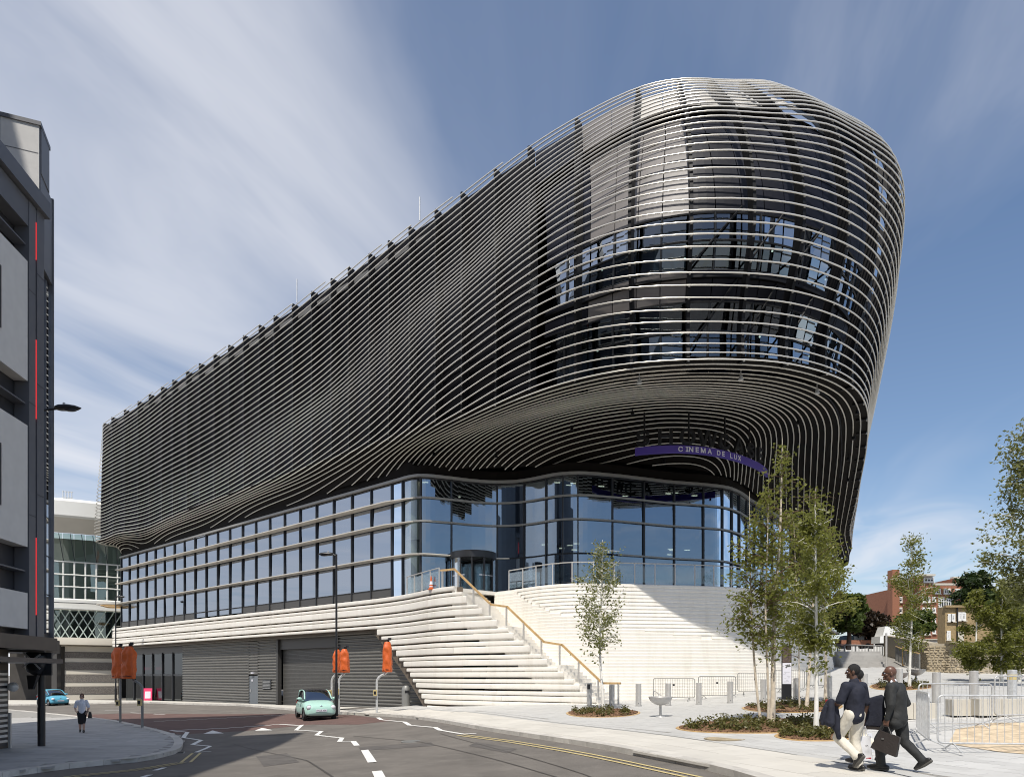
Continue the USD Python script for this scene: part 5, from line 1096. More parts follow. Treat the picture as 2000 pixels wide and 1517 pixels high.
def barrier(label, a, b, mtl='galv', bars=17, h=1.1, sign=False, grp=None):
    a, b = np.array(a, float), np.array(b, float); L = np.linalg.norm((b - a)[:2]); ang = math.degrees(math.atan2(b[1] - a[1], b[0] - a[0])); c = (a + b) / 2; t = thing('crowd_barrier', label, 'barrier', grp, loc=c, rot=ang)
    x = L / 2; r = .10; cx = lambda sx, sz, z: [(sx * (x - r) + sx * r * math.cos(g_), 0, z + sz * r * math.sin(g_)) for g_ in np.linspace(0, math.pi / 2, 5)]
    lp = cx(1, 1, h - r) + [q for q in cx(-1, 1, h - r)][::-1] + cx(-1, -1, .16 + r) + cx(1, -1, .16 + r)[::-1]; lp.append(lp[0])
    part(t, 'frame', MB().tube(lp, .019, 7, False), mtl, smooth=True)
    for k in range(1, bars): q = -x + 2 * x * k / bars; part(t, 'bar', MB().tube([(q, 0, .16), (q, 0, h)], .0065, 5, False), mtl)
    for s in (-1, 1):
        f = MB(); f.tube([(s * (x - .28), 0, .17), (s * (x - .28), -.34, .01)], .016, 6).tube([(s * (x - .28), 0, .17), (s * (x - .28), .34, .01)], .016, 6); f.box((s * (x - .28), -.34, .012), (.05, .12, .02)); f.box((s * (x - .28), .34, .012), (.05, .12, .02)); part(t, 'foot', f, mtl)
    if sign: part(t, 'plate', MB().box((0, -.02, .78), (.10, .012, .09)), 'black')
for i, (x0, x1, y0, y1) in enumerate(((1276, 1357, 1367, 1368), (1364, 1437, 1366, 1361), (1441, 1509, 1358, 1354), (1513, 1571, 1353, 1348), (1575, 1621, 1347, 1341))):
    a, b = gpos(x0, y0), gpos(x1, y1); b = a + (b - a) * min(1, 2.3 / np.linalg.norm(b - a)); barrier(('first barrier from the stair along the white plinth', 'second barrier from the stair along the white plinth', 'barrier behind the tall birch stems along the plinth', 'barrier behind the map totem', 'last barrier before the plinth corner')[i], a, b, 'bin' if i < 9 else 'galv', sign=i < 3)
z_ = lambda x, y: np.array([x, y, g1(x, y)])
barrier('nearest bright barrier of the pen at the right edge', z_(8.45, 13.55), z_(10.75, 13.25)); barrier('left end barrier of the pen seen edge on', z_(8.4, 13.75), z_(9.55, 16.1)); barrier('left rear barrier of the pen, its rail toned green', z_(9.65, 16.2), z_(11.5, 16.35)); barrier('right rear barrier of the pen at the picture edge', z_(11.6, 16.4), z_(13.8, 16.9))
part(plaza, 'sand_patch', sheet(Polygon(G2([(1858, 1452), (1872, 1424), (1945, 1412), (2040, 1412), (2060, 1476), (1960, 1468)])).buffer(0).buffer(.05), .012, .5), mat('sand', (.56, .45, .31), .95, var=.3, scale=4., bump=.6, bscale=20.))
for i, (px, py, L, lab) in enumerate(((1905, 1396, 1.3, 'left pale stone block seat behind the pen'), (1968, 1396, 1.6, 'right pale stone block seat behind the pen'), (1788, 1402, .9, 'short stone block seat right of the man in the suit'))):
    p = gpos(px, py); t = thing('stone_seat', lab, 'seat', loc=p, rot=-8)
    for k in range(3): part(t, 'stone_block', MB().box(((k - 1) * L / 3, 0, .21), (L / 3 - .012, .5, .43)), mat('seat_stone', (.52, .42, .35), .85, var=.12, scale=5.) if (i, k) == (0, 0) else 'seat_stone') if False else part(t, 'stone_block', MB().box(((k - 1) * L / 3, 0, .21), (L / 3 - .012, .5, .43)), 'sc_cream')
p = gpos(1536, 1366); tm = thing('map_totem', 'tall dark totem with a pale map panel standing in the square', 'sign', loc=p, rot=-14)
part(tm, 'slab', MB().box((0, 0, 1.22), (.42, .14, 2.48)), 'black'); part(tm, 'map_panel', MB().box((0.01, -.075, 1.20), (.37, .012, .95)), 'letter_white')
m = MB(); rg = np.random.default_rng(4)
for k in range(13): m.box((rg.uniform(-.1, .13), -.083, rg.uniform(1.45, 1.6)), (rg.uniform(.03, .12), .004, rg.uniform(.02, .06)))
for k in range(10): m.box((rg.uniform(-.12, .1), -.083, rg.uniform(.78, 1.3)), (rg.uniform(.03, .16), .004, .008))
part(tm, 'map_print', m, 'bin'); part(tm, 'plinth', MB().box((0, 0, .02), (.5, .2, .05)), 'spandrel')
X['mural'] = mat('mural', (.10, .07, .06), .5, var=.6, scale=14.); part(tm, 'picture_panel', MB().box((0.01, -.075, 2.05), (.37, .012, .72)), 'mural')
p = gpos(793, 1378); t = thing('litter_bin', 'grey round litter bin with a domed top before the ribbed wall', 'litter bin', loc=p, rot=20)
part(t, 'body', MB().lathe([(.25, 0), (.26, .9), (.25, .92)], sides=20), 'bin', smooth=30); part(t, 'dome', MB().lathe([(.26, .92), (.24, 1.08), (.15, 1.2), (0, 1.23)], sides=20), 'bin', smooth=40); part(t, 'slot', MB().box((.02, -.25, .86), (.26, .05, .14)), 'black')
p = gpos(806, 1376); t = thing('litter_bin', 'small dark square bin beside the round one', 'litter bin', loc=p + [.25, .6, 0], rot=35); part(t, 'body', MB().box((0, 0, .42), (.42, .42, .84)), 'mull'); part(t, 'lid', MB().box((0, 0, .87), (.46, .46, .06)), 'bin')
p = gpos(289, 1367); t = thing('advert_board', 'bright pink folding advert board outside the shop', 'sign', loc=p, rot=20); X['pink'] = mat('pink', (.80, .05, .16), .5)
for s, nm in ((-.6, 'front_panel'), (.6, 'rear_panel')): part(t, nm, MB().hexa([(-.36, s * .30 - .015, 0), (.36, s * .30 - .015, 0), (.36, s * .30 + .015, 0), (-.36, s * .30 + .015, 0)], [(-.36, s * .03 - .015, 1.15), (.36, s * .03 - .015, 1.15), (.36, s * .03 + .015, 1.15), (-.36, s * .03 + .015, 1.15)]), 'pink')
part(t, 'print', MB().hexa([(-.24, -.178, .2), (.24, -.178, .2), (.24, -.165, .2), (-.24, -.165, .2)], [(-.24, -.085, .85), (.24, -.085, .85), (.24, -.07, .85), (-.24, -.07, .85)]), 'letter_white')

# lamp columns and bagged signals
def lampcol(label, base, H, arm, side, r=.085, mtl='black', shoe=1.9):
    t = thing('lamp_column', label, 'street lamp', loc=base, rot=0)
    part(t, 'shaft', MB().lathe([(r * 1.25, 0), (r * 1.25, shoe), (r * .8, shoe + .12), (r * .62, H), (0, H + .02)], sides=16), mtl, smooth=30); part(t, 'door', MB().box((0, -r * 1.2, .8), (r * 1.1, .04, .8)), mtl)
    part(t, 'arm', MB().tube([(0, 0, H - .08), (side * arm * .5, 0, H - .04), (side * arm, 0, H - .02)], .035, 8), mtl)
    m = MB(); sec = []
    for x, w, h in ((0, .10, .06), (.12, .17, .09), (.4, .18, .10), (.62, .13, .07), (.78, .02, .015)):
        sec.append([(side * (arm + x), w * math.cos(g_), H + .0 + h * math.sin(g_) * (1.1 if math.sin(g_) > 0 else .75)) for g_ in np.linspace(0, 2 * math.pi, 13)[:-1]])
    m.grid(sec, True); m.add(sec[0], [[0, 3, 6, 9]]); part(t, 'lantern', m, mtl, smooth=40); part(t, 'lens', MB().ball((side * (arm + .45), 0, H - .05), (.2, .11, .05), 2), 'pane_dark', smooth=True); part(t, 'sensor', MB().lathe([(.04, 0), (.035, .07), (0, .08)], (side * (arm + .25), 0, H + .1), 8), 'galv'); return t
p = gpos(81, 1456); H1 = (1456 - 797) / F * p[1]; l1 = lampcol('black lamp column with its lantern arm pointing over the pavement, nearest the office', p, H1, .45, 1, .085, 'black', 3.1)
hz_ = lambda py: EYE - (py - HZ) / F * p[1] - p[2]
bg = thing('wrapped_signal', 'signal head wrapped in black plastic and crossed tape on the near lamp column', 'traffic signal', loc=p, rot=0)
m = trimesh.creation.icosphere(subdivisions=3); v = np.array(m.vertices); v *= (1 + .16 * (meshkit.noise(v * 3.2, 3)[:, None] - .5)); v = np.sign(v) * abs(v) ** .8 * [.30, .22, .40]
part(bg, 'plastic_wrap', (v + [-.02, -.22, (hz_(1292))], m.faces), mat('bin_bag', (.012, .012, .013), .22, bump=.8, bscale=14.), smooth=30)
for a, b in (((-.28, .32), (.26, -.22)), ((-.26, -.15), (.27, .22)), ((-.3, .02), (.28, .06))): part(bg, 'tape', MB().bar((a[0], -.44, hz_(1292) + a[1]), (b[0], -.44, hz_(1292) + b[1]), .02, .045), 'steel')
part(bg, 'loose_end', MB().hexa([(-.2, -.3, hz_(1345)), (-.06, -.3, hz_(1345)), (-.06, -.22, hz_(1345)), (-.2, -.22, hz_(1345))], [(-.22, -.34, hz_(1318)), (.1, -.34, hz_(1318)), (.1, -.2, hz_(1318)), (-.22, -.2, hz_(1318))]), 'black'); part(bg, 'backboard', MB().box((.3, -.18, hz_(1296)), (.3, .05, .7)), 'mull')
p = gpos(657, 1397); lampcol('tall thin black lamp column rising before the glass wall', p, (1397 - 1082) / F * p[1], .16, -1, .075, 'black', 1.6)
p = gpos(226, 1371); lampcol('thin black lamp column under the round canopy at the far corner', p, (1371 - 1165) / F * p[1], .1, 1, .075, 'black', 1.2)
def bagged(label, px, by, hx, yt, yb, wpx, two=False, ybox=None, crank=True):
    p = gpos(px, by); Y = p[1]; s_ = Y / F; t = thing('bagged_signal', label, 'traffic signal', loc=p, rot=0); dx = (hx - px) * s_; zt, zb2 = (by - yt) * s_, (by - yb) * s_
    pts = [(0, 0, 0), (0, 0, zb2 - .45), (dx * .25, 0, zb2 - .22), (dx * .8, 0, zb2 - .05), (dx, 0, zb2 + .12), (dx, 0, zt - .05)] if crank else [(0, 0, 0), (0, 0, zt)]
    part(t, 'post', MB().tube(smooth_line(pts, 26), .058, 10), 'bin' if px < 400 else 'galv', smooth=True)
    m = trimesh.creation.box((1, 1, 1)); m = m.subdivide().subdivide().subdivide().subdivide(); v = np.array(m.vertices); rr = np.linalg.norm(v, axis=1, keepdims=True); v = v * (1 - .22 * (np.abs(v[:, :1]) * 2) ** 3 * (np.abs(v[:, 1:2]) * 2) ** 3)
    top = np.clip((v[:, 2:] - .3) / .2, 0, 1); v[:, :2] *= 1 - .45 * top; v[:, :2] *= 1 + .10 * (meshkit.noise(v * 5 + px, 2)[:, None] - .5) * 2
    v = v * [wpx * s_, .42, zt - zb2] + [dx + (.0 if crank else 0), -.18, (zt + zb2) / 2]; v[:, :2] += .10 * (meshkit.fbm(v * np.array([5., 5., 3.]) + px, 3, 5)[:, None] - .5) * [1, 1.4]
    part(t, 'orange_bag', (v, m.faces), 'orange_bag', smooth=55); part(t, 'drawstring', MB().tube([(dx - wpx * s_ * .4, -.36, zb2 + .1), (dx, -.42, zb2 + .14), (dx + wpx * s_ * .4, -.36, zb2 + .1)], .015, 5), 'black')
    part(t, 'bracket', MB().box((dx, -.03, zt + .06), (.14, .1, .12)), 'black'); part(t, 'sensor', MB().box((dx + .1, -.12, zt + .14), (.14, .2, .12), .4), 'black')
    if ybox: part(t, 'push_button', MB().box((-.06, -.10, (by - ybox) * s_), (.17, .16, .3)), 'paint_yellow'); part(t, 'button_plate', MB().box((-.06, -.185, (by - ybox) * s_), (.1, .01, .16)), 'black')
bagged('orange bagged signal farther left of the left pair', 235, 1410, 235, 1264, 1324, 21, ybox=1372, crank=False)
bagged('orange bagged signal on the cranked post, right of the left pair', 278, 1420, 256, 1262, 1325, 24, ybox=1371)
bagged('orange bagged signal on the post behind the mint car', 648, 1392, 660, 1268, 1313, 14, ybox=1352)
bagged('orange bagged signal facing right behind the mint car', 662, 1393, 675, 1267, 1313, 16, ybox=1350)
bagged('orange bagged signal on the cranked grey post before the ribbed wall', 736, 1391, 758, 1253, 1312, 17, ybox=1352)

# ---------------------------------------------------------------- cars
X['mint'] = mat('mint_paint', (.40, .62, .54), .22); X['blue_car'] = mat('blue_paint', (.10, .36, .50), .22); X['tyre'] = mat('tyre', (.018, .018, .018), .8); X['rim'] = mat('rim', (.55, .55, .56), .3, .7); X['car_glass'] = glassmat('car_glass', (.12, .14, .14), .03, .55, (.5, .53, .56)); X['chrome'] = mat('chrome', (.7, .7, .7), .15, 1.); X['lens'] = mat('lens', (.72, .74, .78), .08); X['red_lens'] = mat('red_lens', (.4, .01, .01), .2); X['seatm'] = mat('seat_dark', (.05, .045, .04), .8)
def car(label, loc, rot, paint, roof, prof, hood, wb, Wd, plate, round_nose):
    """prof: (x, z_bottom, z_top, half width) of the body from nose to tail; hood: outline of the cabin (x, z, half width low, half width high)"""
    t = thing('car', label, 'car', loc=loc, rot=rot); x_, zb_, zt_, hw_ = [np.array(c) for c in zip(*prof)]; xs_ = np.linspace(x_[0], x_[-1], 44); ip_ = lambda a: PchipInterpolator(x_, a)(xs_)
    B0, T0, W0 = ip_(zb_), ip_(zt_), ip_(hw_); R = []
    for x, b, tp, w in zip(xs_, B0, T0, W0):
        sec = []
        for g_ in np.linspace(0, 2 * math.pi, 29)[:-1]:
            c, s = math.cos(g_), math.sin(g_); e = .42 if s > 0 else .3; yy = w * math.copysign(abs(c) ** e, c); zz = (tp + b) / 2 + (tp - b) / 2 * math.copysign(abs(s) ** (.62 if s > 0 else .4), s)
            yy *= 1 - .07 * max(0, (zz - (tp + b) / 2) / (tp - b)) * 2; sec.append((x, yy, zz))
        R.append(sec)
    R = np.array(R); m = MB(); m.grid(R, True); n = len(R[0]); V = [R[0].mean(0), R[-1].mean(0)]
    v, f = m.get(); v = np.vstack([v, V]); k0, k1 = len(v) - 2, len(v) - 1; o = (len(R) - 1) * n
    f = np.vstack([f, [[k0, (i + 1) % n, i] for i in range(n)], [[k1, o + i, o + (i + 1) % n] for i in range(n)]])
    tm_ = trimesh.Trimesh(v, f, process=True); tm_.fix_normals(); mf = manifold3d.Manifold(manifold3d.Mesh(np.array(tm_.vertices, np.float32), np.array(tm_.faces, np.uint32)))
    rw_ = .295; wx = (wb[0], wb[1])
    for x in wx:
        cy = manifold3d.Manifold.cylinder(2.6, rw_ + .055, rw_ + .055, 28, True).rotate([90, 0, 0]).translate([x, 0, rw_ + .01]); ic = manifold3d.Manifold.cylinder(Wd - .42, 1, 1, 8, True).rotate([90, 0, 0]).translate([x, 0, rw_])
        mf = mf - (cy - ic)
    part(t, 'body', mf, paint, smooth=38); part(t, 'underbody', MB().box(((x_[0] + x_[-1]) / 2, 0, .26), (x_[-1] - x_[0] - .5, Wd - .5, .2)), 'tyre')
    G = []
    for x, z, wl, wh in hood: G.append([(x, -wl, None), (x, wl, None)])
    hx_, hz2, hl, hh = [np.array(c) for c in zip(*hood)]; xx = np.linspace(hx_[0], hx_[-1], 30); hz3, wl3, wh3 = [PchipInterpolator(hx_, a)(xx) for a in (hz2, hl, hh)]; zlow = np.interp(xx, xs_, T0) - .05
    def rowat(i, f): return [xx[i], 1, zlow[i] + (max(hz3[i], zlow[i] + .01) - zlow[i]) * f, wl3[i] + (wh3[i] - wl3[i]) * f]
    sides = {}
    sec = []
    for i in range(30):
        zt2 = max(hz3[i], zlow[i] + .02); pts = [(xx[i], -wl3[i], zlow[i])]
        for f in (.5, .93): pts.append((xx[i], -(wl3[i] + (wh3[i] - wl3[i]) * f), zlow[i] + (zt2 - zlow[i]) * f))
        for yy in np.linspace(-.86, .86, 7): pts.append((xx[i], yy * wh3[i], zt2 + .03 * (1 - yy * yy) * min(1, (zt2 - zlow[i]) * 3)))
        for f in (.93, .5): pts.append((xx[i], wl3[i] + (wh3[i] - wl3[i]) * f, zlow[i] + (zt2 - zlow[i]) * f))
        pts.append((xx[i], wl3[i], zlow[i])); sec.append(pts)
    sec = np.array(sec); part(t, 'windows', MB().grid(sec), 'car_glass', smooth=40)
    pk = np.nonzero(hz3 > hz3.max() - .075)[0]; r0, r1 = pk[0], pk[-1]
    off = sec.copy(); c0 = np.array([xx.mean(), 0, 1.]); off = off + (off - c0) / np.linalg.norm(off - c0, axis=2)[..., None] * .012
    part(t, 'roof', MB().grid(off[r0 - 0:r1 + 2, 2:11]), roof, smooth=40)
    for sgn in (0, 1):
        col = lambda i: off[i, 2] if sgn == 0 else off[i, 10]
        low = lambda i: off[i, 0] if sgn == 0 else off[i, -1]
        part(t, 'pillar', MB().tube([off[i, 2 if sgn == 0 else 10] for i in range(1, r0 + 2)], .035, 6), paint, smooth=True)
        part(t, 'roof_rail', MB().tube([col(i) for i in range(r0, r1 + 3)], .03, 6), paint, smooth=True)
        q = int(.62 * 30); part(t, 'pillar', MB().tube([off[q, k] for k in ((0, 1, 2) if sgn == 0 else (12, 11, 10))], .032, 6), 'black')
        part(t, 'pillar', MB().tube([col(i) for i in range(r1, 30)], .06, 6), paint, smooth=True)
        part(t, 'waist_rail', MB().tube([low(i) + [0, 0, .04] for i in range(1, 30)], .022, 5), paint)
    for s in (-1, 1):
        for x in wx:
            w = part(t, 'wheel', MB().lathe([(.17, -.09), (.27, -.095), (rw_, -.06), (rw_, .06), (.27, .095), (.17, .09)], (0, 0, 0), 24).get(), 'tyre') if False else None
            pr = [(.17, -.09), (.27, -.095), (rw_, -.06), (rw_, .06), (.27, .095), (.17, .09)]; g_ = np.linspace(0, 2 * math.pi, 25)[:-1]
            P = np.array([[(x + r * math.cos(a), s * (Wd / 2 - .12) + y, rw_ + r * math.sin(a)) for a in g_] for r, y in pr]); w = part(t, 'wheel', MB().grid(P, True), 'tyre', smooth=40)
            yy = s * (Wd / 2 - .045); part(w, 'hub', MB().tube([(x, yy - s * .12, rw_), (x, yy, rw_)], .07, 10), 'rim')
            rm = MB()
            for k in range(7): a = 2 * math.pi * k / 7; rm.bar((x + .04 * math.cos(a), yy - s * .03, rw_ + .04 * math.sin(a)), (x + .185 * math.cos(a), yy - s * .03, rw_ + .185 * math.sin(a)), .05, .03, (0, 1, 0))
            rm.tube([(x + .185 * math.cos(a), yy - s * .03, rw_ + .185 * math.sin(a)) for a in np.linspace(0, 2 * math.pi, 25)], .018, 5, False); part(w, 'rim', rm, 'rim'); part(w, 'brake', MB().tube([(x, yy - s * .14, rw_), (x, yy - s * .10, rw_)], .16, 14), 'mull')
        # nose details
        xf = x_[0]; ni_ = int(np.argmin(abs(xs_ - (xf + .28)))); wn = W0[ni_]; zh = B0[ni_] + (T0[ni_] - B0[ni_]) * .70
        hl_ = (xs_[ni_] - .13, s * wn * .80, zh); hlp = part(t, 'headlight', MB().ball(hl_, (.11, .115, .115) if round_nose else (.2, .14, .09), 2), 'lens', smooth=True)
        part(hlp, 'bezel', MB().tube([(hl_[0] - .03 + .04 * abs(math.cos(a)) * 0, hl_[1] + .118 * math.cos(a), hl_[2] + .118 * math.sin(a)) for a in np.linspace(0, 2 * math.pi, 17)], .012, 5, False), 'chrome')
        part(t, 'indicator', MB().ball((xf + .13, s * wn * .74, zh - .22), (.05, .065, .045), 2), 'lens', smooth=True)
        part(t, 'mirror', MB().ball((hood[0][0] + .42, s * (Wd / 2 + .04), hood[0][1] + .1), (.07, .12, .08), 2), paint, smooth=True); part(t, 'mirror_foot', MB().bar((hood[0][0] + .46, s * (Wd / 2 - .10), hood[0][1] + .03), (hood[0][0] + .44, s * (Wd / 2 + .0), hood[0][1] + .07), .05, .04), 'black')
        part(t, 'tail_light', MB().ball((x_[-1] - .16, s * W0[-5] * .86, .78), (.06, .07, .14), 1), 'red_lens'); part(t, 'door_handle', MB().box((1.95, s * (Wd / 2 + .0), .80), (.16, .03, .03)), 'chrome')
        part(t, 'door_line', MB().bar((1.22, s * (Wd / 2 - .012), .36), (1.20, s * (Wd / 2 - .02), .86), .008, .008), 'black'); part(t, 'door_line', MB().bar((2.3, s * (Wd / 2 - .012), .40), (2.3, s * (Wd / 2 - .02), .86), .008, .008), 'black')
    part(t, 'grille', MB().ball((x_[0] + .10, 0, .40), (.09, .54, .07), 3), 'black', smooth=True); part(t, 'bumper_strip', MB().tube([(x_[0] + .16, -.60, .50), (x_[0] + .02, -.3, .50), (x_[0] - .0, 0, .50), (x_[0] + .02, .3, .50), (x_[0] + .16, .60, .50)], .014, 5), 'chrome')
    pl = part(t, 'number_plate', MB().box((x_[0] - .012, 0, .50), (.02, .52, .11)), 'letter_white')
    m = meshkit.text_mesh(plate, .07, .004); v = np.array(m.vertices); v[:, 0] -= v[:, 0].max() / 2; part(pl, 'characters', (np.c_[x_[0] - .022 - v[:, 2], -v[:, 0], .465 + v[:, 1]], m.faces), 'black')
    part(t, 'emblem', MB().ball((x_[0] + .06, 0, .70), (.02, .05, .05), 2), 'chrome'); part(t, 'emblem_bar', MB().tube([(x_[0] + .09, -.24, .69), (x_[0] + .04, 0, .69), (x_[0] + .09, .24, .69)], .008, 5), 'chrome')
    for s in (-.36, .36): part(t, 'seat', MB().box((1.85, s, .80), (.5, .46, .3)).box((2.1, s, 1.08), (.16, .44, .5)), 'seatm')
    part(t, 'dashboard', MB().box((1.1, 0, .9), (.35, 1.2, .16)), 'seatm'); part(t, 'rear_view_mirror', MB().box((1.34, 0, 1.28), (.03, .2, .06)), 'black'); return t
prof500 = [(0, .34, .62, .50), (.06, .27, .72, .62), (.2, .23, .81, .70), (.5, .21, .91, .77), (.95, .20, .99, .80), (1.6, .20, 1.0, .815), (2.6, .20, 1.01, .815), (3.1, .22, .99, .77), (3.4, .27, .86, .69), (3.54, .36, .70, .56)]
cab500 = [(.80, .95, .70, .66), (1.05, 1.16, .74, .63), (1.45, 1.42, .76, .58), (1.9, 1.485, .77, .57), (2.6, 1.47, .76, .57), (3.0, 1.36, .74, .56), (3.3, 1.12, .70, .56), (3.42, .96, .66, .56)]
p = gpos(617, 1403, RD); hd = np.array([.43, -.90]); off_ = np.array([p[0], p[1], g1(p[0], p[1]) + RD]); nose = off_ + np.r_[hd * 1.6, 0]
car('small mint green car with a black roof turning at the crossing', nose, math.degrees(math.atan2(-hd[1], -hd[0])), 'mint', 'black', prof500, cab500, (.66, 2.96), 1.63, 'HN15 XBK', True)
profk = [(0, .36, .60, .55), (.1, .27, .74, .70), (.4, .22, .88, .78), (.95, .20, .98, .83), (1.8, .20, .99, .845), (2.9, .20, 1.02, .84), (3.5, .24, 1.0, .76), (3.75, .32, .8, .66)]
cabk = [(.75, .96, .72, .68), (1.2, 1.25, .77, .64), (1.65, 1.46, .78, .60), (2.3, 1.50, .78, .60), (3.0, 1.44, .77, .58), (3.4, 1.25, .74, .58), (3.62, 1.0, .70, .58)]
p = gpos(103, 1377, RD); hd = unit([.80, -.60]); nose = np.array([p[0], p[1], g1(p[0], p[1]) + RD]) + np.r_[hd * 1.9, 0]
car('light blue hatchback leaving the side street at the far left', nose, math.degrees(math.atan2(-hd[1], -hd[0])), 'blue_car', 'blue_car', profk, cabk, (.72, 3.1), 1.68, 'WP59 KLO', False)
for i, (px, py, s, mt, lab) in enumerate(((1748, 1262, 1, 'frame_white', 'white van parked beyond the top of the ramp'), (1668, 1266, 1, 'brick', 'dull red car parked beyond the grey steps'))):
    Y = 66 + 14 * i; x = pu(px, Y); z = pz(py, Y); t = thing('parked_vehicle', lab, 'van' if i == 0 else 'car', loc=(x, Y, z), rot=0)
    hh = 1.5 if i else 1.9; part(t, 'body', MB().hexa([(-1.9, -.8, .3), (1.9, -.8, .3), (1.9, .8, .3), (-1.9, .8, .3)], [(-1.85, -.78, .95), (1.7, -.78, .95), (1.7, .78, .95), (-1.85, .78, .95)]), mt); part(t, 'cabin', MB().hexa([(-1.6, -.76, .95), (1.3, -.76, .95), (1.3, .76, .95), (-1.6, .76, .95)], [(-1.3, -.66, hh), (.7, -.66, hh), (.7, .66, hh), (-1.3, .66, hh)]), 'car_glass' if i else mt)
    part(t, 'windscreen', MB().box((.2, -.74, 1.2), (1.2, .05, .4)), 'pane_dark')
    for wx in (-1.2, 1.2): part(t, 'wheel', MB().tube([(wx, -.85, .3), (wx, .85, .3)], .3, 16), 'tyre')

# ---------------------------------------------------------------- people
X['skin_dark'] = mat('skin_dark', (.10, .052, .033), .5); X['skin_bald'] = mat('skin_brown', (.125, .062, .04), .38); X['skin_pale'] = mat('skin_pale', (.52, .33, .25), .55); X['hair_black'] = mat('hair_black', (.012, .011, .011), .7, bump=.7, bscale=160.); X['hair_brown'] = mat('hair_brown', (.13, .06, .035), .6, bump=.6, bscale=90.)
X['navy'] = mat('navy_cloth', (.015, .0175, .031), .85, var=.18, scale=8., bump=.6, bscale=11.); X['cream_trousers'] = mat('cream_trousers', (.66, .62, .53), .85, var=.05, scale=8., bump=.7, bscale=8.); X['suit'] = mat('suit_black', (.022, .023, .023), .8, var=.2, scale=9., bump=.7, bscale=9.)
X['shirt_white'] = mat('shirt_white', (.74, .76, .82), .8, bump=.5, bscale=14.); X['tan_cloth'] = mat('tan_cloth', (.34, .27, .17), .85, bump=.4, bscale=14.); X['leather'] = mat('leather_black', (.016, .015, .015), .42); X['briefcase'] = mat('briefcase', (.030, .024, .022), .5, bump=.4, bscale=20.); X['bag_white'] = mat('bag_white', (.78, .78, .80), .4); X['skirt'] = mat('skirt_black', (.014, .014, .017), .8); X['sole'] = mat('sole', (.10, .095, .085), .8); X['red_cloth'] = mat('red_cloth', (.45, .03, .04), .7)
def ms(p, r):
    s = manifold3d.Manifold.sphere(r, 20); return s.translate([float(x) for x in p])
def chain(pts, rads):
    hs = []
    for (p, r), (q, s) in zip(zip(pts[:-1], rads[:-1]), zip(pts[1:], rads[1:])): hs.append(manifold3d.Manifold.batch_hull([ms(p, r), ms(q, s)]))
    return hs
def esph(c, r, ax=None):
    m = manifold3d.Manifold.sphere(1., 24).scale([float(v) for v in r]); 
    return m.translate([float(v) for v in c])
def fuse(ms_, ref=.035, it=6):
    m = manifold3d.Manifold.batch_boolean(ms_, manifold3d.OpType.Add).refine_to_length(ref); k = m.to_mesh(); t = trimesh.Trimesh(np.array(k.vert_properties[:, :3]), np.array(k.tri_verts), process=True)
    trimesh.smoothing.filter_taubin(t, iterations=it); return t
def folds(t, amp, sc, seed):
    v = np.array(t.vertices); n = np.array(t.vertex_normals); w = meshkit.fbm(v * np.array([sc, sc, sc * .45]), 3, seed) - .5; t.vertices = v + n * (w * 2 * amp)[:, None]; return t
def hand(w, d, palm_n, s=1., curl=.9):
    """palm and five separate fingers: w wrist, d along the hand, palm_n the way the palm faces"""
    d = unit(d); pn = unit(palm_n - d * (d @ palm_n)); sd = np.cross(d, pn); out = []
    pc = [w, w + d * .035 * s, w + d * .085 * s]; out += [manifold3d.Manifold.batch_hull([ms(w + d * a * s + sd * b * s, .013 * s) for a in (.01, .085) for b in (-.03, .03)] + [ms(w, .02 * s)])]
    for k, (b, L) in enumerate(zip((-.031, -.010, .011, .031), (.068, .078, .074, .058))):
        p = w + d * .088 * s + sd * b * s; pts = [p]; ang = 0
        for j in range(3):
            ang += curl * (.35, .75, .6)[j]; p = p + (d * math.cos(ang) + pn * math.sin(ang)) * L * s * (.45, .32, .23)[j]; pts.append(p)
        out += chain(pts, [.0092 * s, .0088 * s, .0082 * s, .0070 * s])
    p = w + d * .022 * s - sd * .03 * s; q = p + (d * .6 - sd * .5 + pn * .45) * .045 * s; r = q + (d * .7 + pn * .6) * .035 * s; out += chain([p, q, r], [.012 * s, .0105 * s, .008 * s]); return out
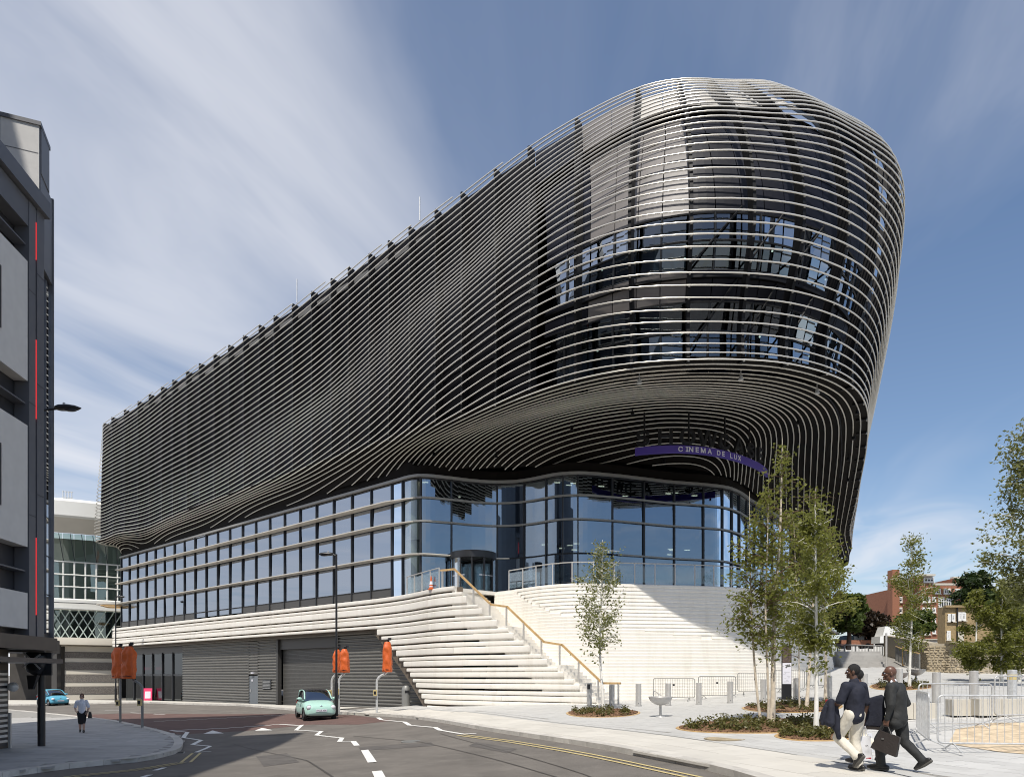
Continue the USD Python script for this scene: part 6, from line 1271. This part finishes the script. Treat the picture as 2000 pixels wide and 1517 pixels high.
def person(label, loc, heading, H, J, skin, hair, top, legs, shoe, style, cat='person', look=0.):
    """J: joints in metres for a 1.78 m figure: x to the walker's right, y forward, z up. One continuous body mesh; clothes, hair and shoes are children."""
    k = H / 1.78; t = thing('person', label, cat, loc=loc, rot=math.degrees(math.atan2(heading[1], heading[0])) - 90)
    J = {a: np.array(b, float) * k for a, b in J.items()}; g = lambda n: J[n]; sh = style.get('build', 1.); hips = (g('hipL') + g('hipR')) / 2; chest = g('chest'); neck = g('neck'); head = g('head')
    lk = look; f = np.array([math.sin(-lk), math.cos(-lk), 0]); r = np.array([f[1], -f[0], 0]); u = np.array([0, 0, 1.])
    # body
    bd = chain([hips, (hips + chest) / 2, chest], [.135 * k * sh, .13 * k * sh, .145 * k * sh]) + chain([chest + [0, 0, .06 * k], neck, head - u * .05 * k], [.1 * k, .062 * k, .06 * k])
    for s in 'LR':
        bd += chain([chest + [0, 0, .08 * k], g('sh' + s), g('el' + s), g('wr' + s)], [.09 * k, .062 * k * sh, .045 * k * sh, .031 * k])
        bd += hand(g('wr' + s), g('hd' + s) - g('wr' + s), g('pn' + s), k, style.get('curl', 1.))
        bd += chain([g('hip' + s), g('kn' + s), g('an' + s)], [.092 * k * sh, .062 * k, .042 * k])
    L_ = lambda a, b, c: head + r * a * k + f * b * k + u * c * k
    def lob(c, rad): m = manifold3d.Manifold.sphere(1., 24).scale([rad[0] * k, rad[1] * k, rad[2] * k]).rotate([0, 0, -math.degrees(lk) * -1.0 if False else math.degrees(math.atan2(f[1], f[0])) - 90]); return m.translate([float(x) for x in c])
    hd = [lob(L_(0, -.012, .035), (.075, .097, .098)), lob(L_(0, .022, -.045), (.058, .072, .075)), lob(L_(0, .075, -.085), (.030, .026, .022)), manifold3d.Manifold.batch_hull([ms(L_(0, .092, .02), .009 * k), ms(L_(0, .112, -.022), .013 * k), ms(L_(.014, .095, -.026), .010 * k), ms(L_(-.014, .095, -.026), .010 * k)]), lob(L_(0, .092, -.055), (.026, .011, .008)), lob(L_(0, .088, -.064), (.023, .011, .008)), lob(L_(0, .085, .035), (.05, .016, .012))]
    for s in (-1, 1): hd += [lob(L_(s * .077, -.012, -.005), (.012, .022, .034)), lob(L_(s * .05, .055, -.02), (.02, .025, .02))]
    body = fuse(bd + hd, .022 * k, 4); bp = part(t, 'body', body, skin, smooth=True)
    for s in (-1, 1):
        e = part(t, 'eye', MB().ball(L_(s * .031, .083, .008), (.0125 * k,) * 3, 2), 'letter_white', smooth=True); part(e, 'iris', MB().ball(L_(s * .031, .0915, .008), (.006 * k,) * 3, 1), 'black'); part(t, 'eyebrow', MB().tube([L_(s * .016, .096, .030), L_(s * .034, .093, .034), L_(s * .052, .080, .028)], .0045 * k, 5), hair)
    part(t, 'mouth', MB().tube([L_(-.022, .094, -.0595), L_(0, .1025, -.060), L_(.022, .094, -.0595)], .0028 * k, 4), 'briefcase')
    if style.get('hair') == 'short':
        pn_ = -f * .80 + u * .60; h = lob(L_(0, -.016, .038), (.081, .102, .103)).trim_by_plane([float(q) for q in pn_], float(pn_ @ L_(0, .062, .070))); part(t, 'hair', fuse([h], .015 * k, 3), hair, smooth=True)
    if style.get('hair') == 'bun':
        h = lob(L_(0, -.015, .045), (.085, .105, .1)) - lob(L_(0, .125, -.02), (.095, .1, .1)); h = manifold3d.Manifold.batch_boolean([h, lob(L_(0, -.09, -.02), (.07, .05, .085)), lob(L_(0, -.08, .08), (.05, .05, .05)), lob(L_(.07, -.01, -.03), (.02, .04, .06)), lob(L_(-.07, -.01, -.03), (.02, .04, .06))], manifold3d.OpType.Add); part(t, 'hair', fuse([h], .015 * k, 3), hair, smooth=True)
    if style.get('glasses'):
        gl = MB()
        for s in (-1, 1):
            gl.tube([L_(s * (.034 + .023 * math.cos(a)), .101, .008 + .017 * math.sin(a)) for a in np.linspace(0, 2 * math.pi, 13)], .0032 * k, 4, False); gl.tube([L_(s * .058, .095, .012), L_(s * .082, .02, .012), L_(s * .083, -.02, .0)], .003 * k, 4)
        gl.tube([L_(-.012, .103, .012), L_(.012, .103, .012)], .003 * k, 4); part(t, 'glasses', gl, 'black')
    if style.get('grey_fringe'): part(t, 'hair', fuse([lob(L_(0, -.022, .0), (.0795, .098, .05)) - lob(L_(0, .09, 0), (.2, .1, .2))], .015 * k, 2), hair, smooth=True)
    # upper clothes
    o = .018 * k; sl = style['sleeve']; cl = chain([hips + u * style.get('hem', -.02) * k, (hips + chest) / 2, chest, chest + u * .07 * k], [.150 * k * sh, .148 * k * sh, .158 * k * sh, .118 * k])
    if style.get('coat'):
        for s in 'LR': cl += [manifold3d.Manifold.batch_hull([ms(hips + u * .12 * k, .14 * k * sh), ms(g('hip' + s) * [1.12, 1, 1] + u * (-.10) * k, .105 * k * sh), ms(hips - u * .08 * k, .12 * k)])]
    for s in 'LR':
        a, b, c = g('sh' + s), g('el' + s), g('wr' + s)
        cl += chain([chest + u * .075 * k, a], [.105 * k, .078 * k * sh])
        cl += chain([a, b, b + (c - b) * .93], [.078 * k * sh, .062 * k * sh, .045 * k]) if sl == 'long' else chain([a, a + (b - a) * .86], [.078 * k * sh, .072 * k * sh])
    cl += chain([chest + u * .09 * k, neck - u * (.045 if style.get('coat') else .012) * k], [.1 * k, (.082 if style.get('coat') else .074) * k])
    ct = fuse(cl, .018 * k, 5); folds(ct, .017 * k, 11. / k, 7); part(t, style.get('topname', 'shirt'), ct, top, smooth=True)
    part(t, 'collar', fuse([manifold3d.Manifold.batch_hull([ms(neck - u * .012 * k + np.array([x, y, 0]) * .050 * k, .026 * k) for x, y in ((1, 0), (-1, 0), (0, 1), (0, -1))] + [ms(neck + u * .04 * k + np.array([x, y, 0]) * .040 * k, .016 * k) for x, y in ((1, 0), (-1, 0), (0, 1), (0, -1))])], .02 * k, 2), style.get('collar', top), smooth=True)
    # lower clothes
    if style.get('skirt'):
        sk = [manifold3d.Manifold.batch_hull([ms(hips + u * .06 * k, .125 * k), ms(g('hipL') - u * .02 * k, .115 * k), ms(g('hipR') - u * .02 * k, .115 * k), ms((g('hipL') + g('knL')) / 2, .09 * k), ms((g('hipR') + g('knR')) / 2, .09 * k)]), manifold3d.Manifold.batch_hull([ms(g('hipL') - u * .06 * k, .11 * k), ms(g('hipR') - u * .06 * k, .11 * k), ms(g('knL') - u * .06 * k, .07 * k), ms(g('knR') - u * .06 * k, .07 * k)])]
        part(t, 'skirt', folds(fuse(sk, .03 * k, 5), .006, 8, 3), legs, smooth=True)
    else:
        tr_ = chain([hips + u * .07 * k, hips], [.137 * k * sh, .142 * k * sh])
        for s in 'LR': tr_ += chain([hips, g('hip' + s), (g('hip' + s) + g('kn' + s)) / 2, g('kn' + s), (g('kn' + s) + g('an' + s)) / 2, g('an' + s) + (g('kn' + s) - g('an' + s)) * .04], [.13 * k * sh, .108 * k * sh, .098 * k * sh, .083 * k, .078 * k, .074 * k])
        part(t, 'trousers', folds(fuse(tr_, .02 * k, 5), .020 * k, 9. / k, 5), legs, smooth=True)
        part(t, 'belt', fuse([manifold3d.Manifold.batch_hull([ms(hips + u * .10 * k + np.array([a, b, 0]) * .09 * k * sh, .062 * k) for a, b in ((1, 0), (-1, 0), (0, .7), (0, -.7))]) ^ manifold3d.Manifold.cube([1, 1, .045 * k], True).translate([float(x) for x in hips + u * .085 * k])], .03, 0), 'leather', smooth=40) if style.get('belt') else None
    for s in 'LR':
        an, to = g('an' + s), g('to' + s); d_ = unit(to - an); heel = an - d_ * .045 * k + (g('hl' + s) - an) * .9 if ('hl' + s) in J else an - u * .06 * k
        q = [ms(an, .048 * k), ms(heel, .036 * k), ms(to, .026 * k), ms((to + heel) / 2 + np.cross(d_, [0, 0, 1.]) * .018 * k, .036 * k), ms((to + heel) / 2 - np.cross(d_, [0, 0, 1.]) * .016 * k, .036 * k)]
        sp = part(t, 'shoe', fuse([manifold3d.Manifold.batch_hull(q)], .022 * k, 3), shoe, smooth=True); dn = unit(np.cross(np.cross(d_, heel - to), heel - to)) if False else None
        part(sp, 'sole', fuse([manifold3d.Manifold.batch_hull([ms(heel - u * .012 * k * 0 + style['so' + s] * .03 * k, .030 * k), ms(to + style['so' + s] * .016 * k, .022 * k), ms((to + heel) / 2 + style['so' + s] * .026 * k, .036 * k)])], .025 * k, 2), 'sole', smooth=True)
    return t, J, k
dn = np.array([0, 0, -1.])
# man in navy polo: walks away to the left, right leg planted, left knee swung forward, jacket over left arm, bags in right hand
JA = dict(hipL=(-.09, 0, .93), hipR=(.09, 0, .93), chest=(0, -.01, 1.30), neck=(0, .0, 1.50), head=(0, .02, 1.645), shL=(-.195, 0, 1.40), shR=(.195, 0, 1.40), elL=(-.27, .06, 1.13), wrL=(-.20, .27, 1.08), hdL=(-.16, .37, 1.07), pnL=(.6, 0, .6), elR=(.265, -.03, 1.10), wrR=(.275, .04, .85), hdR=(.275, .05, .75), pnR=(-1, .2, 0),
          knL=(-.10, .24, .54), anL=(-.09, -.13, .26), toL=(-.085, -.07, .09), hlL=(-.09, -.22, .24), knR=(.09, .05, .50), anR=(.09, -.02, .085), toR=(.10, .17, .045), hlR=(.09, -.07, .05))
hA = unit([-.42, .91]); pA = gpos(1668, 1504); pA[2] = g1(pA[0], pA[1])
sty = dict(build=1.06, hair='short', sleeve='short', belt=True, topname='polo_shirt', curl=1.2, soL=unit([0, -.75, -.55]), soR=dn, hem=.0)
tA, jA, kA = person('person in navy polo shirt and cream trousers with a jacket over the arm', pA, hA, 1.79, JA, 'skin_dark', 'hair_black', 'navy', 'cream_trousers', 'leather', sty, look=.6)
def world(t, p):
    x = UsdGeom.Xformable(t.prim).ComputeLocalToWorldTransform(0); return np.array(x.Transform(Gf.Vec3d(*map(float, p))))
def carried(name, label, cat, t, loc=None):
    op = UsdGeom.Xform(t.prim).GetOrderedXformOps(); return thing(name, label, cat, loc=op[0].Get(), rot=op[1].Get())
# folded jacket over his left forearm
wl, el = jA['wrL'], jA['elL']; cj = carried('jacket', 'dark navy jacket hanging over the left forearm of the man in the polo shirt', 'jacket', tA)
fo = [manifold3d.Manifold.batch_hull([ms(el * .4 + wl * .6 + [-.05, .02, .05], .055), ms(wl + [-.03, .03, .05], .05), ms(el * .3 + wl * .7 + [-.12, -.02, -.30], .075), ms(wl + [-.10, .10, -.24], .06)]), manifold3d.Manifold.batch_hull([ms(wl + [.02, .03, .03], .05), ms(wl + [.05, .05, -.28], .06), ms(el * .5 + wl * .5 + [.04, .0, -.42], .06), ms(el * .5 + wl * .5 + [0, 0, .02], .05)]), manifold3d.Manifold.batch_hull([ms(el * .5 + wl * .5 + [.03, .0, -.40], .055), ms(el * .5 + wl * .5 + [.06, -.02, -.56], .04)])]
jm = folds(fuse(fo, .02, 4), .022, 11., 12); part(cj, 'folded_body', jm, 'navy', smooth=True); part(cj, 'lining_fold', folds(fuse([manifold3d.Manifold.batch_hull([ms(wl + [-.16, -.02, -.02], .03), ms(wl + [-.17, .04, -.30], .035), ms(wl + [-.05, .1, -.30], .03)])], .02, 3), .012, 12, 4), 'navy', smooth=True)
pb_ = carried('phone_case', 'small red phone case held in the left hand of the man in the polo shirt', 'phone', tA); part(pb_, 'case', MB().box(jA['wrL'] + [.04, .12, .04], (.08, .02, .12)), 'red_cloth'); part(pb_, 'edge', MB().box(jA['wrL'] + [.04, .132, .04], (.06, .006, .10)), 'black')
def tote(label, t, hnd, w, h, dep, mtl, dx=(0, 0, 0), print_=False):
    b = carried('carrier_bag', label, 'bag', t); c = np.array(hnd) + np.array(dx); m = trimesh.creation.box((w, dep, h)).subdivide().subdivide().subdivide(); v = np.array(m.vertices); v[:, 1] *= 1 - .55 * (v[:, 2:3] / h + .5)[:, 0]; v += .018 * (meshkit.noise(v * 9 + w * 50, 3)[:, None] - .5) * [1, 2, 1]; v += c - [0, 0, h / 2 + .20]
    part(b, 'sack', (v, m.faces), mtl, smooth=50)
    for s in (-1, 1): part(b, 'handle', MB().tube([c + [-.07, s * .02, -.21], c + [-.02, s * .008, -.02], c + [.02, s * .008, -.02], c + [.07, s * .02, -.21]], .007, 5), mtl)
    if print_: part(b, 'print', MB().box(c + [.03, -.062, -.20 - h * .92], (w * .5, .006, .025)), 'red_cloth'); part(b, 'logo', MB().tube([c + [-.04, -.055, -.20 - h * .36], c + [-.02, -.056, -.20 - h * .42], c + [.0, -.055, -.20 - h * .35], c + [.03, -.056, -.20 - h * .40]], .004, 4), 'black')
    return b
tote('white carrier bag with red print carried by the man in the polo shirt', tA, (jA['hdR'] + jA['wrR']) / 2 - [0, 0, .05], .26, .40, .13, 'bag_white', (.05, .02, 0), True)
# bald man in black suit, striding left, face in profile, briefcase in the near hand
JB = dict(hipL=(-.09, 0, .91), hipR=(.09, 0, .91), chest=(0, .03, 1.29), neck=(0, .07, 1.49), head=(0, .115, 1.63), shL=(-.205, .03, 1.40), shR=(.205, .02, 1.40), elL=(-.285, .0, 1.12), wrL=(-.265, .07, .87), hdL=(-.26, .09, .77), pnL=(1, 0, .1), elR=(.30, -.05, 1.13), wrR=(.22, .15, 1.03), hdR=(.18, .23, 1.0), pnR=(-1, 0, .3),
          knL=(-.09, .24, .53), anL=(-.09, .22, .09), toL=(-.10, .42, .05), hlL=(-.09, .16, .05), knR=(.09, -.08, .50), anR=(.10, -.36, .20), toR=(.11, -.24, .06), hlR=(.10, -.43, .19))
hB = unit([-.68, .73]); pB = gpos(1752, 1505); pB[2] = g1(pB[0], pB[1])
styB = dict(build=1.06, grey_fringe=False, glasses=True, sleeve='long', coat=True, topname='suit_jacket', collar='shirt_white', curl=1.5, soL=dn, soR=unit([0, -.7, -.6]), hem=-.04)
tB, jB, kB = person('bald person in a black suit and glasses striding left with a briefcase', pB, hB, 1.77, JB, 'skin_bald', 'hair_black', 'suit', 'suit', 'leather', styB, look=.55)
br = carried('briefcase', 'soft black briefcase in the near hand of the man in the suit', 'briefcase', tB); c = (jB['hdL'] + jB['wrL']) / 2 - [0, 0, .06]
m = trimesh.creation.box((.11, .40, .32)).subdivide().subdivide().subdivide(); v = np.array(m.vertices); v[:, 1] *= 1 - .22 * (v[:, 2] / .32 + .5); v[:, 0] *= 1 - .35 * (v[:, 2] / .32 + .5); v += .014 * (meshkit.noise(v * 11, 2)[:, None] - .5); a = .32; v[:, 1:] = v[:, 1:] @ np.array([[math.cos(a), math.sin(a)], [-math.sin(a), math.cos(a)]]); v += c + [-.05, -.03, -.27]
part(br, 'case', (v, m.faces), 'briefcase', smooth=50)
for s in (-1, 1): part(br, 'handle', MB().tube([c + [-.05 + s * .02, -.10, -.13], c + [-.02, -.04, -.01], c + [-.02, .03, .0], c + [-.05 + s * .02, .08, -.15]], .008, 6), 'leather')
part(br, 'clasp', MB().box(c + [-.10, .02, -.2], (.01, .04, .03)), 'chrome'); wt = part(tB, 'wrist_watch', MB().tube([jB['wrL'] + np.array([.040 * math.cos(a), .040 * math.sin(a), 0]) + [0, -.01, .05] for a in np.linspace(0, 6.29, 13)], .008, 5, False), 'paint_yellow')
fc = carried('garment_case', 'navy folded case with a leather base carried before the man in the suit', 'case', tB); c = np.array([-.02, .34, .92])
part(fc, 'cloth', folds(fuse([manifold3d.Manifold.batch_hull([ms(c + [0, -.10, .30], .05), ms(c + [0, .13, .24], .04), ms(c + [0, -.10, -.16], .06), ms(c + [0, .18, -.16], .05)])], .025, 3), .012, 9, 6), 'navy', smooth=True); part(fc, 'base', MB().box(c + [0, .03, -.22], (.10, .36, .05)), 'briefcase')
# third person, almost hidden beyond the man in the polo shirt
JC = dict(JA); JC.update(knL=(-.09, .05, .50), anL=(-.09, .0, .085), toL=(-.10, .18, .045), hlL=(-.09, -.07, .05), knR=(.10, -.03, .50), anR=(.10, -.38, .24), toR=(.11, -.27, .08), hlR=(.10, -.46, .24), elL=(-.26, .02, 1.12), wrL=(-.26, .12, .88), hdL=(-.26, .15, .79), pnL=(1, 0, 0))
pC = np.array([6.32, 12.45, 0]); pC[2] = g1(6.32, 12.45)
tC, jC, kC = person('person in tan top and pale trousers half hidden beyond the man in the polo shirt', pC, unit([-.62, .78]), 1.70, JC, 'skin_dark', 'hair_black', 'tan_cloth', 'cream_trousers', 'leather', dict(build=.95, hair='short', sleeve='long', topname='shirt', curl=1.2, soL=dn, soR=unit([0, -.7, -.6]), hem=-.02))
tote('crumpled white carrier bag held by the half hidden person', tC, (jC['hdR'] + jC['wrR']) / 2 - [0, 0, .05], .24, .34, .14, 'bag_white', (.06, -.05, 0))
# woman on the shaded pavement walking towards the camera
JW = dict(hipL=(-.085, 0, .93), hipR=(.085, 0, .93), chest=(0, 0, 1.29), neck=(0, .01, 1.50), head=(0, .03, 1.645), shL=(-.175, 0, 1.40), shR=(.175, 0, 1.40), elL=(-.26, -.02, 1.13), wrL=(-.21, .10, .93), hdL=(-.19, .15, .85), pnL=(1, 0, 0), elR=(.27, -.04, 1.14), wrR=(.23, .12, 1.0), hdR=(.20, .20, .95), pnR=(-1, 0, .3),
          knL=(-.075, .08, .51), anL=(-.07, .10, .10), toL=(-.075, .26, .05), hlL=(-.07, .05, .05), knR=(.075, .03, .51), anR=(.07, -.10, .13), toR=(.075, .02, .05), hlR=(.07, -.17, .11))
pW = gpos(160, 1430); pW[2] = g1(pW[0], pW[1])
tW, jW, kW = person('person in a white blouse and black skirt walking towards us on the shaded pavement', pW, unit([.50, -.86]), 1.67, JW, 'skin_pale', 'hair_brown', 'shirt_white', 'skirt', 'leather', dict(build=.98, hair='bun', glasses=True, sleeve='short', skirt=True, topname='blouse', curl=1.3, soL=dn, soR=dn, hem=.02))
hb = carried('handbag', 'black handbag hanging from the arm of the woman on the shaded pavement', 'bag', tW); c = jW['wrL'] + [-.10, .02, -.12]
m = trimesh.creation.box((.15, .34, .26)).subdivide().subdivide().subdivide(); v = np.array(m.vertices); v[:, 0] *= 1 - .4 * (v[:, 2] / .26 + .5); v += .03 * (meshkit.noise(v * 9, 2)[:, None] - .5); part(hb, 'pouch', (v + c, m.faces), 'leather', smooth=50)
part(hb, 'strap', MB().tube([c + [0, -.11, .12], jW['wrL'] + [0, -.02, .04], jW['wrL'] + [0, .03, .04], c + [0, .11, .12]], .009, 6), 'leather')

# ---------------------------------------------------------------- things of a kind share a group
GROUPS = {'bollard': 'steel bollards along the edge of the square', 'bowl_seat': 'metal bowl seats in the square', 'crowd_barrier': 'crowd barriers standing in the square', 'birch_tree': 'young birches planted in the square', 'broadleaf_tree': 'trees growing beyond the square',
          'planting_bed': 'planting beds sunk in the square', 'bagged_signal': 'traffic signals covered with orange bags', 'lamp_column': 'black lamp columns along the street', 'stone_seat': 'pale stone block seats', 'carrier_bag': 'white carrier bags carried by the walkers', 'litter_bin': 'litter bins before the ribbed wall',
          'road_gully': 'iron gully grates along the kerb', 'manhole_cover': 'round iron covers', 'balustrade': 'glass balustrades of the terrace', 'ramp_railing': 'bar railings beside the ramp', 'service_bollard': 'slim service posts near the stair foot', 'parked_vehicle': 'vehicles parked beyond the square', 'post': 'short posts near the ramp', 'car': 'small cars on the road'}
for p in stage.GetPrimAtPath('/World').GetChildren():
    n = p.GetName(); n = n[:-4] if n[-4:-3] == '_' and n[-3:].isdigit() else n
    if n in GROUPS and used.get('/World/' + n, 0) > 0: p.SetCustomDataByKey('group', GROUPS[n])
